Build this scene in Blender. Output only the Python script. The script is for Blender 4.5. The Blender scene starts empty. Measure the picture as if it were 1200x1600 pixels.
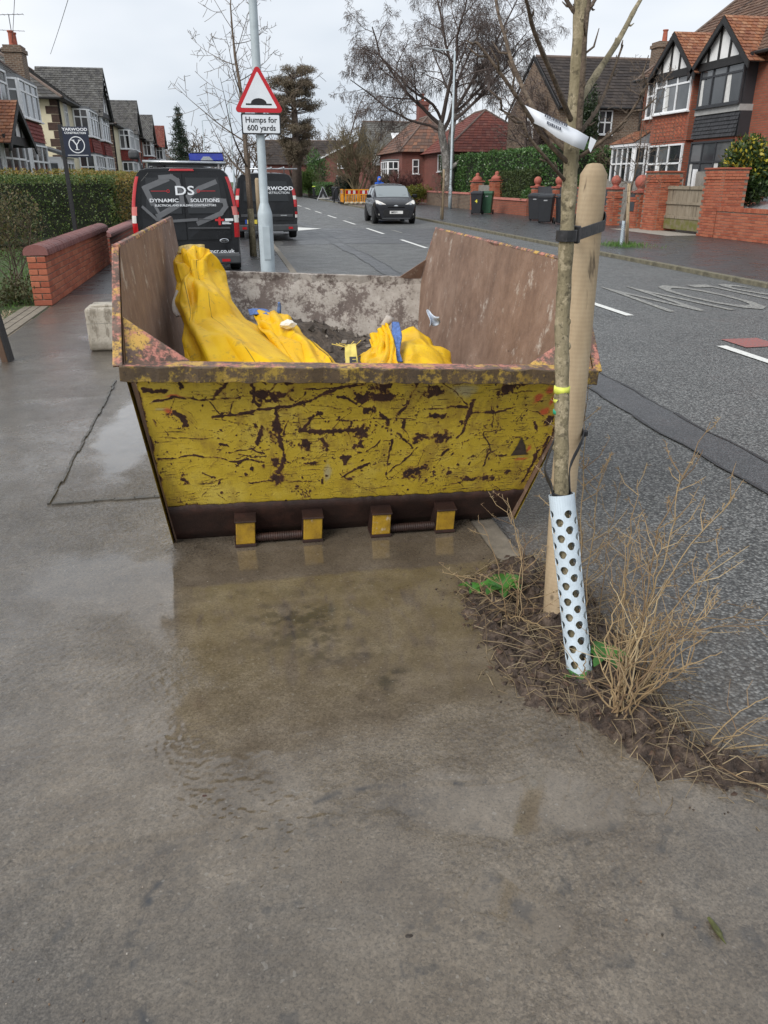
import bpy, bmesh, math, random
import numpy as np
from mathutils import Vector, Matrix, noise as mnoise
R = math.radians
scene = bpy.context.scene
col = scene.collection

# ------------------------------------------------------------------ camera
cd = bpy.data.cameras.new('camera'); cam = bpy.data.objects.new('camera', cd); col.objects.link(cam)
cam.location = (0, 0, 1.5)
cam.rotation_euler = (R(90 - 23.31), 0, -R(10.8))
cd.sensor_fit = 'VERTICAL'; cd.sensor_height = 36; cd.lens = 27
cd.clip_start = 0.05; cd.clip_end = 3000
scene.camera = cam
scene.render.resolution_x = 768; scene.render.resolution_y = 1024

# ------------------------------------------------------------------ sky and sun
SUN_EL, SUN_AZ = 40, -128          # azimuth from +Y towards +X
w = bpy.data.worlds.new('World'); scene.world = w; w.use_nodes = True
nt = w.node_tree; N = nt.nodes; N.clear()
out = N.new('ShaderNodeOutputWorld'); bg = N.new('ShaderNodeBackground')
sky = N.new('ShaderNodeTexSky'); sky.sky_type = 'NISHITA'; sky.sun_disc = False
sky.sun_elevation = R(SUN_EL); sky.sun_rotation = R(SUN_AZ); sky.dust_density = 3; sky.air_density = 1.0
tc = N.new('ShaderNodeTexCoord'); mp = N.new('ShaderNodeMapping'); mp.inputs['Scale'].default_value = (1, 1, 2.6)
nz = N.new('ShaderNodeTexNoise'); nz.inputs['Scale'].default_value = 2.1; nz.inputs['Detail'].default_value = 4; nz.inputs['Roughness'].default_value = .5
cr = N.new('ShaderNodeValToRGB')
cr.color_ramp.elements[0].position = .34; cr.color_ramp.elements[0].color = (3.55, 3.95, 4.45, 1)
cr.color_ramp.elements[1].position = .66; cr.color_ramp.elements[1].color = (5.6, 5.72, 5.9, 1)
mx = N.new('ShaderNodeMixRGB'); mx.inputs['Fac'].default_value = .93
L = nt.links.new
L(tc.outputs['Generated'], mp.inputs['Vector']); L(mp.outputs['Vector'], nz.inputs['Vector']); L(nz.outputs['Fac'], cr.inputs['Fac'])
L(sky.outputs['Color'], mx.inputs['Color1']); L(cr.outputs['Color'], mx.inputs['Color2'])
L(mx.outputs['Color'], bg.inputs['Color']); L(bg.outputs['Background'], out.inputs['Surface'])
bg.inputs['Strength'].default_value = 0.11
sd = bpy.data.lights.new('sun', 'SUN'); so = bpy.data.objects.new('sun', sd); col.objects.link(so)
sd.energy = 1.5; sd.angle = R(30); sd.color = (1, .97, .93)
so.rotation_euler = (R(90 - SUN_EL), 0, R(180 - SUN_AZ)); so.location = (0, 0, 30)
vs = scene.view_settings
vs.view_transform = 'Standard'; vs.look = 'None'; vs.exposure = 0.78; vs.gamma = 1; vs.use_curve_mapping = False

# ------------------------------------------------------------------ helpers
class MB:
    def __init__(s): s.v = []; s.f = []
    def add(s, vs_, fs):
        o = len(s.v); s.v += [tuple(p) for p in vs_]; s.f += [tuple(i + o for i in f) for f in fs]; return s
    def obb(s, o, a, b, c):
        o, a, b, c = (Vector(t) for t in (o, a, b, c))
        return s.add([o, o+a, o+a+b, o+b, o+c, o+a+c, o+a+b+c, o+b+c],
                     [(0,3,2,1), (4,5,6,7), (0,1,5,4), (1,2,6,5), (2,3,7,6), (3,0,4,7)])
    def box(s, x0, x1, y0, y1, z0, z1):
        return s.obb((x0, y0, z0), (x1-x0, 0, 0), (0, y1-y0, 0), (0, 0, z1-z0))
    def prism(s, poly, ext):
        n = len(poly); e = Vector(ext); P = [Vector(p) for p in poly]
        return s.add(P + [p+e for p in P], [tuple(range(n))[::-1], tuple(range(n, 2*n))] +
                     [(i, (i+1) % n, n+(i+1) % n, n+i) for i in range(n)])
    def poly(s, pts): return s.add(pts, [tuple(range(len(pts)))])
    def tube(s, pts, rad, n=6, cap=True):
        P = [Vector(p) for p in pts]; m = len(P)
        if not hasattr(rad, '__len__'): rad = [rad]*m
        vs_ = []; ref = None
        for i in range(m):
            d = (P[min(i+1, m-1)] - P[max(i-1, 0)]).normalized()
            if ref is None:
                ref = d.orthogonal().normalized()
            ref = (ref - d*ref.dot(d))
            if ref.length < 1e-6: ref = d.orthogonal()
            ref.normalize(); b = d.cross(ref)
            for k in range(n):
                a = 2*math.pi*k/n
                vs_.append(P[i] + (ref*math.cos(a) + b*math.sin(a))*rad[i])
        fs = [(i*n+k, i*n+(k+1) % n, (i+1)*n+(k+1) % n, (i+1)*n+k) for i in range(m-1) for k in range(n)]
        if cap: fs += [tuple(range(n))[::-1], tuple(range((m-1)*n, m*n))]
        return s.add(vs_, fs)
    def lathe(s, prof, c, n=16, axis='z'):
        vs_ = []; m = len(prof)
        for r, h in prof:
            for k in range(n):
                a = 2*math.pi*k/n; x, y = r*math.cos(a), r*math.sin(a)
                p = (x, y, h) if axis == 'z' else ((h, x, y) if axis == 'x' else (x, h, y))
                vs_.append((c[0]+p[0], c[1]+p[1], c[2]+p[2]))
        fs = [(i*n+k, i*n+(k+1) % n, (i+1)*n+(k+1) % n, (i+1)*n+k) for i in range(m-1) for k in range(n)]
        fs += [tuple(range(n))[::-1], tuple(range((m-1)*n, m*n))]
        return s.add(vs_, fs)
    def grid(s, fn, nu, nv):
        vs_ = [fn(i/nu, j/nv) for j in range(nv+1) for i in range(nu+1)]
        q = nu+1
        return s.add(vs_, [(j*q+i, j*q+i+1, (j+1)*q+i+1, (j+1)*q+i) for j in range(nv) for i in range(nu)])
    def build(s, name, m=None, parent=None, smooth=False, recalc=True, bevel=0, seg=2, solid=0, auto=None):
        me = bpy.data.meshes.new(name); me.from_pydata(s.v, [], s.f)
        if recalc:
            bm = bmesh.new(); bm.from_mesh(me); bmesh.ops.recalc_face_normals(bm, faces=bm.faces); bm.to_mesh(me); bm.free()
        return link(name, me, m, parent, smooth, bevel, seg, solid)

def link(name, me, m=None, parent=None, smooth=False, bevel=0, seg=2, solid=0):
    o = bpy.data.objects.new(name, me); col.objects.link(o)
    if m: me.materials.append(m)
    if smooth:
        me.polygons.foreach_set('use_smooth', [True]*len(me.polygons))
    if solid:
        md = o.modifiers.new('solid', 'SOLIDIFY'); md.thickness = solid; md.offset = 0
    if bevel:
        md = o.modifiers.new('bevel', 'BEVEL'); md.width = bevel; md.segments = seg; md.limit_method = 'ANGLE'; md.angle_limit = R(40)
    if parent: setp(o, parent)
    return o

PM = {}                                  # world matrices of the things' roots
def wm(o):
    if o.name in PM: return PM[o.name]
    return Matrix.LocRotScale(o.location, o.rotation_euler.to_quaternion(), o.scale)
def setp(o, parent):
    o.parent = parent
    if parent.type == 'EMPTY': o.matrix_parent_inverse = wm(parent).inverted()
def tag(o, label=None, cat=None, group=None, kind=None):
    if label: o['label'] = label
    if cat: o['category'] = cat
    if group: o['group'] = group
    if kind: o['kind'] = kind
    return o
def thing(name, label, cat, loc=(0, 0, 0), group=None):
    o = bpy.data.objects.new(name, None); col.objects.link(o); o.location = loc; o.empty_display_size = .1
    return tag(o, label, cat, group)
def struct(o): o['kind'] = 'structure'; return o
def copy_tree(o, parent=None):
    c = o.copy(); col.objects.link(c)
    if parent: c.parent = parent
    for ch in list(o.children): copy_tree(ch, c)
    return c
def place(c, loc, rz=0):
    c.location = loc; c.rotation_euler = (0, 0, rz); return c

def npmesh(name, V, F, m=None, parent=None, smooth=False, attrs=None):
    """V (n,3) array, F (k,4) or (k,3) array"""
    V = np.ascontiguousarray(V, dtype=np.float32); F = np.ascontiguousarray(F, dtype=np.int32)
    me = bpy.data.meshes.new(name); k, c = F.shape
    me.vertices.add(len(V)); me.vertices.foreach_set('co', V.ravel())
    me.loops.add(k*c); me.loops.foreach_set('vertex_index', F.ravel())
    me.polygons.add(k); me.polygons.foreach_set('loop_start', np.arange(0, k*c, c, dtype=np.int32))
    me.polygons.foreach_set('loop_total', np.full(k, c, dtype=np.int32))
    me.update(calc_edges=True); me.validate()
    if attrs:
        for a, val in attrs.items():
            at = me.attributes.new(a, 'FLOAT', 'POINT'); at.data.foreach_set('value', np.asarray(val, dtype=np.float32))
    return link(name, me, m, parent, smooth)
def gridF(nu, nv):
    q = nu+1; i, j = np.meshgrid(np.arange(nu), np.arange(nv)); a = (j*q+i).ravel()
    return np.stack([a, a+1, a+q+1, a+q], 1)

def fbm(x, y, seed=0, octv=4, scale=1.0):
    """value noise on arrays"""
    rng = np.random.default_rng(seed); T = rng.random((256, 256)); r = 0; amp = .5; tot = 0
    for o in range(octv):
        X = np.asarray(x)*scale*2**o + 17.3*o; Y = np.asarray(y)*scale*2**o + 5.1*o
        xi = np.floor(X).astype(int); yi = np.floor(Y).astype(int); fx = X-xi; fy = Y-yi
        fx = fx*fx*(3-2*fx); fy = fy*fy*(3-2*fy)
        g = lambda a, b: T[(yi+b) % 256, (xi+a) % 256]
        r = r + amp*((g(0,0)*(1-fx)+g(1,0)*fx)*(1-fy) + (g(0,1)*(1-fx)+g(1,1)*fx)*fy); tot += amp; amp *= .5
    return r/tot
def sstep(a, b, x):
    t = np.clip((x-a)/(b-a), 0, 1); return t*t*(3-2*t)

# ------------------------------------------------------------------ materials
class MT:
    """small wrapper for node materials"""
    def __init__(s, name):
        s.m = bpy.data.materials.new(name); s.m.use_nodes = True; s.nt = s.m.node_tree; s.N = s.nt.nodes
        s.b = s.N['Principled BSDF']; s._tc = None
    def L(s, a, b): s.nt.links.new(a, b)
    def tc(s, kind='Object'):
        if not s._tc: s._tc = s.N.new('ShaderNodeTexCoord')
        return s._tc.outputs[kind]
    def map(s, scale=(1, 1, 1), rot=(0, 0, 0), src=None, loc=(0, 0, 0)):
        n = s.N.new('ShaderNodeMapping'); n.inputs['Scale'].default_value = scale; n.inputs['Rotation'].default_value = rot; n.inputs['Location'].default_value = loc
        s.L(src or s.tc(), n.inputs['Vector']); return n.outputs[0]
    def noise(s, scale, detail=3, rough=.55, vec=None, dist=0):
        n = s.N.new('ShaderNodeTexNoise'); n.inputs['Scale'].default_value = scale; n.inputs['Detail'].default_value = detail
        n.inputs['Roughness'].default_value = rough; n.inputs['Distortion'].default_value = dist
        s.L(vec or s.tc(), n.inputs['Vector']); return n.outputs['Fac']
    def vor(s, scale, feat='F1', vec=None, out='Distance', rnd=1):
        n = s.N.new('ShaderNodeTexVoronoi'); n.inputs['Scale'].default_value = scale; n.feature = feat; n.inputs['Randomness'].default_value = rnd
        s.L(vec or s.tc(), n.inputs['Vector']); return n.outputs[out]
    def ramp(s, f, stops, const=False):
        n = s.N.new('ShaderNodeValToRGB'); e = n.color_ramp.elements
        if const: n.color_ramp.interpolation = 'CONSTANT'
        while len(e) < len(stops): e.new(.5)
        for k, (p, c) in enumerate(stops):
            e[k].position = p; e[k].color = (c, c, c, 1) if not hasattr(c, '__len__') else (*c, 1)
        s.L(f, n.inputs['Fac']); return n.outputs['Color']
    def mix(s, f, a, b, mode='MIX'):
        n = s.N.new('ShaderNodeMixRGB'); n.blend_type = mode
        for k, v in (('Fac', f), ('Color1', a), ('Color2', b)):
            if hasattr(v, 'is_linked'): s.L(v, n.inputs[k])
            elif hasattr(v, '__len__'): n.inputs[k].default_value = (*v, 1)
            else: n.inputs[k].default_value = v if k == 'Fac' else (v, v, v, 1)
        return n.outputs['Color']
    def math(s, op, a, b=None, clamp=False):
        n = s.N.new('ShaderNodeMath'); n.operation = op; n.use_clamp = clamp
        for k, v in ((0, a), (1, b)):
            if v is None: continue
            if hasattr(v, 'is_linked'): s.L(v, n.inputs[k])
            else: n.inputs[k].default_value = v
        return n.outputs[0]
    def attr(s, name):
        n = s.N.new('ShaderNodeAttribute'); n.attribute_name = name; return n.outputs['Fac']
    def rnd(s):
        n = s.N.new('ShaderNodeObjectInfo'); return n.outputs['Random']
    def island(s):
        n = s.N.new('ShaderNodeNewGeometry'); return n.outputs['Random Per Island']
    def col(s, v): s.set('Base Color', v)
    def set(s, k, v):
        if hasattr(v, 'is_linked'): s.L(v, s.b.inputs[k])
        elif hasattr(v, '__len__'): s.b.inputs[k].default_value = (*v, 1)
        else: s.b.inputs[k].default_value = v
        return s
    def bump(s, h, strength=.3, dist=.01, prev=None):
        n = s.N.new('ShaderNodeBump'); n.inputs['Distance'].default_value = dist
        if hasattr(strength, 'is_linked'): s.L(strength, n.inputs['Strength'])
        else: n.inputs['Strength'].default_value = strength
        s.L(h, n.inputs['Height'])
        if prev: s.L(prev, n.inputs['Normal'])
        s.L(n.outputs['Normal'], s.b.inputs['Normal']); return n.outputs['Normal']

MC = {}
def simple(name, c, rough=.5, metal=0, var=.18, scale=6, bump=0, bscale=60, coat=0, spec=None):
    """plain surface with cloudy colour variation and fine relief"""
    if name in MC: return MC[name]
    t = MT(name); f = t.noise(scale, 4, .6)
    lo = [max(0, x*(1-var)) for x in c]; hi = [min(1, x*(1+var)) for x in c]
    t.col(t.ramp(f, [(.3, lo), (.7, hi)])); t.set('Metallic', metal)
    t.set('Roughness', t.ramp(t.noise(scale*2.3, 3), [(.3, max(.02, rough-.08)), (.7, min(1, rough+.08))]))
    if coat: t.set('Coat Weight', coat); t.set('Coat Roughness', .06)
    if spec is not None: t.set('Specular IOR Level', spec)
    if bump: t.bump(t.noise(bscale, 4), bump, .01)
    MC[name] = t.m; return t.m

def leafmat(name, cols, rough=.5):
    if name in MC: return MC[name]
    t = MT(name); n = len(cols)
    c = t.ramp(t.island(), [(i/max(1, n-1), cc) for i, cc in enumerate(cols)])
    t.col(c); t.set('Roughness', rough)
    # a little light passes through the leaf
    tr = t.N.new('ShaderNodeBsdfTranslucent'); t.L(c, tr.inputs['Color']); ms = t.N.new('ShaderNodeMixShader'); ms.inputs[0].default_value = .25
    t.L(t.b.outputs[0], ms.inputs[1]); t.L(tr.outputs[0], ms.inputs[2]); t.L(ms.outputs[0], t.N['Material Output'].inputs['Surface'])
    MC[name] = t.m; return t.m

def brickmat(name, c1, c2, mortar, bw=.225, bh=.075, rough=.8, axis='yz', bump=.5, mort=.012):
    """brick bond on a wall in the yz or xz plane"""
    if name in MC: return MC[name]
    t = MT(name); sx = t.N.new('ShaderNodeSeparateXYZ'); t.L(t.tc(), sx.inputs[0]); cx = t.N.new('ShaderNodeCombineXYZ')
    h = t.math('ADD', sx.outputs['X'], sx.outputs['Y'])
    t.L(h, cx.inputs[0]); t.L(sx.outputs['Z'], cx.inputs[1])
    b = t.N.new('ShaderNodeTexBrick'); b.inputs['Scale'].default_value = 1; b.inputs['Brick Width'].default_value = bw; b.inputs['Row Height'].default_value = bh
    b.inputs['Mortar Size'].default_value = mort; b.inputs['Color1'].default_value = (*c1, 1); b.inputs['Color2'].default_value = (*c2, 1); b.inputs['Mortar'].default_value = (*mortar, 1)
    t.L(cx.outputs[0], b.inputs['Vector'])
    f = t.noise(1.3, 4, .6); c = t.mix(.55, b.outputs['Color'], t.ramp(f, [(.3, .55), (.7, 1.0)]), 'MULTIPLY')
    t.col(c); t.set('Roughness', rough)
    t.bump(t.math('SUBTRACT', 1, b.outputs['Fac']), bump, .008)
    MC[name] = t.m; return t.m

def textmesh(s, size, name, m, parent, origin, ux, uy, align='CENTER', ext=.001, wide=1.0, spacing=1.0, bold=0.0):
    """lettering as a flat mesh: origin, direction of reading ux, up uy (unit vectors)"""
    cu = bpy.data.curves.new('t', 'FONT'); cu.body = s; cu.size = size; cu.align_x = align; cu.align_y = 'CENTER'; cu.extrude = ext; cu.space_character = spacing
    cu.resolution_u = 3; cu.offset = bold
    o = bpy.data.objects.new('t', cu); col.objects.link(o)
    dg = bpy.context.evaluated_depsgraph_get(); me = bpy.data.meshes.new_from_object(o.evaluated_get(dg)); me.name = name
    bpy.data.objects.remove(o); bpy.data.curves.remove(cu)
    ux = Vector(ux).normalized(); uy = Vector(uy).normalized(); uz = ux.cross(uy)
    me.transform(Matrix((( *(ux*wide),), ( *uy,), (*uz,))).transposed().to_4x4()); me.transform(Matrix.Translation(Vector(origin)))
    me.materials.clear()
    return link(name, me, m, parent)

# ---- vegetation
def leaves(name, P, size, m, parent, seed=0, ratio=.5, up=0.3, nrm=None):
    """many small leaf faces at points P (n,3); each leaf a bent pair of triangles"""
    rng = np.random.default_rng(seed); n = len(P)
    d = rng.normal(size=(n, 3)); d[:, 2] += up; d /= np.linalg.norm(d, axis=1)[:, None]
    e = rng.normal(size=(n, 3))
    if nrm is not None: e = np.cross(d, nrm + rng.normal(size=(n, 3))*.5)
    e -= d*np.sum(d*e, 1)[:, None]; e /= np.linalg.norm(e, axis=1)[:, None]+1e-9
    s = size*rng.uniform(.65, 1.3, (n, 1))
    nn = np.cross(d, e)
    a = P; b = P+d*s*.5+e*s*ratio*.5+nn*s*.08; c = P+d*s; f = P+d*s*.5-e*s*ratio*.5+nn*s*.08
    V = np.stack([a, b, c, f], 1).reshape(-1, 3); F = np.arange(4*n).reshape(-1, 4)
    return npmesh(name, V, F, m, parent)

def boxpoints(n, x0, x1, y0, y1, z0, z1, rng, shell=.18, rough=.1):
    """points in the outer shell of a box with uneven faces"""
    P = rng.random((n, 3)); k = rng.integers(0, 5, n)
    dep = rng.random(n)**1.5
    sx, sy, sz = x1-x0, y1-y0, z1-z0
    areas = np.array([sy*sz, sy*sz, sx*sz, sx*sz, sx*sy]); k = rng.choice(5, n, p=areas/areas.sum())
    X = x0+P[:, 0]*sx; Y = y0+P[:, 1]*sy; Z = z0+P[:, 2]*sz
    X = np.where(k == 0, x0+dep*shell, np.where(k == 1, x1-dep*shell, X))
    Y = np.where(k == 2, y0+dep*shell, np.where(k == 3, y1-dep*shell, Y))
    Z = np.where(k == 4, z1-dep*shell, Z)
    q = np.stack([X, Y, Z], 1)
    d = rough*(fbm(X*1.3+Z, Y*1.3+Z*.7, 5, 3)-.5)*2
    c = np.array([(x0+x1)/2, (y0+y1)/2, (z0+z1)/2]); v = q-c; v /= np.linalg.norm(v, axis=1)[:, None]
    return q+v*d[:, None]

def rot_about(v, axis, a): return Matrix.Rotation(a, 3, axis) @ v
def grow(mb, rng, p, d, L, r, lvl, maxl, prm):
    """one limb and, recursively, its branches"""
    seg = prm.get('seg', [7, 6, 5, 4, 3, 3])[lvl]; wander = prm.get('wander', .12); grav = prm.get('grav', [.0]*6)[lvl]
    pts = [p.copy()]; rad = [r]; dd = d.copy(); tip = prm.get('tip', .3)
    for i in range(seg):
        dd = dd + Vector((rng.gauss(0, wander), rng.gauss(0, wander), rng.gauss(0, wander)+grav)); dd.normalize()
        pts.append(pts[-1]+dd*L/seg); rad.append(max(r*(1-(1-tip)*(i+1)/seg), prm.get('rmin', .004)))
    mb.tube(pts, rad, prm.get('sides', [8, 6, 5, 4, 3, 3])[lvl], cap=False)
    if lvl >= maxl: return pts
    k = prm['kids'][lvl]; k = max(1, int(round(k*rng.uniform(.8, 1.2))))
    t0 = prm.get('t0', [.35, .2, .15, .1, .1])[lvl]; a0 = rng.uniform(0, 6.28)
    for j in range(k):
        t = t0+(1-t0)*(j+rng.random()*.8)/k; t = min(t, .98); f = t*seg; i = min(int(f), seg-1); q = pts[i].lerp(pts[i+1], f-i)
        ax = (pts[i+1]-pts[i]).normalized(); o = ax.orthogonal(); o = rot_about(o, ax, a0+j*2.4+rng.uniform(-.4, .4))
        ang = R(rng.uniform(*prm.get('ang', (30, 60)))); nd = (ax*math.cos(ang)+o*math.sin(ang)).normalized()
        nl = L*rng.uniform(*prm.get('lenl', {}).get(lvl, prm.get('len', (.45, .7))))*(1-.45*t*prm.get('taper', 1)); nr = max((r*(1-(1-tip)*t))*prm.get('rk', .6), prm.get('rmin', .004))
        grow(mb, rng, q, nd, nl, nr, lvl+1, maxl, prm)
    return pts
# ================================================================== the setting
KX, RKX = 1.16, 8.37        # faces of the two kerbs
LWX, RWX = -2.33, 13.7      # garden walls
# ---- materials
def mat_pavement():
    t = MT('wet_muddy_asphalt'); W = t.attr('wet'); M = t.attr('mud'); G = t.attr('grit')
    big = t.noise(1.7, 5, .6); mid = t.noise(9, 5, .65); fine = t.noise(170, 3, .7); chips = t.vor(150, out='Color'); cell = t.vor(110)
    asp = t.ramp(fine, [(.34, (.016, .015, .014)), (.5, (.05, .047, .043)), (.68, (.135, .126, .115))])
    asp = t.mix(.22, asp, t.ramp(mid, [(.3, (.034, .032, .029)), (.7, (.085, .078, .07))]))
    mudc = t.ramp(t.noise(5, 6, .65), [(.3, (.098, .077, .055)), (.5, (.14, .113, .082)), (.7, (.188, .156, .118))])
    mm = t.math('ADD', M, t.math('MULTIPLY', t.math('SUBTRACT', mid, .5), .55), True)
    mm = t.math('MULTIPLY', mm, t.ramp(fine, [(.34, .55), (.5, 1)]))
    c = t.mix(mm, asp, mudc)
    cs_ = t.N.new('ShaderNodeSeparateColor'); t.L(chips, cs_.inputs[0]); c = t.mix(t.math('SUBTRACT', .85, t.math('MULTIPLY', W, .7)), c, t.ramp(cs_.outputs[0], [(0, .55), (.5, .95), (1, 1.5)]), 'MULTIPLY')
    c = t.mix(G, c, (.03, .03, .03))
    sp = t.math('GREATER_THAN', t.noise(70, 1, .3), .74)
    c = t.mix(t.math('MULTIPLY', sp, .5), c, (.22, .2, .17))
    c = t.mix(t.math('MULTIPLY', t.ramp(t.noise(75, 4, .75), [(.38, 1), (.46, 0)]), t.math('SUBTRACT', .75, t.math('MULTIPLY', W, .75))), c, (.03, .026, .022))
    t.col(c)
    wn = t.math('ADD', W, t.math('MULTIPLY', t.math('SUBTRACT', t.noise(6, 5, .7), .5), .38), True)
    t.set('Roughness', t.ramp(wn, [(.1, .6), (.35, .4), (.6, .2), (.85, .04)]))
    t.set('Specular IOR Level', .5)
    flat = t.math('SUBTRACT', 1, t.ramp(wn, [(.3, 0), (.7, 1)]))
    wv = t.noise(34, 4, .65, t.map((1, 1, 1)), 1.2)
    fin2 = t.noise(330, 2, .6); pit = t.ramp(t.noise(62, 4, .7, None, .6), [(.40, 0), (.50, 1)])
    h = t.math('ADD', t.math('ADD', t.math('MULTIPLY', fine, .7), t.math('MULTIPLY', pit, .45)), t.math('ADD', t.math('MULTIPLY', cell, .45), t.math('ADD', t.math('MULTIPLY', wv, .35), t.math('MULTIPLY', fin2, .4))))
    t.bump(h, t.math('ADD', t.math('MULTIPLY', flat, .7), .012), .010)
    # thin film of water lying over the stones
    n = t.N.new('ShaderNodeBump'); n.inputs['Distance'].default_value = .008; t.L(t.math('ADD', t.math('MULTIPLY', t.noise(48, 4, .6), .7), t.math('ADD', t.math('MULTIPLY', pit, .5), t.math('MULTIPLY', fine, .35))), n.inputs['Height']); t.L(t.math('ADD', t.math('MULTIPLY', flat, .36), .008), n.inputs['Strength'])
    t.L(n.outputs['Normal'], t.b.inputs['Coat Normal']); t.set('Coat Weight', t.ramp(wn, [(.15, .5), (.45, 1)])); t.set('Coat Roughness', t.ramp(wn, [(.2, .2), (.5, .08), (.85, .025)])); t.set('Coat IOR', 1.33)
    return t.m
def mat_asphalt(name, lo, hi, chip=80, rough=.5, mud=False, bump=.7):
    t = MT(name); v = t.N.new('ShaderNodeTexVoronoi'); v.inputs['Scale'].default_value = chip; t.L(t.tc(), v.inputs['Vector'])
    g = t.N.new('ShaderNodeSeparateColor'); t.L(v.outputs['Color'], g.inputs[0])
    mean = [(a+b)/2 for a, b in zip(lo, hi)]
    c = t.ramp(g.outputs[0], [(0, lo), (.6, mean), (1, hi)])
    big = t.noise(.9, 5, .6); c = t.mix(.6, c, t.ramp(big, [(.3, .72), (.7, 1.12)]), 'MULTIPLY')
    c = t.mix(t.ramp(v.outputs['Distance'], [(.35, 0), (.7, .75)]), c, (.022, .022, .022))
    if mud:
        s = t.N.new('ShaderNodeSeparateXYZ'); t.L(t.tc(), s.inputs[0])
        x = t.math('ADD', s.outputs['X'], t.math('MULTIPLY', t.math('SUBTRACT', t.noise(2.2, 5, .65), .5), 1.5))
        near = t.ramp(t.math('DIVIDE', s.outputs['Y'], 10), [(.3, 1), (.75, .15)])
        f = t.math('MULTIPLY', t.ramp(t.math('DIVIDE', x, 3), [(.42, .95), (.64, 0)]), near)
        f = t.math('MULTIPLY', f, t.ramp(t.noise(60, 3, .7), [(.25, .3), (.6, 1)]))
        c = t.mix(f, c, (.105, .085, .066))
    t.col(c); t.set('Roughness', t.ramp(t.noise(2.5, 5, .65), [(.3, rough-.14), (.7, rough+.12)]))
    t.bump(t.math('SUBTRACT', 1, v.outputs['Distance']), bump, .006); return t.m
M_PAVE = mat_pavement()
M_ROAD = mat_asphalt('chipped_road_asphalt', (.045, .047, .045), (.31, .312, .3), 82, .5, True, 1.0)
M_TRENCH = mat_asphalt('trench_asphalt', (.055, .057, .06), (.165, .168, .172), 120, .42, True, .4)
M_RPAVE = mat_asphalt('smooth_dark_asphalt', (.04, .042, .046), (.105, .106, .11), 140, .33, False, .3)
M_SEAL = simple('bitumen_seal', (.014, .014, .014), .35, bump=.3)
M_KERB = simple('concrete_kerb', (.2, .175, .14), .75, var=.35, scale=9, bump=.5, bscale=120)
M_GRASSBASE = simple('lawn_soil', (.05, .075, .022), .95, var=.3, scale=12, bump=.6)
M_GRAVELBASE = simple('gravel_drive', (.3, .24, .17), .9, var=.35, scale=60, bump=.8, bscale=90)
M_GARDEN = simple('garden_paving', (.16, .145, .125), .85, var=.3, scale=2, bump=.4)
def mat_paint(name, c, wear=.5):
    t = MT(name); f = t.ramp(t.noise(38, 4, .75), [(wear-.13, 0), (wear+.1, 1)]); t.col(t.mix(f, (.12, .12, .12), c)); t.set('Roughness', .55)
    t.bump(t.noise(120, 3), .4, .004); return t.m
M_LINE = mat_paint('white_road_paint', (.72, .72, .68), .36)
M_LINE2 = mat_paint('worn_road_paint', (.46, .45, .39), .56)
M_REDP = mat_paint('red_road_surfacing', (.32, .1, .085), .44)

def sheet(name, x0, x1, y0, y1, z, m, parent=None):
    return MB().poly([(x0, y0, z), (x1, y0, z), (x1, y1, z), (x0, y1, z)]).build(name, m, parent)
struct(sheet('ground', -900, 900, -300, 1500, -.16, M_GRASSBASE))
struct(sheet('road', KX-.01, RKX+.01, -4, 190, -.07, M_ROAD))

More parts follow.
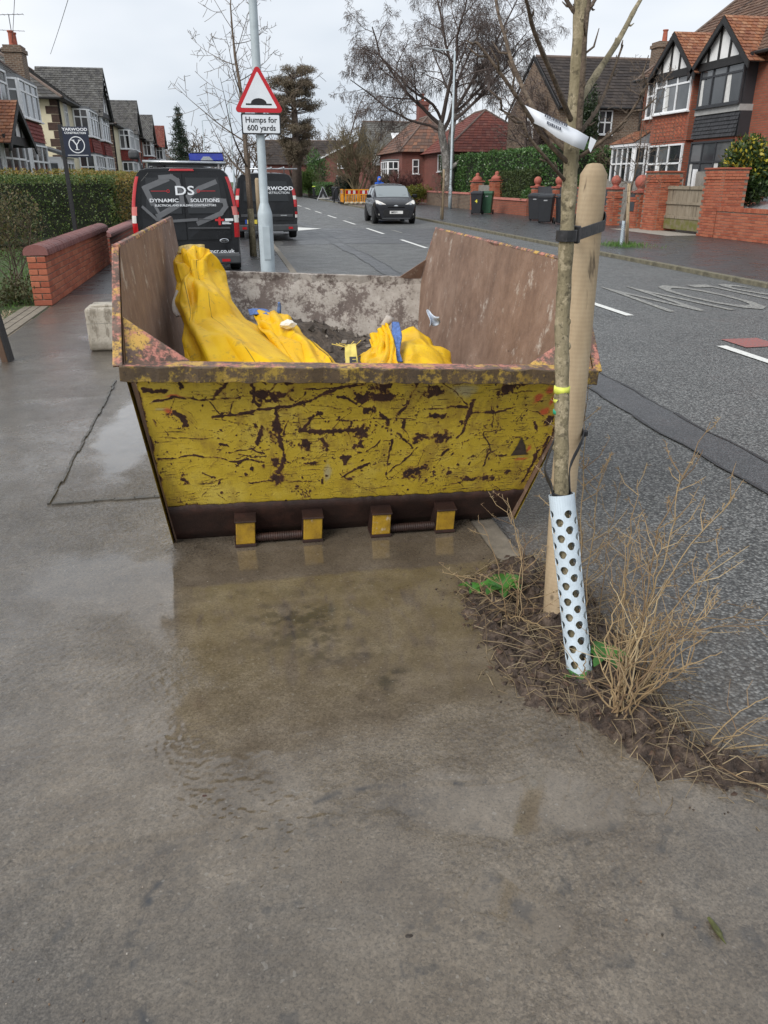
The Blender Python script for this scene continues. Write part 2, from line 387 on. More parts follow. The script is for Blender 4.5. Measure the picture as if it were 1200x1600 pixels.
# ---- near pavement: fine grid with its own wet and muddy areas
def blob(X, Y, cx, cy, rx, ry, a=0, soft=.5):
    c, s = math.cos(a), math.sin(a); u = ((X-cx)*c+(Y-cy)*s)/rx; v = (-(X-cx)*s+(Y-cy)*c)/ry
    return 1-sstep(1-soft, 1+soft, np.sqrt(u*u+v*v))
def near_pavement():
    xs = np.concatenate([np.linspace(LWX-.02, -1.15, 60)[:-1], np.linspace(-1.15, 1.06, 370)[:-1], np.linspace(1.06, 2.4, 60)]); ys = np.concatenate([np.linspace(-1.6, .85, 40)[:-1], np.linspace(.85, 3.3, 400)[:-1], np.linspace(3.3, 12, 360)])
    nu, nv = len(xs)-1, len(ys)-1; X, Y = np.meshgrid(xs, ys); X = X.ravel(); Y = Y.ravel()
    n1 = fbm(X, Y, 3, 5, 1.6); n2 = fbm(X, Y, 9, 5, 4.5); Xd = X+(n2-.5)*.28; Yd = Y+(fbm(X, Y, 21, 5, 4.5)-.5)*.28
    pud = np.maximum.reduce([
        blob(Xd, Yd, .34, 2.70, .86, .72, 0, .5)*.95, blob(Xd, Yd, .62, 2.2, .34, .42, .3, .4)*.95,
        blob(Xd, Yd, .26, 2.0, .6, .5, 0, .7)*.72, blob(Xd, Yd, -.58, 2.95, .55, .32, 0, .8)*.7,
        blob(Xd, Yd, -.74, 5.1, .22, 1.2, 0, .5)*.72, blob(Xd, Yd, .62, 1.49, .30, .16, .1, .45)*.9,
        blob(Xd, Yd, .42, 1.55, .2, .1, 0, .5)*.66, blob(Xd, Yd, .5, 1.15, .09, .10, 0, .5)*.86, blob(Xd, Yd, -.62, 1.44, .12, .06, .2, .5)*.3,
        blob(Xd, Yd, .95, 1.42, .22, .06, -.5, .5)*.8, blob(Xd, Yd, .22, 1.3, .2, .12, 0, .6)*.66, blob(Xd, Yd, -1.3, 8.6, .35, .5, 0, .5)*.72,
        blob(Xd, Yd, .85, 1.05, .3, .16, .4, .6)*.52, blob(Xd, Yd, -.1, 1.75, .5, .2, 0, .7)*.5])
    wet = np.clip(np.maximum(pud, .5+.26*(n1-.5)*2 + .1*sstep(3.5, 1.5, Y)), 0, 1)
    wet = np.where(Y > 6, wet*.8, wet)
    mud = np.clip(.6+.35*blob(Xd, Yd, .45, 2.2, 1.0, 1.35, 0, .4)+.42*sstep(4.2, 2.2, Y)*sstep(-1.1, .1, X)+.5*(n1-.5), 0, 1)
    mud = np.clip(mud+.55*blob(Xd, Yd, .78, 1.62, .35, .3, 0, .6)-.32*sstep(1.5, 1.2, Y)*(1-blob(Xd, Yd, .5, 1.0, .4, .4, 0, .6)), 0, 1)
    lineD = np.abs(Y-(1.535+.07*X+.02*np.sin(X*7)+(n2-.5)*.05)); ckD = np.abs(X-(-.27+.05*np.sin(Y*9)+.06*(n2-.5)))
    seam = np.maximum(np.clip(1-lineD/.012, 0, 1)*sstep(-.2, .2, X)*(1-sstep(.5, .7, X))*.8+np.exp(-((Y-1.47-.07*X)/.05)**2)*.32*sstep(-.9, -.3, X)*(1-sstep(.4, .7, X)), (np.clip(1-ckD/.018, 0, 1)*.9+np.exp(-(ckD/.06)**2)*.5*sstep(.45, .6, fbm(X, Y, 44, 4, 22)))*sstep(1.5, 1.3, Y))
    seam = np.maximum(seam, .5*sstep(.62, .7, fbm(X, Y, 47, 4, 20))*sstep(1.7, 1.2, Y))
    grit = np.maximum.reduce([seam*sstep(.35, .55, fbm(X, Y, 46, 3, 40)), blob(Xd, Yd, .14, 2.44, .2, .12, .3, .7)*.8, blob(Xd, Yd, .28, 2.3, .12, .05, 0, .8)*.5, blob(Xd, Yd, .45, 2.03, .05, .07, .4, .8)*.75, blob(Xd, Yd, .04, 2.7, .5, .04, 0, .9)*.3])*sstep(.35, .6, fbm(X, Y, 33, 4, 30))
    line = Y-(1.535+.07*X+.02*np.sin(X*7)+(n2-.5)*.05)          # a worn edge between two layings of asphalt
    Z = (n1-.5)*.012*(1-pud)-.0016*sstep(.3, .9, pud)+.005*sstep(-.01, .012, line)*sstep(-1.2, -.6, X)*(1-sstep(.55, .75, X))
    ck = np.abs(X-(-.27+.05*np.sin(Y*9)+.06*(n2-.5)))            # rough fretted seam
    Z -= .0012*sstep(.03, .0, ck)*sstep(1.5, 1.35, Y)*sstep(.45, .6, n2)
    ch = sstep(.55, .75, fbm(X, Y, 41, 3, 14)); Z += .0015*ch*(1-pud)
    rel = sstep(.36, .6, fbm(X, Y, 42, 2, 95))*.0019+fbm(X, Y, 43, 2, 150)*.0016; area = .6+.6*sstep(.35, .65, fbm(X, Y, 45, 3, 3.5))   # stones showing through the slurry
    Z += rel*area*(1-sstep(.3, .62, pud))*sstep(4.0, 3.0, Y)
    Z = np.where((X > .55) & (Y < 3), Z, Z)
    # the apron of the crossing ends where the tree pit and the kerb begin
    F = gridF(nu, nv); keep = ((X < KX-.118) | (Y < 1.46))[F].all(1); Z = Z-.05*sstep(1.5, 2.3, X)
    used = np.unique(F[keep]); remap = np.full(len(X), -1); remap[used] = np.arange(len(used)); V = np.stack([X, Y, Z], 1)[used]
    return npmesh('pavement', V, remap[F[keep]], M_PAVE, None, True, dict(wet=wet[used], mud=mud[used], grit=grit[used]))
pave = struct(near_pavement())
fp = sheet('pavement', LWX-.02, KX-.125, 12.0, 150, 0, M_RPAVE); struct(fp)
struct(sheet('pavement', LWX-.02, KX-.125, -4, -1.6, 0, M_RPAVE))
rp = struct(sheet('pavement', RKX+.125, RWX+.3, -4, 190, 0, M_RPAVE))
struct(sheet('garden_ground', RWX+.3, 90, -4, 190, -.004, M_GARDEN))
lg = struct(sheet('garden_ground', -90, LWX-.02, 9.9, 190, -.004, M_GRASSBASE))
struct(sheet('gravel_drive', -30, LWX-.02, -4, 9.9, -.004, M_GRAVELBASE))
# seam of an old reinstatement beside the skip
mb = MB(); rr = random.Random(4)
for k in range(26):
    y = 3.83+k*.102; x = -.99+rr.uniform(-.008, .008); mb.box(x-.006, x+.007, y, y+.106, -.002, .0085+rr.uniform(0, .003))
for k in range(6):
    x = -.975+k*.1; mb.box(x, x+.104, 3.815+rr.uniform(-.006, .006), 3.838, -.002, .009)
mb.build('sealed_joint', simple('joint_grout', (.075, .07, .062), .4, var=.4, scale=20, bump=.4), pave)
# edging of the drive
mb = MB()
e = thing('drive_edging', 'pale timber edging boards between pavement and gravel drive', 'edging', (LWX-.2, 9.5, 0))
for k in range(3):
    MB().box(LWX-.03-.10*(k+1), LWX-.03-.10*k-.008, 8.2+.1*k, 10.85, -.03, .012+.002*k).build('board', simple('pale_timber', (.2, .17, .13), .8, var=.3, scale=8, bump=.4), e, bevel=.004)

# ---- kerbs: each stone its own piece
ks = MB().box(-.06, .06, 0, .905, -.2, 0).build('kerb_stone', M_KERB, pave, bevel=.012); ks.location = (KX-.06, 1.8, -.01)
rr = random.Random(2)
for k in range(1, 60):
    o = ks.copy(); col.objects.link(o); y = 1.8+k*.915
    o.parent = pave if y < 12 else fp; o.location = (KX-.06+rr.uniform(-.006, .006), y, .004+rr.uniform(-.005, .006)-(.02 if 1.2 < y < 3 else 0)); o.rotation_euler = (rr.uniform(-.004, .004), 0, rr.uniform(-.004, .004))
M_KERB2 = simple('mossy_kerb', (.155, .14, .095), .8, var=.45, scale=7, bump=.5, bscale=120)
me2 = ks.data.copy(); me2.materials.clear(); me2.materials.append(M_KERB2)
for k in range(78):
    o = ks.copy(); o.data = me2; col.objects.link(o); o.parent = rp
    y = 4+k*.915; o.location = (RKX+.06+rr.uniform(-.006, .006), y, .006-(.075 if 25.5 < y < 34.5 and False else 0)); o.rotation_euler = (0, 0, rr.uniform(-.004, .004))
# ---- road markings and repairs
road = bpy.data.objects['road']
mb = MB()
mb.grid(lambda u, v: (2.78+u*.33+.03*math.sin(v*37)+.02*math.sin(v*91)+.012*math.sin(v*300), -2+v*36, -.0655), 3, 160)
struct(mb.build('trench_repair', M_TRENCH))
mb = MB()
for sx in (0, .33):
    q = [(2.78+sx+.03*math.sin(v/160*37)+.02*math.sin(v/160*91)+.012*math.sin(v/160*300), -2+v/160*36) for v in range(161)]
    for a, b in zip(q, q[1:]):
        wv = .009*(.4+abs(math.sin(a[1]*3.1)+.4*math.sin(a[1]*11))); mb.poly([(a[0]-wv, a[1], -.0615), (a[0]+wv, a[1], -.0615), (b[0]+wv, b[1], -.0615), (b[0]-wv, b[1], -.0615)])
mb.build('sealed_crack', M_SEAL, road)
mb = MB(); mb.grid(lambda u, v: (1.3+u*6.2+.2*math.sin(v*9), 21.5+v*7.5+.4*math.sin(u*5), -.0658), 12, 12); struct(mb.build('road_patch', M_TRENCH))
for a, b in ((-2.6, 1.2), (3.0, 7.17), (9.15, 12.9), (14.6, 17.8), (20.0, 23.1), (25.8, 29.1), (31.8, 35.1), (37.5, 40.7), (43.4, 46.6), (49.3, 52.5), (55.2, 58.4), (61, 64.2), (67, 70.2), (73, 76.2)):
    sheet('centre_line', 4.86, 4.97, a, b, -.0605, M_LINE, road)
for a, b in ((24.2, 26), (29.4, 31.2), (34.6, 36.4), (39.8, 41.6), (45, 46.8)):
    sheet('lane_line', 5.55, 5.64, a+2, b+2, -.0605, M_LINE2, road)
MB().poly([(2.0, 27.6, -.0602), (3.3, 29.2, -.0602), (2.1, 30.6, -.0602), (1.95, 29, -.0602)]).build('hump_triangle', M_LINE, road)
sheet('red_surfacing', 5.12, 5.55, 7.05, 7.5, -.0622, M_REDP, road)
textmesh('SLOW', 1.0, 'slow_lettering', M_LINE2, road, (6.85, 10.75, -.0612), (-1, 0, 0), (0, -1, 0), wide=.92, ext=.0005)
bpy.data.objects['slow_lettering'].data.transform(Matrix.Translation((0, 10.75, 0)) @ Matrix.Scale(3.7, 4, (0, 1, 0)) @ Matrix.Translation((0, -10.75, 0)))

# ---- muddy tree pit at the kerb
PIT = [(.74, 2.58), (.72, 2.3), (.73, 1.93), (.82, 1.78), (.9, 1.64), (.99, 1.45), (1.25, 1.30), (1.6, 1.2), (1.62, 1.42), (1.36, 1.62), (1.34, 1.9), (1.4, 2.3), (1.42, 2.62), (1.28, 2.84), (1.02, 2.84), (.84, 2.74)]
def inside(X, Y, poly):
    """signed distance (positive inside)"""
    n = len(poly); ins = np.zeros(X.shape, bool); D = np.full(X.shape, 1e9)
    for i in range(n):
        ax, ay = poly[i]; bx, by = poly[(i+1) % n]
        cr_ = ((ay > Y) != (by > Y)) & (X < (bx-ax)*(Y-ay)/((by-ay) or 1e-9)+ax); ins ^= cr_
        t = np.clip(((X-ax)*(bx-ax)+(Y-ay)*(by-ay))/((bx-ax)**2+(by-ay)**2), 0, 1)
        D = np.minimum(D, np.hypot(X-ax-t*(bx-ax), Y-ay-t*(by-ay)))
    return np.where(ins, D, -D)
nu, nv = 190, 300
X, Y = np.meshgrid(np.linspace(.55, 1.75, nu+1), np.linspace(1.1, 3.0, nv+1)); X = X.ravel(); Y = Y.ravel()
D = inside(X, Y, PIT)+(fbm(X, Y, 50, 4, 6)-.5)*.12
h = sstep(-.02, .16, D)
lump = fbm(X, Y, 51, 4, 12); lump2 = fbm(X, Y, 52, 3, 40)
base = np.where(X < KX, .0, -.07); base = -.07*sstep(KX-.05, KX+.12, X)*sstep(1.42, 1.62, Y)
PITZ = base-.03+h*(.022+.022*fbm(X, Y, 53, 2, 3)+.075*(np.abs(lump-.5)*2)**.8+.045*(lump2-.5))+h*.02*sstep(.9, 1.1, X)
sm = MT('wet_soil'); sm.col(sm.ramp(sm.noise(26, 5, .7), [(.32, (.02, .013, .010)), (.5, (.07, .047, .034)), (.66, (.17, .125, .092))])); sm.set('Roughness', sm.ramp(sm.noise(18, 4, .7), [(.35, .18), (.6, .7)]))
sm.bump(sm.noise(90, 5, .75), .9, .012)
F = gridF(nu, nv); keep = (D[F] > -.012).all(1)
V = np.stack([X, Y, PITZ], 1); used = np.unique(F[keep]); remap = np.full(len(V), -1); remap[used] = np.arange(len(used))
verge = struct(npmesh('verge_soil', V[used], remap[F[keep]], sm.m, None, True))
def pit_z(x, y):
    i = int(round((x-.55)/1.2*nu)); j = int(round((y-1.1)/1.9*nv)); i = min(max(i, 0), nu); j = min(max(j, 0), nv)
    return float(PITZ[j*(nu+1)+i])
def pit_d(x, y): return float(inside(np.array([x]), np.array([y]), PIT)[0])
# ================================================================== the skip
SKY_ = math.cos(-.018), math.sin(-.018)
def S(u, v, w):
    uu = u+.047*w
    return Vector((.453+uu*SKY_[0]-v*SKY_[1], 3.217+uu*SKY_[1]+v*SKY_[0], w-.047*u*min(1, max(0, w)/.5)+.004))
def hw(w): return .80+.115*w
rng = np.random.default_rng(1)
skip = thing('skip', 'battered yellow metal skip with rust scratches and brown inside, standing on the pavement', 'skip', (.453, 3.217, 0))

def mat_skip_yellow():
    t = MT('scratched_yellow_paint'); A = t.attr('rust'); O = t.attr('orange'); Pl = t.attr('pale')
    big = t.noise(3.2, 5, .65); med = t.noise(16, 6, .72); fin = t.noise(85, 4, .7)
    yel = t.ramp(t.math('ADD', t.math('MULTIPLY', big, .6), t.math('MULTIPLY', med, .4)), [(.35, (.52, .36, .03)), (.5, (.66, .475, .045)), (.65, (.74, .57, .10))])
    st = t.noise(9, 5, .7, t.map((1.2, 1.2, .12))); yel = t.mix(t.ramp(st, [(.5, 0), (.62, .55)]), yel, (.33, .2, .04))
    # hairline scratches running across
    s1 = t.noise(30, 5, .75, t.map((.35, .35, 5), (0, R(12), 0))); s2 = t.noise(26, 5, .75, t.map((.35, .35, 5), (0, R(-38), 0))); s3 = t.noise(24, 5, .75, t.map((4, 4, .5), (0, R(14), 0)))
    s = t.math('MAXIMUM', t.ramp(s1, [(.585, 0), (.62, 1)]), t.math('MAXIMUM', t.ramp(s2, [(.6, 0), (.635, 1)]), t.ramp(s3, [(.61, 0), (.65, 1)])))
    s = t.math('MULTIPLY', s, t.ramp(t.noise(5, 4), [(.42, .25), (.58, 1)]))
    chip = t.math('ADD', t.math('MULTIPLY', med, .62), t.math('MULTIPLY', fin, .38)); chip = t.ramp(chip, [(.545, 0), (.585, .85)])
    chip = t.math('MULTIPLY', chip, t.ramp(t.noise(4.2, 5, .6), [(.47, 0), (.58, 1)]))
    a = t.math('ADD', A, t.math('MULTIPLY', t.math('SUBTRACT', t.noise(110, 5, .8), .5), 1.1), True)
    a = t.math('MAXIMUM', a, t.math('MAXIMUM', t.math('MULTIPLY', s, .62), chip))
    c = t.mix(Pl, yel, (.5, .45, .28))
    c = t.mix(O, c, t.ramp(fin, [(.3, (.62, .10, .035)), (.7, (.75, .17, .06))]))
    c = t.mix(t.ramp(a, [(.3, 0), (.46, .85)]), c, t.ramp(fin, [(.3, (.17, .06, .018)), (.7, (.32, .15, .035))]))
    c = t.mix(t.ramp(a, [(.46, 0), (.6, 1)]), c, t.ramp(med, [(.35, (.028, .013, .010)), (.65, (.085, .036, .024))]))
    t.col(c); t.set('Roughness', t.ramp(a, [(.3, .42), (.55, .82)]))
    t.bump(t.math('ADD', t.math('MULTIPLY', a, -.9), t.math('MULTIPLY', med, .35)), .45, .008); return t.m
def mat_rusty(name, ramp3, streak=(.34, .28, .22), flake=None, rough=.72, pale=.0, flk=.56):
    t = MT(name); st = t.noise(4, 6, .68, t.map((1.2, 1.2, .8))); med = t.noise(13, 6, .7); fin = t.noise(95, 4, .7)
    c = t.ramp(t.math('ADD', t.math('MULTIPLY', st, .55), t.math('MULTIPLY', med, .45)), [(.3, ramp3[0]), (.5, ramp3[1]), (.7, ramp3[2])])
    sc = t.noise(14, 6, .78, t.map((2.2, 2.2, .3), (R(10), R(8), 0))); c = t.mix(t.math('MULTIPLY', t.ramp(sc, [(.58, 0), (.66, .25)]), t.ramp(t.noise(3.1, 4, .6), [(.42, .12), (.6, 1)])), c, streak)
    if pale >= 0 and not flake: sc2 = t.noise(6, 7, .8, t.map((1.1, 1.1, .9), (R(14), 0, 0), loc=(3, 1, 2))); c = t.mix(t.ramp(sc2, [(.57, 0), (.66, .75)]), c, (.52, .47, .41))
    c = t.mix(t.ramp(fin, [(.6, 0), (.72, .5)]), c, (.05, .03, .022))
    if flake:
        f = t.math('ADD', t.math('MULTIPLY', t.noise(11, 6, .72), .65), t.math('MULTIPLY', t.noise(50, 4, .7), .35))
        c = t.mix(t.ramp(f, [(flk-.07, 0), (flk, .9)]), c, flake[0]); c = t.mix(t.ramp(t.noise(9, 6, .7, t.map(loc=(7, 2, 4))), [(.53, 0), (.59, .9)]), c, flake[1])
        c = t.mix(t.ramp(t.noise(75, 4, .75), [(.57, 0), (.64, .85)]), c, ramp3[0])
    if pale > 0:
        p = t.math('ADD', t.math('MULTIPLY', t.noise(5.5, 6, .68), .6), t.math('MULTIPLY', t.noise(42, 5, .75), .4))
        c = t.mix(t.ramp(p, [(.46, 0), (.53, .9)]), c, t.ramp(med, [(.3, (.30, .265, .225)), (.7, (.50, .46, .41))]))
    t.col(c); t.set('Roughness', rough)
    t.bump(t.math('ADD', t.math('MULTIPLY', fin, .5), med), .45, .008); return t.m
M_SKY = mat_skip_yellow()
M_INNER = mat_rusty('brown_rusted_plate', ((.12, .07, .048), (.215, .135, .094), (.31, .21, .155)), (.44, .36, .28))
M_BACK = mat_rusty('plate_with_concrete_residue', ((.07, .05, .042), (.13, .1, .085), (.2, .16, .14)), (.36, .31, .26), pale=1)
M_RIM = mat_rusty('flaking_rim', ((.055, .032, .024), (.12, .075, .055), (.19, .13, .10)), (.3, .2, .15), ((.50, .20, .15), (.55, .34, .07)), .62)
M_RIMF = mat_rusty('rim_front', ((.03, .02, .014), (.075, .048, .024), (.14, .09, .04)), (.2, .13, .05), ((.28, .18, .025), (.33, .22, .03)), .62, flk=.6)
M_BAND = mat_rusty('black_rusted_band', ((.010, .005, .004), (.03, .013, .009), (.075, .03, .02)), (.06, .028, .02), None, .6, pale=-1)
M_BRK = mat_rusty('bracket_yellow', ((.1, .05, .012), (.34, .2, .012), (.46, .29, .02)), (.12, .06, .02), None, .5)

# ---- front end panel with its own scratches (panel coordinates a across, b down)
NU, NV = 560, 180
A_, B_ = np.meshgrid(np.linspace(0, 1, NU+1), np.linspace(0, 1, NV+1)); A_ = A_.ravel(); B_ = B_.ravel()
PW, PH = 1.66, .78
def tob(x, y):
    xl = 218+(y-612)*.2136; xr = 907-(y-612)*.4955; return ((x-xl)/(xr-xl)*PW, (y-612)/220*PH)
c1 = lambda x, y: tob(180+x/3.158, 560+y/3.158)
c2 = lambda x, y: tob(540+x/2.857, 560+y/2.857)
px = A_*PW+(fbm(A_*PW, B_*PH, 60, 4, 16)-.5)*.03; py = B_*PH+(fbm(A_*PW, B_*PH, 61, 4, 16)-.5)*.03
rust = np.zeros_like(A_)
brk = fbm(A_*PW, B_*PH, 66, 3, 13); rag = fbm(A_*PW, B_*PH, 62, 4, 26); rag2 = fbm(A_*PW, B_*PH, 63, 3, 90)
def stroke(pts, wd):
    global rust
    wd = wd/470*.5*.72; D = np.full(A_.shape, 9.)
    for (ax, ay), (bx, by) in zip(pts, pts[1:]):
        t = np.clip(((px-ax)*(bx-ax)+(py-ay)*(by-ay))/((bx-ax)**2+(by-ay)**2+1e-12), 0, 1); D = np.minimum(D, np.hypot(px-ax-t*(bx-ax), py-ay-t*(by-ay)))
    rust = np.maximum(rust, np.clip(1.0-(D/wd-.4+(rag-.5)*2.6+(rag2-.5)*3.0)*.42, 0, 1)*np.clip(.42+.95*brk, 0, 1))
def chip(c, rx, ry):
    global rust
    k = 1/470/ (3.0) ; d = np.hypot((px-c[0])/(rx*k*.95), (py-c[1])/(ry*k*1.05)); rust = np.maximum(rust, np.clip(1.12-(d+(rag-.5)*2.4+(rag2-.5)*2.6)*.55, 0, 1))
for f, pl, wd in [
    (c1, [(475,235),(520,205),(560,170),(600,148)], 5), (c1, [(650,150),(665,200),(660,250),(690,275)], 6), (c1, [(690,155),(720,190)], 4), (c1, [(790,155),(740,210)], 4),
    (c1, [(180,262),(300,240),(420,248),(590,240)], 4), (c1, [(470,320),(560,308),(650,297),(760,285),(880,262),(1000,225),(1080,200),(1200,180)], 5), (c1, [(890,205),(1040,205),(1200,190)], 2),
    (c1, [(205,497),(260,488),(380,483),(520,497),(690,508)], 3), (c1, [(700,350),(690,400),(672,430)], 6), (c1, [(770,290),(765,340),(790,440),(800,500),(775,560)], 7),
    (c1, [(890,375),(920,320),(980,305)], 6), (c1, [(880,375),(1000,380),(1200,372)], 7), (c1, [(1060,240),(1110,245),(1150,260)], 4), (c1, [(995,415),(1015,460)], 7), (c1, [(595,600),(740,600),(940,603)], 2),
    (c1, [(1080,590),(1200,540)], 4), (c1, [(490,435),(540,442)], 4), (c1, [(300,300),(330,320),(340,350)], 8), (c1, [(165,210),(250,212)], 6), (c1, [(460,260),(500,310)], 2), (c1, [(570,250),(540,310)], 2),
    (c1, [(820,340),(800,385)], 3), (c1, [(1060,330),(1180,335)], 2), (c1, [(400,560),(470,580)], 2), (c1, [(540,470),(640,455),(700,470)], 2), (c1, [(1180,420),(1150,455)], 6), (c1, [(1110,490),(1095,530)], 6), (c1, [(440,405),(270,408)], 2),
    (c2, [(290,130),(280,180),(245,235),(200,275)], 6), (c2, [(550,230),(530,290),(510,345),(480,370)], 6), (c2, [(540,280),(650,268),(750,255)], 3), (c2, [(0,300),(300,297)], 2), (c2, [(330,260),(440,250),(520,255)], 4),
    (c2, [(180,380),(160,450),(155,530)], 3), (c2, [(155,530),(230,470),(300,410)], 3), (c2, [(205,350),(280,410)], 3), (c2, [(0,505),(60,485)], 4), (c2, [(380,140),(450,190),(520,245)], 2), (c2, [(600,340),(640,430),(610,500)], 2),
    (c2, [(130,280),(160,325)], 5), (c2, [(440,420),(420,450)], 5), (c2, [(690,455),(730,450)], 4), (c2, [(850,310),(870,350)], 4), (c2, [(640,230),(650,330)], 1.5), (c2, [(930,370),(860,470),(800,585)], 5), (c2, [(560,210),(720,200),(850,190)], 1.5), (c2, [(60,420),(130,380)], 2)]:
    stroke([f(*q) for q in pl], wd)
for f, c, rx, ry in [
    (c1, (735,235), 70, 26), (c1, (455,170), 24, 11), (c1, (175,165), 12, 16), (c1, (315,580), 30, 28), (c1, (765,370), 38, 42), (c1, (905,430), 26, 30), (c1, (1180,240), 26, 20), (c1, (940,515), 32, 9), (c1, (770,590), 28, 32), (c1, (755,510), 24, 22),
    (c1, (980,600), 9, 17), (c1, (495,600), 5, 11), (c1, (645,540), 8, 14), (c1, (690,530), 7, 12), (c1, (205,340), 12, 16), (c1, (320,190), 9, 14), (c1, (820,185), 30, 9), (c1, (665,355), 10, 14), (c1, (1130,600), 18, 14), (c1, (1100,490), 12, 10), (c1, (860,625), 10, 8),
    (c2, (708,170), 42, 34), (c2, (140,175), 34, 24), (c2, (100,215), 82, 18), (c2, (50,145), 12, 18), (c2, (360,200), 38, 24), (c2, (400,290), 54, 16), (c2, (240,310), 11, 24), (c2, (300,370), 42, 17), (c2, (400,370), 42, 24), (c2, (265,520), 40, 36), (c2, (445,520), 14, 28),
    (c2, (735,530), 18, 18), (c2, (640,565), 50, 20), (c2, (40,340), 46, 30), (c2, (30,400), 22, 16), (c2, (920,300), 16, 26), (c2, (70,265), 30, 14), (c2, (700,452), 14, 8), (c2, (540,560), 34, 12), (c2, (335,500), 10, 14), (c2, (790,165), 14, 10)]:
    chip(f(*c), rx, ry)
rq = random.Random(21)      # fine scratches and pinprick chips over the whole panel
for k in range(330):
    x, y = rq.uniform(.02, PW-.02), rq.uniform(.01, .58); a = rq.choice([rq.gauss(0, .2), rq.gauss(.5, .3), rq.gauss(-.6, .3), rq.uniform(-1.5, 1.5)]); l = rq.uniform(.02, .15); m0 = rust.copy()
    stroke([(x, y), (x+math.cos(a)*l*.5, y+math.sin(a)*l*.5+rq.gauss(0, .004)), (x+math.cos(a)*l, y+math.sin(a)*l)], rq.uniform(.5, 1.5)); rust = np.maximum(m0, rust*rq.uniform(.45, .95))
for k in range(330):
    cxx = rq.choice([.55, .62, .85, .95, 1.05, .2, 1.4, .75, 1.25]); chip((min(PW, max(0, rq.gauss(cxx, .16))), min(.6, abs(rq.gauss(.2, .22)))), rq.uniform(1.2, 7), rq.uniform(1.2, 7))
edge = np.minimum(np.minimum(A_, 1-A_)*PW, np.minimum(B_+.02, 1)*PH); rust = np.maximum(rust, np.clip(.62-edge/.02+(rag-.5)*1.2, 0, .8))
orange = np.zeros_like(A_)
for f, c, rx, ry in [(c2, (918,185), 22, 14), (c2, (860,215), 18, 26), (c2, (905,270), 22, 18), (c2, (935,230), 10, 30), (c2, (828,430), 14, 26), (c2, (795,475), 30, 8), (c1, (262,300), 24, 18), (c1, (300,235), 40, 5)]:
    k = 1/470/3.0; c = f(*c); d = np.hypot((px-c[0])/(rx*k), (py-c[1])/(ry*k)); orange = np.maximum(orange, np.clip(1.6-d-(rag-.5)*2, 0, 1))
pale = np.zeros_like(A_)
for f, c, rx, ry in [(c2, (500,195), 70, 40), (c1, (235,292), 45, 8), (c1, (210,258), 30, 6), (c2, (790,464), 22, 4), (c1, (1010,560), 20, 60)]:
    k = 1/470/3.0; c = f(*c); d = np.hypot((px-c[0])/(rx*k), (py-c[1])/(ry*k)); pale = np.maximum(pale, np.clip(1.3-d-(rag-.5)*1.6, 0, .8))
W0 = .798; dent = (fbm(A_*PW, B_*PH, 64, 3, 2.2)-.7)*.02
def panel_pt(a, b):            # a across, b down; slopes in towards the base
    w_ = W0*(1-b); return (-1+2*a)*(.80+(.86-.80)*(1-b)), -.338*(1-b)+.055*b, w_
V = np.array([S(*panel_pt(a, b)) for a, b in zip(A_, B_)]); V[:, 1] += dent*np.sin(np.pi*np.clip(B_, 0, 1))*np.sin(np.pi*A_)-.006*rust*0
V[:, 1] = np.minimum(V[:, 1], np.array([S(*panel_pt(a, b)).y for a, b in zip(A_, B_)])+.003)
npmesh('end_panel', V, gridF(NU, NV), M_SKY, skip, True, dict(rust=rust, orange=orange, pale=pale))
# dark triangular scrap of an old sticker
t1 = [c2(*q) for q in ((740, 455), (768, 415), (792, 368), (812, 410), (818, 450), (790, 452))]
MB().poly([S(*[k+d for k, d in zip(panel_pt(a/PW, b/PH), (0, -.004, -.002))]) for a, b in t1]).build('sticker_scrap', simple('sticker_brown', (.07, .05, .035), .6, var=.4, scale=30), skip)
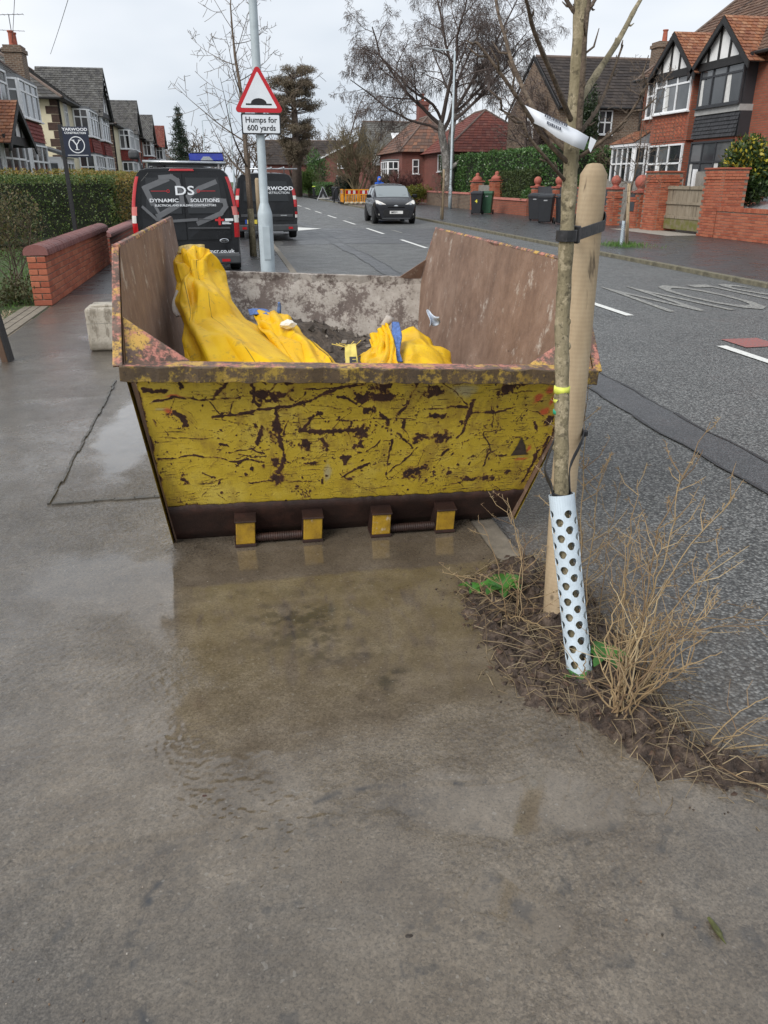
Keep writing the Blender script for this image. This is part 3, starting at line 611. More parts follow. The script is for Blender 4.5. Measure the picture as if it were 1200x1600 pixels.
# inside skin of the front panel, rear panel, floor, sides
def plate(name, q, m, th=.008, sub=1):
    P = [Vector(p) for p in q]; n = (P[1]-P[0]).cross(P[2]-P[0]).normalized()*th
    return MB().prism(P, n).build(name, m, skip, bevel=.002, seg=1)
plate('end_panel_inner', [S(-.79, .087, .02), S(.79, .087, .02), S(.85, -.305, .77), S(-.85, -.305, .77)], M_INNER)
plate('end_panel', [S(-.80, 2.36, 0), S(.80, 2.36, 0), S(.89, 2.77, .856), S(-.89, 2.77, .856)], M_BACK)
plate('floor_plate', [S(-.79, .1, .012), S(.79, .1, .012), S(.79, 2.34, .012), S(-.8, 2.34, .012)], M_INNER)
for s_ in (-1, 1):
    prof = [(.0, .0), (-.33, .77), (-.40, .856), (.02, 1.22), (2.58, 1.22), (2.77, .856), (2.36, .0)]
    inn = [S(s_*(hw(w_)-.012), v, w_) for v, w_ in prof]; outp = [S(s_*hw(w_), v, w_) for v, w_ in prof]
    # inner skin as a dense, slightly dented sheet
    mbi = MB()
    def vr(w_):
        a = -.43*w_ if w_ < .77 else (-.33-.07*(w_-.77)/.086 if w_ < .856 else -.40+.42*(w_-.856)/.364)
        b = 2.36+.41*w_/.856 if w_ < .856 else 2.77-.19*(w_-.856)/.364
        return a, b
    def fn(u, v, s_=s_):
        w_ = v*1.22; a, b = vr(w_); vv = a+(b-a)*u; d = .016*(mnoise.noise((vv*2.1, w_*2.4, s_*5))+.5*mnoise.noise((vv*5, w_*5, s_*9)))*math.sin(math.pi*u)
        return S(s_*(hw(w_)-.014+d), vv, w_)
    mbi.grid(fn, 60, 34).build('side_wall_inner', M_INNER, skip, True)
    o = MB().poly(outp).build('side_wall', M_SKY, skip); o.data.attributes.new('rust', 'FLOAT', 'POINT')
    # top edge bar and sloped end flanges
    MB().tube([S(s_*(hw(1.22)+.0), .0, 1.218), S(s_*hw(1.22), 2.59, 1.218)], .014, 6).build('top_edge', M_RIM, skip)
    for va, vb_, nm in ((-.42, .02, 'front_flange'), (2.79, 2.58, 'rear_flange')):
        a0 = S(s_*(hw(.85)-.012), va+.0, .852); b0 = S(s_*(hw(1.22)-.012), vb_, 1.225); outv = Vector((s_*.034, 0, 0)); nrm = (b0-a0).cross(outv).normalized()*.01
        MB().prism([a0, a0+outv, b0+outv*.75, b0], nrm).build(nm, M_RIM, skip, bevel=.003)
    # corner gussets
    g0 = S(s_*(hw(.856)-.02), -.385, .85); g1 = S(s_*(hw(1.0)-.016), -.235, .995); g2 = S(s_*(hw(.856)-.235), -.30, .85)
    MB().prism([g0, g1, g2], (0, .01, 0)).build('gusset', M_RIM, skip, bevel=.002)
    g0 = S(s_*(hw(.856)-.02), 2.75, .85); g1 = S(s_*(hw(1.0)-.02), 2.68, 1.0); g2 = S(s_*(hw(.856)-.2), 2.75, .85)
    MB().prism([g0, g1, g2], (0, -.01, 0)).build('gusset', M_INNER, skip, bevel=.002)
    for v in (.55, 1.8):
        MB().lathe([(.04, -.01), (.04, .1), (.055, .1), (.055, .13)], S(s_*hw(.7), v, .7), 12, 'x').build('lifting_lug', M_BAND, skip) if s_ > 0 else MB().lathe([(.055, -.13), (.055, -.1), (.04, -.1), (.04, .01)], S(s_*hw(.7), v, .7), 12, 'x').build('lifting_lug', M_BAND, skip)
# rims: channel sections with a slightly wavy, knocked edge
def rim(v0, v1, w0, w1, name, m, half=.898):
    def ring(k, n=40):
        u = -half+2*half*k/n; d = .004*math.sin(k*1.7)+.003*math.sin(k*4.1); e = .003*math.sin(k*2.9+1)
        return [S(u, v0+d, w0+e), S(u, v1, w0+e), S(u, v1, w1), S(u, v0+d, w1+d*.6)]
    mb = MB(); R_ = [ring(k) for k in range(41)]
    for r_ in R_: mb.v += [tuple(p) for p in r_]
    for k in range(40):
        for j in range(4): mb.f.append((k*4+j, k*4+(j+1) % 4, k*4+4+(j+1) % 4, k*4+4+j))
    mb.f += [(0, 1, 2, 3), (163, 162, 161, 160)]
    return mb.build(name, m, skip, bevel=.004)
rim(-.43, -.335, .846, .858, 'rim_top', M_RIM)
rim(-.436, -.424, .802, .8575, 'rim_front', M_RIMF)
rim(-.40, -.33, .795, .803, 'rim_return', M_BAND, .89)
rim(2.74, 2.80, .80, .862, 'rim_rear', M_BACK)
# bottom band and lifting brackets on the front end
def bpt(a, b, off): u, v, w_ = panel_pt(a, b); return S(u*1.003, v-off, w_)
mb = MB(); n_ = 40
mb.grid(lambda u, v: bpt(u, .765+.235*v+(.010*mnoise.noise((u*23, 0, 0))+.007*mnoise.noise((u*70, 3, 0)))*(v < .01), .010), 160, 4)
mb.build('bottom_band', M_BAND, skip, True, solid=.006)
for u0 in (-.478, -.180, .132, .432):
    uc = u0; b0 = [S(uc-.042, -.085, .0), S(uc+.042, -.085, .0), S(uc+.042, -.085, .115), S(uc-.042, -.085, .115)]
    MB().prism([b0[0]+Vector((0, 0, .012)), b0[1]+Vector((0, 0, .012)), b0[2], b0[3]], Vector((0, .012, 0))).build('bracket', M_BRK, skip, bevel=.004)
    mb = MB()
    for du in (-.043, .033):
        mb.prism([S(uc+du, -.077, .0), S(uc+du, .05, .0), S(uc+du, -.02, .125), S(uc+du, -.077, .12)], Vector((.01, 0, 0)))
    mb.prism([S(uc-.047, -.093, .113), S(uc+.047, -.093, .113), S(uc+.047, -.005, .128), S(uc-.047, -.005, .128)], Vector((0, 0, .008)))
    mb.obb(S(uc-.047, -.091, .0), Vector((.094, 0, 0)), Vector((0, .1, 0)), Vector((0, 0, .014))).build('bracket_cheek', M_BAND, skip, bevel=.002)
for ua, ub in ((-.432, -.226), (.178, .386)):
    mb = MB(); P = []; n_ = 60
    mb.tube([S(ua+(ub-ua)*k/n_, -.05, .026) for k in range(n_+1)], [.019+.0025*math.cos(k*2.1) for k in range(n_+1)], 10)
    mb.build('lifting_bar', M_RIM if False else M_BAND, skip, True)

# ================================================================== what lies in the skip
def catmull(P, nu, nv):
    """smooth surface through a control grid P[row][col]"""
    P = np.array(P, float)
    def interp(Q, n):
        m = len(Q); t = np.linspace(0, m-1-1e-6, n+1); i = t.astype(int); f = (t-i).reshape((-1,)+(1,)*(Q.ndim-1))
        g = lambda k: Q[np.clip(i+k, 0, m-1)]
        return .5*(2*g(0)+(g(1)-g(-1))*f+(2*g(-1)-5*g(0)+4*g(1)-g(2))*f**2+(3*g(0)-g(-1)-3*g(1)+g(2))*f**3)
    Q = interp(P, nv); Q = np.swapaxes(interp(np.swapaxes(Q, 0, 1), nu), 0, 1); return Q
def facet(P, nu, nv, seed, amp=.03, nc=6, mc=8, smooth=1, hang=.009):
    """stiff sheet: flat facets between sharp creases, a few hanging folds"""
    rng = np.random.default_rng(seed); C0 = catmull(P, nc, mc); du = np.gradient(C0, axis=1); dv = np.gradient(C0, axis=0); n = np.cross(du, dv); n /= np.linalg.norm(n, axis=2)[..., None]+1e-9
    e = np.ones(C0.shape[:2]); e[0] = e[-1] = .3; e[:, 0] = e[:, -1] = .45
    C0 = C0+n*(rng.normal(size=C0.shape[:2])*amp*e)[..., None]+du*(rng.uniform(-.33, .33, C0.shape[:2])*e)[..., None]+dv*(rng.uniform(-.33, .33, C0.shape[:2])*e)[..., None]
    U, V = np.meshgrid(np.linspace(0, nc-1e-6, nu+1), np.linspace(0, mc-1e-6, nv+1)); i = U.astype(int); j = V.astype(int); fx = (U-i)[..., None]; fy = (V-j)[..., None]; dg = (rng.random((mc, nc)) < .5)[j, i][..., None]
    a, b, c_, d = C0[j, i], C0[j, i+1], C0[j+1, i], C0[j+1, i+1]
    A = np.where(fx+fy < 1, a+(b-a)*fx+(c_-a)*fy, d+(c_-d)*(1-fx)+(b-d)*(1-fy)); B = np.where(fx > fy, a+(b-a)*fx+(d-b)*fy, a+(c_-a)*fy+(d-c_)*fx); Q = np.where(dg, A, B)
    u = U/nc; v = V/mc; du = np.gradient(Q, axis=1); dv = np.gradient(Q, axis=0); n = np.cross(du, dv); n /= np.linalg.norm(n, axis=2)[..., None]+1e-9
    ph = u*4.3+.5*np.sin(v*2.2+seed)+.35*(fbm(u*3, v*2, seed, 1)-.5); tri = np.abs((ph % 1)-.5)*4-1
    ph2 = u*2.6-v*2.1+.3*(fbm(u*3, v*3, seed+1, 1)-.5); tri2 = np.abs((ph2 % 1)-.5)*4-1
    Q = Q+n*(hang*(tri*(.4+fbm(u*2, v*2, seed+2, 1))+.7*tri2*fbm(u*3, v*3, seed+3, 1))+.004*(fbm(u*22, v*22, seed+4, 2)-.5))[..., None]
    for k in range(smooth):
        R_ = Q.copy(); R_[1:-1, 1:-1] = (Q[1:-1, 1:-1]*2+Q[:-2, 1:-1]+Q[2:, 1:-1]+Q[1:-1, :-2]+Q[1:-1, 2:])/6; Q = R_
    return Q
def cloth(name, P, m, parent, seed, nu=70, nv=90, amp=.03, fs=(9, 3.2), thick=.004, attrs=None, crumple=.5, excess=1.16):
    Q = catmull(P, nu, nv); du = np.gradient(Q, axis=1); dv = np.gradient(Q, axis=0); n = np.cross(du, dv); n /= np.linalg.norm(n, axis=2)[..., None]+1e-9
    U, Vv = np.meshgrid(np.linspace(0, 1, nu+1), np.linspace(0, 1, nv+1))
    f1 = fbm(U*fs[0]*.55+Vv*.9, Vv*fs[1]*.7, seed, 2); f2 = fbm(U*fs[0]*.5-Vv*2.5, Vv*fs[1]*.8+U*2, seed+1, 1)
    f3 = fbm(U*2.6+Vv*3.1, Vv*2.4-U*2.4, seed+2, 2)
    f4 = fbm(U*fs[0]*.5+Vv*3, Vv*3.4+U*2.2, seed+3, 1); f5 = fbm(U*9-Vv*6, Vv*11+U*3, seed+4, 2)
    rd = lambda f: np.maximum(0, 1-np.abs(2*f-1)*3.2)
    rq_ = np.random.default_rng(seed); fold = 0         # stiff sheet: long straight creases between flat facets
    for i_ in range(6):
        an = rq_.uniform(-.7, .7) if i_ < 3 else rq_.uniform(.6, 2.4); k_ = rq_.uniform(1.3, 3.4); ph = k_*(U*np.cos(an)*1.15+Vv*np.sin(an)*1.3)+rq_.uniform(0, 1)+.5*(f1-.5)
        fold = fold+(np.abs((ph % 1)-.5)*4-1)*(.3+1.1*fbm(U*2.2+i_, Vv*2.2, seed+9+i_, 1))/(k_**.8)
    d = amp*(.5*(f1-.5)*2+crumple*1.35*fold+crumple*.35*rd(f2)-crumple*.25*rd(f4))
    Q = facet(P, nu, nv, seed, amp) if nu > 30 else Q+n*d[..., None]
    o = npmesh(name, Q.reshape(-1, 3), gridF(nu, nv), m, parent, True)
    md = o.modifiers.new('solid', 'SOLIDIFY'); md.thickness = thick
    return o, Q
def mat_sack():
    t = MT('yellow_woven_sack'); f = t.noise(6, 5, .6); d = t.noise(22, 6, .75)
    c = t.ramp(f, [(.3, (.74, .41, .004)), (.7, (.88, .56, .010))]); c = t.mix(t.ramp(d, [(.56, 0), (.66, .55)]), c, (.3, .19, .06))
    wv = t.N.new('ShaderNodeTexWave'); wv.inputs['Scale'].default_value = 300; t.L(t.tc(), wv.inputs['Vector'])
    t.col(c); t.set('Roughness', .5); t.set('Specular IOR Level', .22); t.bump(t.math('ADD', t.math('MULTIPLY', wv.outputs['Fac'], .2), t.noise(40, 4, .6)), .3, .006); return t.m
M_SACK = mat_sack(); M_BLUE = simple('blue_webbing', (.09, .17, .42), .7, var=.4, scale=60, bump=.6, bscale=200)
M_STITCH = simple('dark_stitching', (.06, .045, .02), .8)
M_PALE = simple('pale_dirty_fabric', (.48, .43, .38), .8, var=.2, scale=20)
sackA = thing('rubble_sack', 'bright yellow woven sack draped against the left inner wall of the skip', 'sack', (0, 4, .3))
Pm = [[(-.30, 4.95, 1.10), (-.262, 4.90, 1.135), (-.20, 4.87, 1.15), (-.145, 4.88, 1.15), (-.115, 5.0, 1.06)],
      [(-.33, 4.85, 1.05), (-.27, 4.74, 1.085), (-.20, 4.66, 1.09), (-.14, 4.74, 1.085), (-.05, 4.92, 1.02)],
      [(-.32, 4.72, 1.00), (-.28, 4.60, 1.035), (-.20, 4.50, 1.04), (-.125, 4.62, 1.03), (-.03, 4.84, .985)],
      [(-.295, 4.4, .90), (-.25, 4.18, .935), (-.18, 4.08, .945), (-.085, 4.28, .925), (.0, 4.62, .86)],
      [(-.262, 4.0, .82), (-.21, 3.82, .845), (-.13, 3.76, .85), (.01, 3.95, .845), (.10, 4.4, .78)],
      [(-.225, 3.6, .74), (-.14, 3.46, .76), (.0, 3.42, .79), (.16, 3.58, .795), (.27, 4.2, .72)],
      [(-.19, 3.15, .58), (-.07, 3.1, .6), (.1, 3.05, .62), (.30, 3.15, .66), (.44, 3.7, .66)]]
o, QA = cloth('sack_body', Pm, M_SACK, sackA, 70, 90, 120, .03, (7, 2.2))
o, QB = cloth('sack_flap', [[(.10, 4.55, .80), (.19, 4.45, .835), (.28, 4.42, .80), (.33, 4.5, .72)], [(.13, 4.1, .79), (.23, 4.0, .80), (.32, 4.0, .775), (.40, 4.1, .69)], [(.2, 3.7, .74), (.3, 3.65, .76), (.39, 3.68, .755), (.47, 3.8, .67)], [(.25, 3.2, .6), (.34, 3.15, .64), (.44, 3.2, .62), (.56, 3.4, .55)]], M_SACK, sackA, 75, 60, 60, .018, (4, 3))
mb = MB()
for c_ in (28, 52): mb.tube([QA[r_, c_]+np.array([0, -.004, .003]) for r_ in range(4, 118, 2)], .0016, 4)
for c_ in (40,): mb.tube([QB[r_, c_]+np.array([0, -.003, .005]) for r_ in range(2, 58, 2)], .0018, 4)
mb.build('seam', M_STITCH, sackA)
cloth('sack_hem', [[(-.292, 4.93, 1.145), (-.22, 4.88, 1.158), (-.145, 4.9, 1.155)], [(-.30, 4.91, 1.105), (-.225, 4.86, 1.115), (-.145, 4.88, 1.112)]], simple('hem_tape', (.5, .38, .14), .7, var=.3, scale=40), sackA, 80, 20, 6, .004, (4, 1))
cloth('lifting_strap', [[(.08, 4.62, .815), (.14, 4.55, .83), (.2, 4.5, .82)], [(.085, 4.5, .80), (.145, 4.44, .815), (.2, 4.4, .81)]], M_BLUE, sackA, 81, 16, 8, .004)
MB().tube([(.245, 4.43, .82), (.25, 4.42, .86), (.247, 4.41, .88)], [.012, .01, .007], 6).build('strap_end', M_BLUE, sackA)
cloth('inner_lining', [[(-.30, 4.45, .95), (-.26, 4.40, .945)], [(-.32, 4.3, .90), (-.26, 4.24, .90)], [(-.30, 4.2, .85), (-.28, 4.16, .86)]], M_PALE, sackA, 83, 10, 12, .006)
sackB = thing('rubble_sack', 'yellow woven sack heaped to a point at the right of the skip rubble', 'sack', (.85, 3.8, .3))
cloth('sack_body', [[(.70, 4.5, .55), (.85, 4.38, .67), (.985, 4.28, .745), (1.08, 4.2, .66), (1.13, 4.25, .55)],
      [(.66, 4.1, .62), (.80, 4.0, .68), (.95, 3.98, .71), (1.075, 3.95, .66), (1.12, 4.0, .58)],
      [(.62, 3.7, .62), (.76, 3.65, .68), (.90, 3.65, .70), (1.02, 3.65, .66), (1.08, 3.75, .55)],
      [(.56, 3.25, .5), (.7, 3.2, .58), (.86, 3.2, .6), (.98, 3.2, .56), (1.05, 3.3, .45)]], M_SACK, sackB, 90, 70, 70, .016, (5, 3))
cloth('sack_flap', [[(.68, 4.0, .74), (.735, 3.97, .80), (.775, 3.98, .815)], [(.66, 3.8, .72), (.72, 3.75, .745), (.775, 3.76, .75)], [(.54, 3.5, .68), (.63, 3.45, .72), (.72, 3.45, .715)], [(.52, 3.2, .6), (.62, 3.15, .63), (.7, 3.15, .62)]], M_SACK, sackB, 93, 40, 40, .012, (4, 3))
cloth('lifting_strap', [[(.80, 3.98, .825), (.835, 3.97, .825)], [(.775, 3.85, .775), (.82, 3.83, .785)], [(.745, 3.72, .72), (.785, 3.70, .73)], [(.735, 3.6, .70), (.775, 3.58, .705)]], M_BLUE, sackB, 95, 10, 20, .004)
MB().tube([(.76, 4.0, .80), (.79, 4.0, .84), (.81, 4.0, .83)], [.02, .024, .016], 8).build('strap_loop', M_PALE, sackB, True)
lab = thing('printed_strap', 'short yellow printed strap with dark lettering between the two sacks', 'strap', (.5, 3.45, .6))
cloth('strap', [[(.485, 3.5, .81), (.535, 3.49, .815)], [(.475, 3.42, .76), (.53, 3.41, .765)], [(.465, 3.35, .7), (.525, 3.34, .705)]], simple('pale_yellow_tape', (.62, .5, .12), .6, scale=20), lab, 97, 12, 20, .003)
textmesh('E', .05, 'lettering', simple('print_black', (.03, .03, .035), .6), lab, (.502, 3.375, .762), (1, -.15, 0), (.05, .55, .8), wide=1.2, bold=.003)
mb = MB(); rr = random.Random(3)
for k in range(9):
    a = Vector((.50+rr.uniform(-.03, .05), 3.5, .80)); mb.tube([a, a+Vector((rr.uniform(-.07, .05), rr.uniform(-.03, .03), rr.uniform(.0, .03)))], .002, 3)
mb.build('frayed_thread', simple('frayed_yellow', (.55, .42, .1), .7), lab)
paper = MB().grid(lambda u, v: (1.085+.05*u+.008*math.sin(5*v), 4.3+.06*math.sin(3*u+v), .74+.085*v*(1-.35*u)+.008*math.sin(7*u)), 8, 8).build('paper_scrap', simple('pale_blue_paper', (.55, .62, .72), .6, scale=40, var=.25), None, True, solid=.002)
tag(paper, 'torn pale blue paper scrap leaning on the right skip wall', 'paper')
def rock(name, c, r, m, seed, parent=None, sq=(1, 1, .7)):
    bm = bmesh.new(); bmesh.ops.create_icosphere(bm, subdivisions=2, radius=1)
    for v in bm.verts:
        d = 1+.45*mnoise.noise(v.co*1.4+Vector((seed*3.1, seed, 0))); v.co = Vector((v.co.x*sq[0], v.co.y*sq[1], v.co.z*sq[2]))*d*r+Vector(c)
    me = bpy.data.meshes.new(name); bm.to_mesh(me); bm.free(); return link(name, me, m, parent)
tag(rock('plaster_lump', (.265, 4.02, .825), .04, simple('white_plaster', (.72, .69, .62), .9, bump=.5), 5, sq=(1.1, .8, .55)), 'white plaster lump lying on the yellow sack flap', 'plaster')
# rubble filling the skip
def rub(u, v):
    x = -.36+u*1.66; y = 3.3+v*2.35; return (x, y, .30+.22*fbm(x, y, 100, 4, 2.2)+.16*math.exp(-((x-.42)/.28)**2-((y-5.1)/.5)**2)*1.4+.05*fbm(x, y, 101, 3, 14))
rb = MB().grid(rub, 90, 110).build('rubble', simple('dark_rubble_soil', (.085, .066, .05), .9, var=.6, scale=30, bump=.9, bscale=80), None, True)
tag(rb, 'dark gritty rubble and soil filling the skip', 'rubble', kind='stuff')
mb = MB(); rr = random.Random(8)
for k in range(420):
    u, v = rr.random(), rr.random(); p = rub(u, v); s_ = rr.uniform(.008, .03); a = Vector((rr.uniform(-1, 1), rr.uniform(-1, 1), rr.uniform(-1, 1))).normalized(); b = a.orthogonal().normalized(); c_ = a.cross(b)
    mb.obb(Vector(p)+Vector((0, 0, s_*.3))-(a+b+c_)*s_*.5, a*s_*1.4, b*s_, c_*s_*.8)
mb.build('stones', leafmat('mixed_stones', [(.06, .05, .04), (.2, .17, .14), (.12, .1, .09), (.35, .31, .26)], .9), rb, recalc=False)['kind'] = 'stuff'
# ================================================================== the young tree, its stake and guard
def mat_bark(name, cs, streak=.25, scale=14):
    t = MT(name); f = t.noise(scale, 6, .7, t.map((1, 1, streak))); c = t.ramp(f, [(.28, cs[0]), (.5, cs[1]), (.72, cs[2])])
    l = t.vor(30, vec=t.map((1, 1, .35))); c = t.mix(t.ramp(l, [(.06, .7), (.16, 0)]), c, tuple(x*.35 for x in cs[0]))
    pt = t.noise(scale*1.6, 5, .7); c = t.mix(t.ramp(pt, [(.53, 0), (.6, .6)]), c, tuple(min(1, x*1.25) for x in cs[2])); c = t.mix(t.ramp(t.noise(scale*3, 4, .7, t.map(loc=(4, 2, 7))), [(.55, 0), (.63, .7)]), c, tuple(x*.5 for x in cs[0]))
    t.col(c); t.set('Roughness', .8); t.bump(t.math('ADD', f, t.math('MULTIPLY', t.noise(110, 4, .7), .6)), .8, .008); return t.m
M_BARK = mat_bark('young_tree_bark', ((.12, .098, .055), (.22, .185, .11), (.34, .285, .19)))
M_TWIG = mat_bark('twig_bark', ((.05, .035, .024), (.10, .072, .05), (.16, .12, .085)), 1, 30)
tree = thing('young_tree', 'slim young tree with bare upswept branches tied to a timber stake', 'tree', (1.022, 1.94, 0))
TP = [(1.022, 1.94, -.03), (1.005, 2.04, .26), (.984, 2.12, .546), (.982, 2.16, .727), (.982, 2.2, .922), (.979, 2.23, 1.08), (.981, 2.25, 1.223), (.981, 2.27, 1.437), (.98, 2.28, 1.605), (.987, 2.3, 1.767), (.982, 2.3, 1.918), (.978, 2.32, 2.162), (.985, 2.34, 2.6), (.98, 2.36, 3.2)]
Q = catmull([[p] for p in TP], 1, 130)[:, 0]
rad = [(.0232-.003*k/130-(.008 if k > 100 else 0)*(k-100)/30)*(1+.05*math.sin(k*.9)+.07*mnoise.noise((k*.23, 1, 0))) for k in range(131)]
mb = MB(); mb.tube(Q, rad, 14)
for k in (12, 30, 38, 47, 52, 58, 63, 70, 76, 82):      # knots
    a = k*2.4; p = Vector(Q[k])+Vector((math.cos(a), math.sin(a), 0))*.022
    mb.lathe([(.001, -.011), (.005, -.006), (.0065, 0), (.005, .006), (.001, .011)], p, 8)
mb.build('trunk', M_BARK, tree, True)
BR = [[(.975, 2.28, 1.572), (.908, 2.35, 1.658), (.857, 2.45, 1.797), (.839, 2.5, 1.884), (.836, 2.6, 1.997), (.82, 2.65, 2.2)],
 [(.973, 2.28, 1.654), (.884, 2.2, 1.739), (.778, 2.1, 1.838), (.734, 2.05, 1.894), (.66, 2.0, 2.0)],
 [(.97, 2.27, 1.547), (.883, 2.25, 1.611), (.764, 2.2, 1.722), (.689, 2.2, 1.801), (.657, 2.2, 1.828)],
 [(.963, 2.27, 1.502), (.89, 2.22, 1.55), (.82, 2.2, 1.61), (.796, 2.2, 1.647), (.731, 2.2, 1.676)],
 [(.994, 2.3, 1.70), (1.091, 2.4, 1.79), (1.192, 2.5, 1.885), (1.284, 2.6, 1.985), (1.334, 2.65, 2.045), (1.42, 2.75, 2.2)],
 [(1.004, 2.3, 1.62), (1.078, 2.35, 1.69), (1.13, 2.4, 1.765), (1.161, 2.4, 1.862)],
 [(1.001, 2.28, 1.56), (1.05, 2.24, 1.602), (1.10, 2.2, 1.66), (1.13, 2.16, 1.74)],
 [(.985, 2.3, 1.89), (1.047, 2.4, 1.945), (1.128, 2.5, 2.02), (1.2, 2.5, 2.13)],
 [(.975, 2.3, 1.91), (.943, 2.3, 1.939), (.9, 2.3, 2.0), (.84, 2.3, 2.12)],
 [(.99, 2.265, 1.63), (.983, 2.255, 1.76), (.978, 2.25, 1.88), (.985, 2.24, 2.1)]]
RB = [.0085, .0075, .007, .0055, .0115, .007, .006, .008, .007, .010]
rr = random.Random(12)
for b, r0 in zip(BR, RB):
    q = catmull([[p] for p in b], 1, 26)[:, 0]; mb = MB(); mb.tube(q, [r0*(1-.62*k/26)*(1+.12*(k % 5 == 0)) for k in range(27)], 8)
    for k in range(4, 26, 3):
        p = Vector(q[k]); d = (Vector(q[min(k+1, 26)])-Vector(q[k-1])).normalized(); s_ = d.orthogonal(); s_.rotate(Matrix.Rotation(rr.uniform(0, 6.28), 3, d)); l = rr.choice([.012, .014, .02, .05 if k > 10 else .02])
        mb.tube([p, p+(s_*.7+d*.6)*l*.6, p+(s_*.6+d*1.2)*l], [.0032, .003, .0012], 5)
    mb.build('branch', M_TWIG if r0 < .011 else M_BARK, tree, True)
for z_, h_, c_, nm in ((.905, .022, (.62, .66, .10), 'yellow_tape'), (.872, .012, (.60, .62, .12), 'yellow_tape'), (.836, .012, (.02, .30, .17), 'green_tape')):
    MB().lathe([(.0246, -h_/2), (.0250, 0), (.0246, h_/2)], (.982, 2.197+.13*(z_-.9), z_), 14).build(nm, simple(nm, c_, .5, scale=40, var=.3), tree, True)

def mat_wood(name, cs, scale=4):
    t = MT(name); f = t.noise(scale*2.6, 6, .7, t.map((1, 1, .09))); g = t.noise(scale, 4, .6)
    w_ = t.N.new('ShaderNodeTexWave'); w_.bands_direction = 'Z'; w_.inputs['Scale'].default_value = 22; w_.inputs['Distortion'].default_value = 1.5; w_.inputs['Detail'].default_value = 2; t.L(t.tc(), w_.inputs['Vector'])
    c = t.ramp(t.math('ADD', t.math('MULTIPLY', f, .7), t.math('MULTIPLY', g, .3)), [(.28, cs[0]), (.5, cs[1]), (.72, cs[2])])
    c = t.mix(.07, c, w_.outputs['Color'], 'MULTIPLY')
    kn = t.vor(6.5, vec=t.map((1, 1, .7), loc=(.31, .2, .13))); c = t.mix(t.ramp(kn, [(.03, .75), (.075, 0)]), c, tuple(x*.3 for x in cs[0]))
    ckk = t.noise(16, 4, .6, t.map((1, 1, .035))); c = t.mix(t.ramp(ckk, [(.36, .8), (.40, 0)]), c, tuple(x*.3 for x in cs[0]))
    t.col(c); t.set('Roughness', .78); t.bump(t.math('ADD', f, t.ramp(ckk, [(.34, 0), (.42, 1)])), .5, .006); return t.m
M_STAKE = mat_wood('turned_pine', ((.27, .195, .115), (.41, .31, .195), (.52, .42, .285)))
SP = [(1.066, 2.25, -.05), (1.096, 2.36, .487), (1.124, 2.42, .862), (1.148, 2.48, 1.213), (1.178, 2.545, 1.50)]
Q = [Vector(p) for p in catmull([[p] for p in SP], 1, 40)[:, 0]]; d = (Q[-1]-Q[-3]).normalized()
st = MB(); st.tube(Q+[Q[-1]+d*.02, Q[-1]+d*.048], [.0450-.0015*k/40 for k in range(41)]+[.0435, .027], 20)
st = st.build('tree_stake', M_STAKE, None, True); tag(st, 'thick pale round timber stake leaning beside the young tree', 'stake')
st.modifiers.new('e', 'EDGE_SPLIT').split_angle = R(35)

def band(path, up, th, name, m, parent, closed=False):
    """flat belt of height vector up along a path, thickness th"""
    P = [Vector(p) for p in path]; n = len(P); up = Vector(up); mb = MB(); V = []
    for i in range(n):
        a, b = (P[(i-1) % n], P[(i+1) % n]) if closed else (P[max(i-1, 0)], P[min(i+1, n-1)])
        nn = (b-a).cross(up).normalized()*th/2; V += [P[i]-up/2-nn, P[i]+up/2-nn, P[i]+up/2+nn, P[i]-up/2+nn]
    fs = []
    for i in range(n if closed else n-1):
        j = (i+1) % n
        for k in range(4): fs.append((i*4+k, i*4+(k+1) % 4, j*4+(k+1) % 4, j*4+k))
    if not closed: fs += [(0, 1, 2, 3), (4*n-1, 4*n-2, 4*n-3, 4*n-4)]
    return mb.add(V, fs).build(name, m, parent, False, bevel=.001, seg=1)
M_RUB = simple('black_rubber', (.016, .016, .018), .48, var=.4, scale=30, bump=.2)
tie = thing('rubber_tree_tie', 'black rubber belt with block buckle tying tree trunk to stake', 'tie', (1.0, 2.3, 1.34))
c0 = Vector((.980, 2.262, 1.352)); cs = Vector((1.162, 2.512, 1.372)); ax = (cs-c0); ax.z = 0; ax.normalize(); sd_ = Vector((-ax.y, ax.x, 0))
band([c0+Vector((math.cos(a), math.sin(a), 0))*.0285 for a in [2*math.pi*k/20 for k in range(20)]], (0, 0, .032), .004, 'trunk_loop', M_RUB, tie, True)
ring = []
for k in range(21):
    a = -math.pi/2-.15+(math.pi+.3)*k/20; ring.append(cs+ax*math.cos(a)*.052+sd_*math.sin(a)*.052+Vector((0, 0, .032*(math.cos(a)))))
p0 = c0+ax*.03+Vector((0, 0, .0)); ring = [p0-sd_*.022]+ring+[p0+sd_*.022]
band(ring, (0, 0, .034), .004, 'stake_loop', M_RUB, tie)
MB().obb(c0+ax*.03-sd_*.03-Vector((0, 0, .024)), ax*.028, sd_*.06, Vector((0, 0, .05))).build('buckle_block', M_RUB, tie, bevel=.004)
tie2 = thing('rubber_tree_tie', 'thin black rubber strap loop low on the trunk above the white guard', 'tie', (.99, 2.13, .55))
c0 = Vector((.984, 2.125, .575)); cs = Vector((1.105, 2.375, .60))
band([c0+Vector((math.cos(a), math.sin(a), 0))*.029 for a in [2*math.pi*k/18 for k in range(18)]], (0, 0, .03), .005, 'trunk_loop', M_RUB, tie2, True)
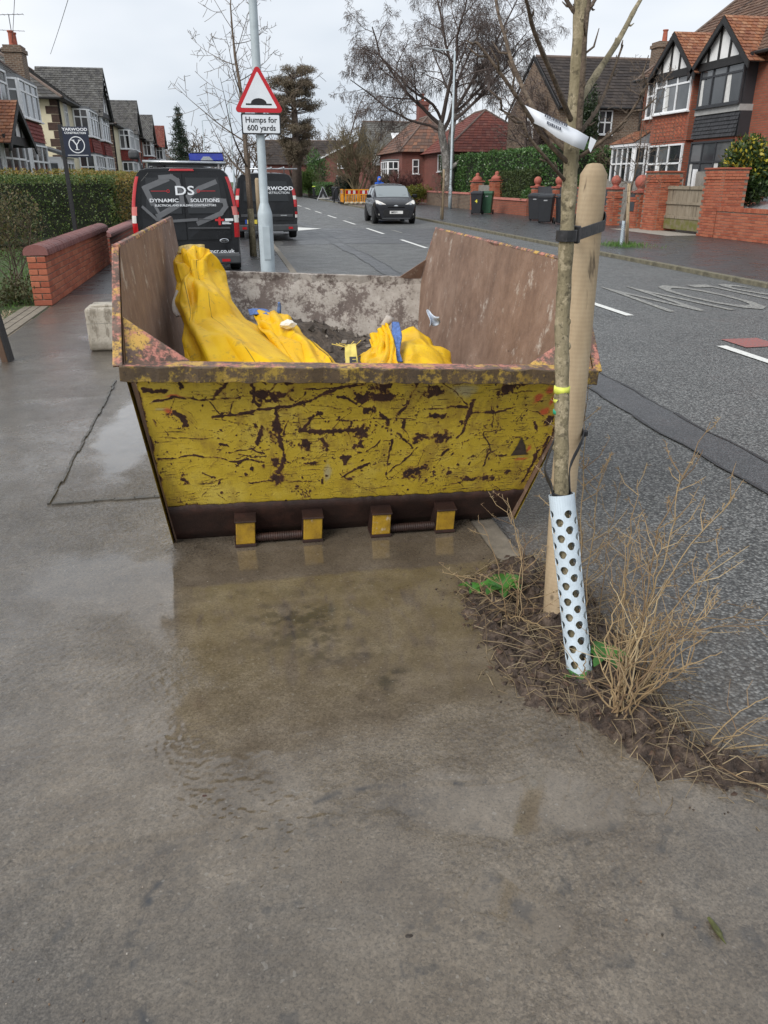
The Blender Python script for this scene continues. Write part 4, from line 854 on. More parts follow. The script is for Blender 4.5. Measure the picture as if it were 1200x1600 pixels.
for sgn in (-1, 1):
    q = [c0+Vector((sgn*.029, .0, 0)), c0+Vector((sgn*.031, .02, .03)), c0+Vector((.03+sgn*.045, .12, .06)), Vector((1.1+sgn*.05, 2.36, .70)), Vector((1.105+sgn*.02, 2.425, .72))]
    band([Vector(p) for p in catmull([[p] for p in q], 1, 16)[:, 0]], (0, 0, .022), .004, 'strap', M_RUB, tie2)
MB().lathe([(.005, -.012), (.012, -.008), (.012, .008), (.005, .012)], (1.158, 2.37, .70), 8).build('strap_end', M_RUB, tie2)

# perforated guard with real holes
M_GUARD = simple('white_plastic_mesh', (.50, .58, .64), .4, var=.1, scale=12)
GP = [Vector((1.022, 1.935, .015)), Vector((1.008, 2.03, .26)), Vector((.990, 2.105, .50)), Vector((.983, 2.128, .582))]
GQ = [Vector(p) for p in catmull([[p] for p in GP], 1, 60)[:, 0]]
glen = [0]
for a, b in zip(GQ, GQ[1:]): glen.append(glen[-1]+(b-a).length)
def gpos(th, s_, r=.0395):
    i = min(max(np.searchsorted(glen, s_)-1, 0), 59); f = (s_-glen[i])/max(1e-6, glen[i+1]-glen[i]); p = GQ[i].lerp(GQ[i+1], f); d = (GQ[min(i+2, 60)]-GQ[max(i-1, 0)]).normalized()
    a = Vector((1, 0, 0)); a = (a-d*a.dot(d)).normalized(); b = d.cross(a); return p+(a*math.cos(th)+b*math.sin(th))*r
def perforated(gp, total, ncol, pitch, hr_, r, m0, m1):
    mb = MB(); cw = 2*math.pi/ncol; half = cw/2*r; a_ = math.atan2(pitch/2, half); AN = [0, a_*.5, a_, (a_+math.pi/2)/2, math.pi/2, (math.pi/2+math.pi-a_)/2, math.pi-a_, math.pi-a_*.5, math.pi, math.pi+a_, 1.5*math.pi, 2*math.pi-a_]
    for c_ in range(ncol):
        th0 = c_*cw; off = 0 if c_ % 2 else pitch/2; s_ = m0+off
        rows = int((total-m1-s_)/pitch); ends = []
        for k in range(rows):
            sc = s_+(k+.5)*pitch; ins = []; outr = []
            for j in range(12):
                a = AN[j]; ca, sa = math.cos(a), math.sin(a); ins.append((ca*hr_, sa*hr_)); q = max(abs(ca)/half, abs(sa)/(pitch/2)); outr.append((ca/q, sa/q))
            vs_ = [gp(th0+x/r, sc+y) for x, y in ins+outr]; mb.add(vs_, [(j, (j+1) % 12, 12+(j+1) % 12, 12+j) for j in range(12)])
        for a, b in ((0, s_), (s_+rows*pitch, total)):
            for h in range(4):
                x0, x1 = th0-cw/2+cw*h/4, th0-cw/2+cw*(h+1)/4; mb.add([gp(x0, a), gp(x1, a), gp(x1, b), gp(x0, b)], [(0, 1, 2, 3)])
    return mb
g = perforated(gpos, glen[-1], 8, .052, .0134, .0395, .02, .03).build('tree_guard', M_GUARD, None, False, recalc=False, solid=.003)
tag(g, 'white perforated plastic guard round the base of the near young tree', 'tree guard')
# nursery label
M_TAG = simple('white_label_card', (.72, .75, .8), .5, var=.08, scale=10)
lt = thing('plant_label', 'white printed strip label looped round a tree branch', 'label', (.95, 2.22, 1.62))
def strip(pts, name, m):
    mb = MB(); n = len(pts); V = []
    for a, b in pts: V += [a, b]
    mb.add(V, [(2*i, 2*i+1, 2*i+3, 2*i+2) for i in range(n-1)]); return mb.build(name, m, lt, True, solid=.0012)
strip([(Vector((.815, 2.24, 1.690)), Vector((.828, 2.232, 1.651))), (Vector((.86, 2.225, 1.671)), Vector((.868, 2.22, 1.634))), (Vector((.91, 2.212, 1.648)), Vector((.903, 2.206, 1.609))), (Vector((.96, 2.205, 1.628)), Vector((.945, 2.2, 1.590))), (Vector((.995, 2.205, 1.612)), Vector((.982, 2.2, 1.578)))], 'card', M_TAG)
MB().prism([(1.0, 2.203, 1.612), (1.018, 2.203, 1.603), (1.004, 2.203, 1.573), (.996, 2.203, 1.585)], (0, .002, 0)).build('tail', M_TAG, lt)
mb = MB(); rr = random.Random(5)
for ln, (x0, z0) in enumerate(((.866, 1.664), (.873, 1.646))):
    x = x0
    while x < x0+(.06 if ln == 0 else .035):
        wd = rr.uniform(.002, .005); y_ = 2.2185-(x-.866)*.27; mb.obb((x, y_-.004, z0-(x-x0)*.43-.003), (wd, -wd*.27, -wd*.43), (.0008, -.0002, .007), (0, .0006, 0)); x += wd+rr.uniform(.0008, .002)
mb.build('print', simple('grey_print', (.10, .11, .14), .6), lt)

# ================================================================== weeds and litter in the tree pit
M_STRAW = leafmat('dry_straw', [(.29, .195, .10), (.44, .32, .17), (.2, .125, .068), (.52, .41, .24)], .8)
M_WEEDL = leafmat('weed_green', [(.035, .12, .02), (.06, .20, .03), (.09, .26, .05)], .45)
def weed(base, tips, seed, label, r0=.003, side=7, heads=True):
    rr = random.Random(seed); mb = MB()
    for tp in tips:
        b = Vector(base)+Vector((rr.gauss(0, .02), rr.gauss(0, .02), -.01)); t_ = Vector(tp); m_ = b.lerp(t_, .5)+Vector((rr.gauss(0, .03), rr.gauss(0, .03), (t_-b).length*.06))
        q = [Vector(p) for p in catmull([[b], [m_], [t_]], 1, 14)[:, 0]]
        for i in range(1, 14): q[i] += Vector((rr.gauss(0, .004), rr.gauss(0, .004), rr.gauss(0, .003)))
        mb.tube(q, [r0*(1-.6*k/14) for k in range(15)], 5, cap=False)
        for k in range(side):
            i = rr.randint(3, 13); d = (q[min(i+1, 14)]-q[i-1]).normalized(); s_ = d.orthogonal(); s_.rotate(Matrix.Rotation(rr.uniform(0, 6.28), 3, d)); l = rr.uniform(.04, .16)
            e = q[i]+(d*.7+s_*.7)*l*.5; f_ = e+(d*.8+s_*.35+Vector((0, 0, rr.uniform(-.5, .3))))*l*.6; mb.tube([q[i], e, f_], [r0*.6, r0*.45, r0*.25], 3, cap=False)
            if heads:
                for h in range(7):
                    p = e.lerp(f_, rr.random()); dd = Vector((rr.gauss(0, 1), rr.gauss(0, 1), rr.gauss(0, 1))).normalized()*rr.uniform(.006, .02); mb.tube([p, p+dd], [r0*.5, r0*.2], 3, cap=False)
    o = mb.build('dry_weed', M_STRAW, None, recalc=False); return tag(o, label, 'weed', 'dry weeds in the tree pit')
def ring_tips(b, n, spread, hmin, hmax, seed, bias=(0, 0)):
    rr = random.Random(seed); o = []
    for k in range(n):
        a = rr.uniform(0, 6.28); s_ = spread*rr.uniform(.3, 1); o.append((b[0]+math.cos(a)*s_+bias[0], b[1]+math.sin(a)*s_+bias[1], b[2]+rr.uniform(hmin, hmax)))
    return o
pz = lambda x, y: pit_z(x, y)
B = (1.27, 2.05, pz(1.27, 2.05))
weed(B, [(1.62, 2.35, .72), (1.5, 2.3, .55), (1.66, 2.2, .5), (1.4, 2.4, .5), (1.35, 2.1, .42), (1.55, 2.05, .36)], 31, 'tall dry weed with long branching straw stems leaning over the road', .0034, 12)
B = (1.14, 2.2, pz(1.14, 2.2)); weed(B, [(1.24, 2.62, .70), (1.21, 2.5, .78), (1.3, 2.5, .52), (1.18, 2.55, .46)], 32, 'upright feathery brown weed stems rising beside the timber stake', .003, 16)
B = (1.05, 1.70, pz(1.05, 1.7)); weed(B, ring_tips(B, 24, .26, .10, .28, 33, (.10, .10)), 33, 'dense tuft of pale straw stems in front of the white guard', .003, 3, False)
B = (1.2, 1.85, pz(1.2, 1.85)); weed(B, ring_tips(B, 10, .24, .2, .46, 34, (.08, .14)), 34, 'loose wiry dry weed clump between the guard and the road edge', .0022, 8)
B = (.93, 2.3, pz(.93, 2.3)); weed(B, [(.85, 2.55, .34), (.98, 2.6, .38), (1.0, 2.45, .3), (.92, 2.5, .44), (.86, 2.2, .2), (.8, 2.4, .16), (.98, 2.05, .1)], 35, 'thin brown weed stems on the skip side of the stake', .0024, 7)
B = (1.2, 1.55, pz(1.2, 1.55)); weed(B, [(1.55, 1.15, .02), (1.5, 1.3, .05), (1.35, 1.25, .04), (1.6, 1.45, .07), (1.45, 1.55, .1), (1.0, 1.75, .12), (1.38, 1.18, .0), (1.52, 1.62, .14)], 36, 'flattened dry weed stems trailing over the muddy kerb end', .0026, 6, False)
B = (1.3, 2.3, pz(1.3, 2.3)-.02); weed(B, [(1.72, 1.95, .12), (1.78, 2.0, .1), (1.5, 2.5, .3), (1.42, 2.55, .4), (1.6, 2.4, .28)], 37, 'arching dry weed reaching low across the road surface', .0024, 8)
def green_weed(base, n, size, seed, label):
    rr = random.Random(seed); mb = MB()
    for k in range(n):
        a = 6.28*k/n+rr.uniform(-.4, .4); l = size*rr.uniform(.7, 1.2); d = Vector((math.cos(a), math.sin(a), 0)); s_ = Vector((-d.y, d.x, 0)); P = []
        for i in range(7):
            t_ = i/6; c_ = Vector(base)+d*l*t_+Vector((0, 0, l*(.9*t_-.75*t_*t_)+.01)); wd = l*.26*math.sin(math.pi*min(1, t_*.92+.06))*(1+.25*math.sin(i*2.6)); P.append((c_-s_*wd+Vector((0, 0, wd*.35)), c_, c_+s_*wd+Vector((0, 0, wd*.35))))
        V = [v for p in P for v in p]; mb.add(V, [(3*i+j, 3*i+j+1, 3*i+4+j, 3*i+3+j) for i in range(6) for j in (0, 1)])
    o = mb.build('green_weed', M_WEEDL, None, True, recalc=False); return tag(o, label, 'weed', 'green weeds in the tree pit')
green_weed((.93, 2.46, pz(.93, 2.46)+.02), 9, .095, 41, 'leafy green dock weed left of the stake base')
green_weed((.83, 2.5, pz(.83, 2.5)), 5, .06, 42, 'small green seedling at the muddy edge by the skip')
green_weed((1.1, 1.93, pz(1.1, 1.93)), 8, .075, 43, 'green leafy weed right of the white tree guard')
green_weed((.995, 1.895, pz(.995, 1.895)), 4, .07, 44, 'green leaf at the foot of the white tree guard')
rr = random.Random(77); mb = MB()
while len(mb.f) < 330*4:
    x, y = rr.uniform(.72, 1.6), rr.uniform(1.28, 2.8)
    if pit_d(x, y) < .02: continue
    z_ = pz(x, y)+.008; a = rr.uniform(0, 6.28); l = rr.uniform(.012, .032); d = Vector((math.cos(a), math.sin(a), rr.uniform(-.3, .5))); s_ = Vector((-math.sin(a), math.cos(a), rr.uniform(-.3, .4)))*.4
    c_ = Vector((x, y, z_)); mb.add([c_, c_+d*l*.3+s_*l, c_+d*l, c_+d*l*.3-s_*l, c_+d*l*.4+Vector((0, 0, l*.2))], [(0, 1, 4), (1, 2, 4), (2, 3, 4), (3, 0, 4)])
tag(mb.build('leaf_litter', leafmat('dead_leaves', [(.03, .02, .014), (.075, .045, .03), (.12, .07, .045), (.05, .034, .024)], .7), None, recalc=False), 'dead brown leaf litter strewn over the tree pit mud', 'leaves', kind='stuff')
mb = MB(); n_ = 0
while n_ < 760:
    x, y = rr.uniform(.72, 1.65), rr.uniform(1.22, 2.8)
    if pit_d(x, y) < -.02: continue
    n_ += 1; a = rr.gauss(-.6, .9); l = rr.uniform(.05, .22); z_ = pz(x, y)+.006; d = Vector((math.cos(a), math.sin(a), 0)); s_ = Vector((-d.y, d.x, 0)); c_ = Vector((x, y, z_)); k = rr.uniform(-.3, .3)
    e = c_+d*l*.5+s_*l*.1*k+Vector((0, 0, rr.uniform(.005, .035))); f_ = c_+d*l+s_*l*k; f_.z = pz(f_.x, f_.y)+.006 if pit_d(f_.x, f_.y) > 0 else z_-.01
    mb.tube([c_, e, f_], [.0014, .0013, .0008], 3, cap=False)
tag(mb.build('dead_grass', leafmat('matted_straw', [(.16, .11, .065), (.34, .26, .15), (.11, .075, .045), (.42, .34, .21)], .8), None, recalc=False), 'thin dead grass stalks matted over the mud', 'grass', kind='stuff')
mb = MB(); rr = random.Random(9)
for k in range(900):                                      # clods and grit
    x, y = rr.uniform(.7, 1.6), rr.uniform(1.25, 2.85); dd = pit_d(x, y)
    if dd < -.05: continue
    s_ = rr.uniform(.004, .018) if dd > 0 else rr.uniform(.002, .006); z_ = (pz(x, y) if dd > .0 else (.0 if x < KX else -.07))+s_*.3; a = Vector((rr.gauss(0, 1), rr.gauss(0, 1), rr.gauss(0, 1))).normalized(); b = a.orthogonal().normalized(); c_ = a.cross(b); o = Vector((x, y, z_))
    mb.add([o+a*s_, o-a*s_, o+b*s_*.8, o-b*s_*.8, o+c_*s_*.7, o-c_*s_*.7], [(0, 2, 4), (2, 1, 4), (1, 3, 4), (3, 0, 4), (2, 0, 5), (1, 2, 5), (3, 1, 5), (0, 3, 5)])
tag(mb.build('mud_clods', sm.m, None, recalc=False), 'small mud clods and grit around the tree pit', 'mud', kind='stuff')
mb = MB()
for k in range(260):                                      # grit on the pavement
    x, y = rr.uniform(-1.0, .95), 1.0+rr.random()**1.5*3; s_ = rr.uniform(.0012, .0042); o = Vector((x, y, s_*.5)); a = Vector((rr.gauss(0, 1), rr.gauss(0, 1), rr.gauss(0, 1))).normalized(); b = a.orthogonal().normalized(); c_ = a.cross(b)
    mb.add([o+a*s_, o-a*s_, o+b*s_*.8, o-b*s_*.8, o+c_*s_*.7, o-c_*s_*.7], [(0, 2, 4), (2, 1, 4), (1, 3, 4), (3, 0, 4), (2, 0, 5), (1, 2, 5), (3, 1, 5), (0, 3, 5)])
tag(mb.build('grit', leafmat('grit_mix', [(.05, .04, .03), (.3, .27, .22), (.12, .1, .08), (.22, .13, .07), (.5, .47, .42)], .8), None, recalc=False), 'loose grit and pebbles scattered over the wet pavement', 'grit', kind='stuff')
def bit(name, x, y, sz, c, label, cat, seed, sq=(1, .6, .35)): return tag(rock(name, (x, y, sz*.2), sz, simple(name+'_col', c, .7, var=.4, scale=60), seed, sq=sq), label, cat)
bit('mud_lump', .27, 1.13, .010, (.03, .022, .016), 'dark crumb of mud on the pavement below the puddle', 'mud', 3)
bit('dead_leaf', -.17, 1.63, .016, (.07, .03, .02), 'small dark reddish leaf curl on the wet pavement', 'leaf', 4)
bit('moss_strand', .93, 1.02, .03, (.07, .075, .02), 'olive green moss strand lying on bare wet pavement', 'moss', 6, (.22, 1, .2))

# ================================================================== lamp post with hump sign
M_LAMP = simple('grey_blue_paint', (.40, .46, .49), .45, var=.12, scale=5, bump=.15)
lp = thing('lamp_post', 'tall pale grey lamp post carrying the hump warning sign', 'lamp post', (.585, 13.05, 0))
MB().lathe([(.115, 0), (.115, 1.02), (.11, 1.05), (.072, 1.17), (.066, 1.19), (.063, 2.5), (.055, 8.2)], (.585, 13.05, 0), 18).build('column', M_LAMP, lp, True).modifiers.new('e', 'EDGE_SPLIT').split_angle = R(50)
MB().box(.53, .64, 12.928, 12.938, .35, .85).build('access_door', M_LAMP, lp, bevel=.004)
MB().tube([(.585, 13.05, 8.15), (.585, 13.05, 8.6), (.9, 13.05, 8.8), (1.6, 13.05, 8.85)], .03, 8).build('arm', M_LAMP, lp, True)
MB().box(1.5, 2.1, 12.95, 13.15, 8.8, 8.92).build('lantern', simple('lantern_grey', (.3, .31, .32), .5), lp, bevel=.04)
M_RED = simple('sign_red', (.50, .012, .022), .35, var=.06); M_WH = simple('sign_white', (.72, .76, .80), .35, var=.04); M_BK = simple('sign_black', (.012, .012, .014), .4); M_GREY = simple('sign_back_grey', (.22, .23, .24), .5)
def rtri(cx, z0, z1, half, r, y, n=7):
    """rounded triangle outline"""
    A = [Vector((cx-half, 0, z0)), Vector((cx+half, 0, z0)), Vector((cx, 0, z1))]; C_ = (A[0]+A[1]+A[2])/3; out_ = []
    for i in range(3):
        p, a, b = A[i], (A[i-1]-A[i]).normalized(), (A[(i+1) % 3]-A[i]).normalized(); bis = (a+b).normalized(); ang = math.acos(max(-1, min(1, a.dot(b))))/2; c_ = p+bis*r/math.sin(ang)
        na = c_-(p+a*r/math.tan(ang)); nb = c_-(p+b*r/math.tan(ang)); a0 = math.atan2(-na.z, -na.x); a1 = math.atan2(-nb.z, -nb.x); da = (a1-a0+math.pi) % (2*math.pi)-math.pi
        for k in range(n+1): out_.append((c_.x+r*math.cos(a0+da*k/n), y, c_.z+r*math.sin(a0+da*k/n)))
    return out_
cx = .583
sg = thing('warning_sign', 'red bordered triangular road hump sign on the lamp post', 'sign', (cx, 12.93, 2.4))
MB().prism(rtri(cx, 2.432, 3.075, .372, .045, 12.94), (0, .004, 0)).build('backing', M_GREY, sg)
MB().prism(rtri(cx, 2.435, 3.072, .369, .043, 12.936), (0, .003, 0)).build('border', M_RED, sg)
MB().prism(rtri(cx, 2.494, 2.972, .272, .012, 12.933), (0, .002, 0)).build('face', M_WH, sg)
hp = [(cx-.19, 2.532), (cx+.19, 2.532), (cx+.19, 2.553), (cx+.115, 2.553)]+[(cx+.115*math.cos(a), 2.553+.07*math.sin(a)) for a in [math.pi*k/12 for k in range(1, 12)]]+[(cx-.115, 2.553), (cx-.19, 2.553)]
MB().prism([(x, 12.931, z_) for x, z_ in hp], (0, .0012, 0)).build('hump_symbol', M_BK, sg)
MB().box(cx-.03, cx+.03, 12.945, 12.99, 2.6, 2.64).build('clamp', M_GREY, sg)
pl = thing('sign_plate', 'white plate reading Humps for 600 yards below the triangle', 'sign', (cx+.025, 12.93, 2.15))
def rrect(x0, x1, z0, z1, r, y, n=4):
    o = []
    for cx_, cz_, a0 in ((x1-r, z1-r, 0), (x0+r, z1-r, 90), (x0+r, z0+r, 180), (x1-r, z0+r, 270)):
        for k in range(n+1): a = R(a0+90*k/n); o.append((cx_+r*math.cos(a), y, cz_+r*math.sin(a)))
    return o
px0 = cx+.02; MB().prism(rrect(px0-.292, px0+.292, 2.142, 2.424, .02, 12.944), (0, .004, 0)).build('border', M_BK, pl)
MB().prism(rrect(px0-.272, px0+.272, 2.162, 2.404, .015, 12.94), (0, .003, 0)).build('face', M_WH, pl)
textmesh('Humps for', .108, 'lettering', M_BK, pl, (px0, 12.938, 2.335), (1, 0, 0), (0, 0, 1), bold=.0016)
textmesh('600 yards', .108, 'lettering', M_BK, pl, (px0, 12.938, 2.228), (1, 0, 0), (0, 0, 1), bold=.0016)

# ================================================================== white block, post, wall, hedge on the left
t = MT('dirty_white_plastic'); c = t.ramp(t.noise(7, 5, .65), [(.3, (.36, .32, .26)), (.7, (.56, .51, .43))]); s_ = t.N.new('ShaderNodeSeparateXYZ'); t.L(t.tc(), s_.inputs[0])
c = t.mix(t.ramp(t.math('ADD', s_.outputs['Z'], t.math('MULTIPLY', t.noise(9, 4), .16)), [(.10, .75), (.19, 0)]), c, (.13, .11, .08)); c = t.mix(t.ramp(t.noise(14, 6, .7, t.map((1, 1, .4))), [(.52, 0), (.6, .75)]), c, (.2, .17, .13))
t.col(c); t.set('Roughness', .85); t.bump(t.noise(45, 6, .75), .8, .012)
wb = thing('concrete_block', 'dirty off-white block standing on the pavement beside the skip', 'block', (-1.22, 7.9, 0))
def bl(u, v, w_): return (-1.22+u*(.158+.004*w_), 7.9+v*.15, w_*.44)
MB().box(-1.385, -1.055, 7.75, 8.05, 0, .405).build('body', t.m, wb, bevel=.03, seg=4)
MB().prism([(-1.33, 7.80, .400), (-1.11, 7.80, .400), (-1.11, 8.0, .400), (-1.33, 8.0, .400)], (0, 0, .028)).build('raised_top', t.m, wb, bevel=.012)
mb = MB(); mb.box(-1.386, -1.054, 7.748, 8.052, .262, .266).build('mould_line', simple('grime_line', (.3, .28, .24), .8), wb)
pw = thing('timber_post', 'dark brown timber post with black painted edge by the gravel drive', 'post', (-2.1, 7.45, 0))
MB().prism([(-2.09, 7.4, -.0), (-2.035, 7.4, -.0), (-2.10, 7.4, .62), (-2.16, 7.4, 1.15), (-2.24, 7.4, 1.15)], (0, .12, 0)).build('board', mat_wood('dark_wood', ((.05, .028, .018), (.1, .058, .036), (.15, .09, .06))), pw, bevel=.004)
MB().prism([(-2.034, 7.396, .0), (-2.008, 7.396, .0), (-2.075, 7.396, .62), (-2.13, 7.396, 1.15), (-2.159, 7.396, 1.15), (-2.099, 7.396, .62)], (0, .128, 0)).build('edge_strip', M_RUB, pw, bevel=.003)

def mat_brickpiece(name, cs, rough=.75):
    t = MT(name); c = t.ramp(t.rnd(), [(i/(len(cs)-1), x) for i, x in enumerate(cs)]); f = t.noise(25, 5, .7); c = t.mix(.5, c, t.ramp(f, [(.3, .6), (.7, 1.1)]), 'MULTIPLY')
    t.col(c); t.set('Roughness', rough); t.bump(t.noise(90, 4, .7), .5, .006); return t.m
M_BRK1 = mat_brickpiece('orange_red_brick', [(.30, .075, .036), (.40, .11, .055), (.44, .145, .075), (.33, .09, .05)])
M_COPE = mat_brickpiece('plum_coping_brick', [(.20, .075, .065), (.25, .10, .088), (.17, .065, .06)], .6)
M_MORT = simple('mortar', (.2, .165, .13), .95, var=.3, scale=30, bump=.4)
M_CEM = simple('cement_patch', (.28, .24, .18), .95, var=.3, scale=30, bump=.5)
class Bricks:
    """individual bricks sharing a few meshes"""
    def __init__(s, m, name='brick'): s.m = m; s.c = {}; s.name = name
    def put(s, parent, x0, x1, y0, y1, z0, z1, jit=.0015, rr=random.Random(1)):
        k = (round(x1-x0, 3), round(y1-y0, 3), round(z1-z0, 3)); ctr = ((x0+x1)/2+rr.gauss(0, jit), (y0+y1)/2+rr.gauss(0, jit), (z0+z1)/2)
        if k not in s.c:
            a, b, c_ = k[0]/2, k[1]/2, k[2]/2; mb = MB().box(-a, a, -b, b, -c_, c_); me = bpy.data.meshes.new(s.name); me.from_pydata(mb.v, [], mb.f)
            bm = bmesh.new(); bm.from_mesh(me); bmesh.ops.bevel(bm, geom=bm.edges[:], offset=.004, segments=1, affect='EDGES'); bm.to_mesh(me); bm.free(); me.materials.append(s.m); s.c[k] = me
        o = bpy.data.objects.new(s.name, s.c[k]); col.objects.link(o); o.location = ctr; setp(o, parent); return o
wall = thing('garden_wall', 'orange-red brick garden wall with rounded plum coping, near end toothed by a drive', 'wall', (LWX-.12, 13.8, 0))
MB().box(LWX-.208, LWX-.012, 10.96, 16.62, -.02, .615).build('mortar_core', M_MORT, wall)
bk = Bricks(M_BRK1); rr = random.Random(3)
for r_ in range(8):
    z0 = r_*.077+.004; y = 10.95-(.1125 if r_ % 2 else 0)+.11
    while y < 16.62:
        a, b = max(y, 11.06), min(y+.215, 16.63)
        if b-a > .05: bk.put(wall, LWX-.1, LWX, a, b, z0, z0+.066, rr=rr)
        y += .225
    if r_ % 2 == 0: bk.put(wall, LWX-.22, LWX, 10.945, 11.05, z0, z0+.066, rr=rr)
    else: bk.put(wall, LWX-.104, LWX, 10.945, 11.05, z0, z0+.066, rr=rr); bk.put(wall, LWX-.22, LWX-.114, 10.945, 11.05, z0, z0+.066, rr=rr)
cm = MB(); prof = [(.15*math.cos(math.pi*k/10), .10*math.sin(math.pi*k/10)**.8 if 0 < k < 10 else 0) for k in range(11)]
prof = [(.15, -.03)]+prof+[(-.15, -.03)]
cm.prism([(x, -.036, z_) for x, z_ in prof], (0, .072, 0)); me = bpy.data.meshes.new('coping_brick'); me.from_pydata(cm.v, [], cm.f); me.materials.append(M_COPE)
MB().prism([(LWX-.11+x*.94, 10.965, .655+z_*.94) for x, z_ in prof], (0, 5.65, 0)).build('coping_mortar', M_CEM, wall)
for k in range(70):
    o = bpy.data.objects.new('coping_brick', me); col.objects.link(o); o.location = (LWX-.11+rr.gauss(0, .002), 10.99+k*.081, .655+rr.gauss(0, .0015)); setp(o, wall)
w2 = thing('garden_wall', 'lower red brick garden wall running on under the far hedge', 'wall', (LWX-.1, 25, 0))
MB().box(LWX-.22, LWX, 16.9, 34, -.02, .47).build('wall', brickmat('red_wall_brick', (.33, .085, .05), (.26, .06, .035), (.17, .12, .09)), w2)
MB().prism([(LWX-.11+x, 16.9, .50+z_*.8) for x, z_ in prof], (0, 17.1, 0)).build('coping', simple('coping_plum', (.27, .12, .11), .7, scale=14, var=.25, bump=.3), w2)
M_HEDGE = leafmat('privet_green', [(.03, .065, .014), (.065, .115, .025), (.11, .17, .04), (.19, .22, .06)], .45)
M_HEDGEY = leafmat('privet_yellowing', [(.09, .11, .025), (.2, .2, .045), (.32, .25, .06), (.38, .22, .06), (.13, .16, .04)], .5)
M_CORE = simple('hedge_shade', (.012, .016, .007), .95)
M_STEM = simple('hedge_stem', (.07, .05, .035), .9)
def hedge(label, x0, x1, y0, y1, z0, z1, n, m, size, seed, loc=None, rough=.12, ratio=.55):
    rng = np.random.default_rng(seed); h = thing('hedge', label, 'hedge', ((x0+x1)/2, (y0+y1)/2, 0))
    i_ = min(.16, (x1-x0)*.2); MB().box(x0+i_, x1-i_, y0+i_, y1-i_, z0+.1, z1-i_*1.1).build('shade_core', M_CORE, h)  # added dark box blocks light inside, standing for shade behind the leaves
    leaves('foliage', boxpoints(n, x0, x1, y0, y1, z0, z1, rng, .2, rough), size, m, h, seed, ratio)
    mb = MB(); rr = random.Random(seed)
    for k in range(8): x, y = rr.uniform(x0+.2, x1-.2), rr.uniform(y0+.2, y1-.2); mb.tube([(x, y, 0), (x+.03, y, z0+.3)], .02, 5)
    mb.build('stems', M_STEM, h)['kind'] = 'stuff'; return h
hedge('clipped dark green privet hedge across the garden behind the brick wall', -13, -2.66, 20.8, 22.2, .15, 1.62, 34000, M_HEDGE, .05, 51)
hedge('yellowing privet hedge along the pavement beside the black vans', -3.5, -2.6, 21.4, 34, .35, 1.72, 20000, M_HEDGEY, .06, 52)
hedge('straggly tall yellow-green shrubbery in front of the bay windows', -13, -3.7, 23.5, 25, .6, 1.78, 12000, M_HEDGEY, .07, 53, rough=.3)
sb = thing('shrub', 'half-bare twiggy shrub beside the brick wall end', 'shrub', (-3.05, 12.0, 0))
mb = MB(); rr = random.Random(15)
for k in range(12): grow(mb, rr, Vector((-3.05+rr.gauss(0, .12), 12.0+rr.gauss(0, .12), 0)), Vector((rr.gauss(0, .3), rr.gauss(0, .3), 1)).normalized(), rr.uniform(.8, 1.25), .012, 0, 2, dict(kids=[6, 5], seg=[6, 4, 3], sides=[5, 4, 3], rmin=.002, len=(.3, .5)))
mb.build('stems', M_TWIG, sb, recalc=False)
rng = np.random.default_rng(16); P = rng.normal(size=(2600, 3)); P /= np.linalg.norm(P, axis=1)[:, None]; P *= rng.random((2600, 1))**.4; P = P*np.array([.62, .55, .5])+np.array([-3.1, 12.0, 1.02])
leaves('foliage', P, .045, leafmat('shrub_leaf', [(.05, .05, .02), (.09, .085, .03), (.16, .12, .05), (.05, .075, .02)], .6), sb, 17)
for k, (x, y, r_, lb) in enumerate(((-2.85, 11.2, .28, 'low brown dying ground plant against the brick wall end'), (-3.3, 10.6, .3, 'low straggly plant at the edge of the gravel drive'))):
    o = thing('low_plant', lb, 'plant', (x, y, 0)); P = rng.normal(size=(900, 3))*np.array([r_*.6, r_*.6, .1])+np.array([x, y, .13]); P[:, 2] = np.abs(P[:, 2])
    leaves('foliage', P, .05, leafmat('low_leaf', [(.05, .055, .02), (.1, .09, .035), (.05, .07, .02)], .6), o, 20+k)
    mb = MB()
    for j in range(10): mb.tube([(x, y, 0), (x+rr.gauss(0, r_*.5), y+rr.gauss(0, r_*.5), .2)], .004, 4)
    mb.build('stems', M_TWIG, o)
rng = np.random.default_rng(18); n = 16000; P = np.stack([rng.uniform(-9, -2.6, n), rng.uniform(10.6, 20.8, n), np.zeros(n)], 1)
gl = leaves('lawn_grass', P, .07, leafmat('lawn_green', [(.06, .13, .02), (.09, .19, .03), (.13, .22, .05)], .6), None, 19, .12, up=2.2); tag(gl, 'bright green lawn grass behind the brick wall', 'grass', kind='stuff')
n = 5000; rng = np.random.default_rng(23); P = np.stack([rng.uniform(-4.2, LWX-.35, n), rng.uniform(7.5, 10.6, n), np.zeros(n)], 1)
gv = leaves('gravel', P, .03, leafmat('gravel_mix', [(.25, .19, .12), (.42, .34, .24), (.33, .24, .15), (.5, .42, .32)], .85), None, 24, .7, up=.2); tag(gv, 'tan gravel stones on the drive by the brick wall', 'gravel', kind='stuff')
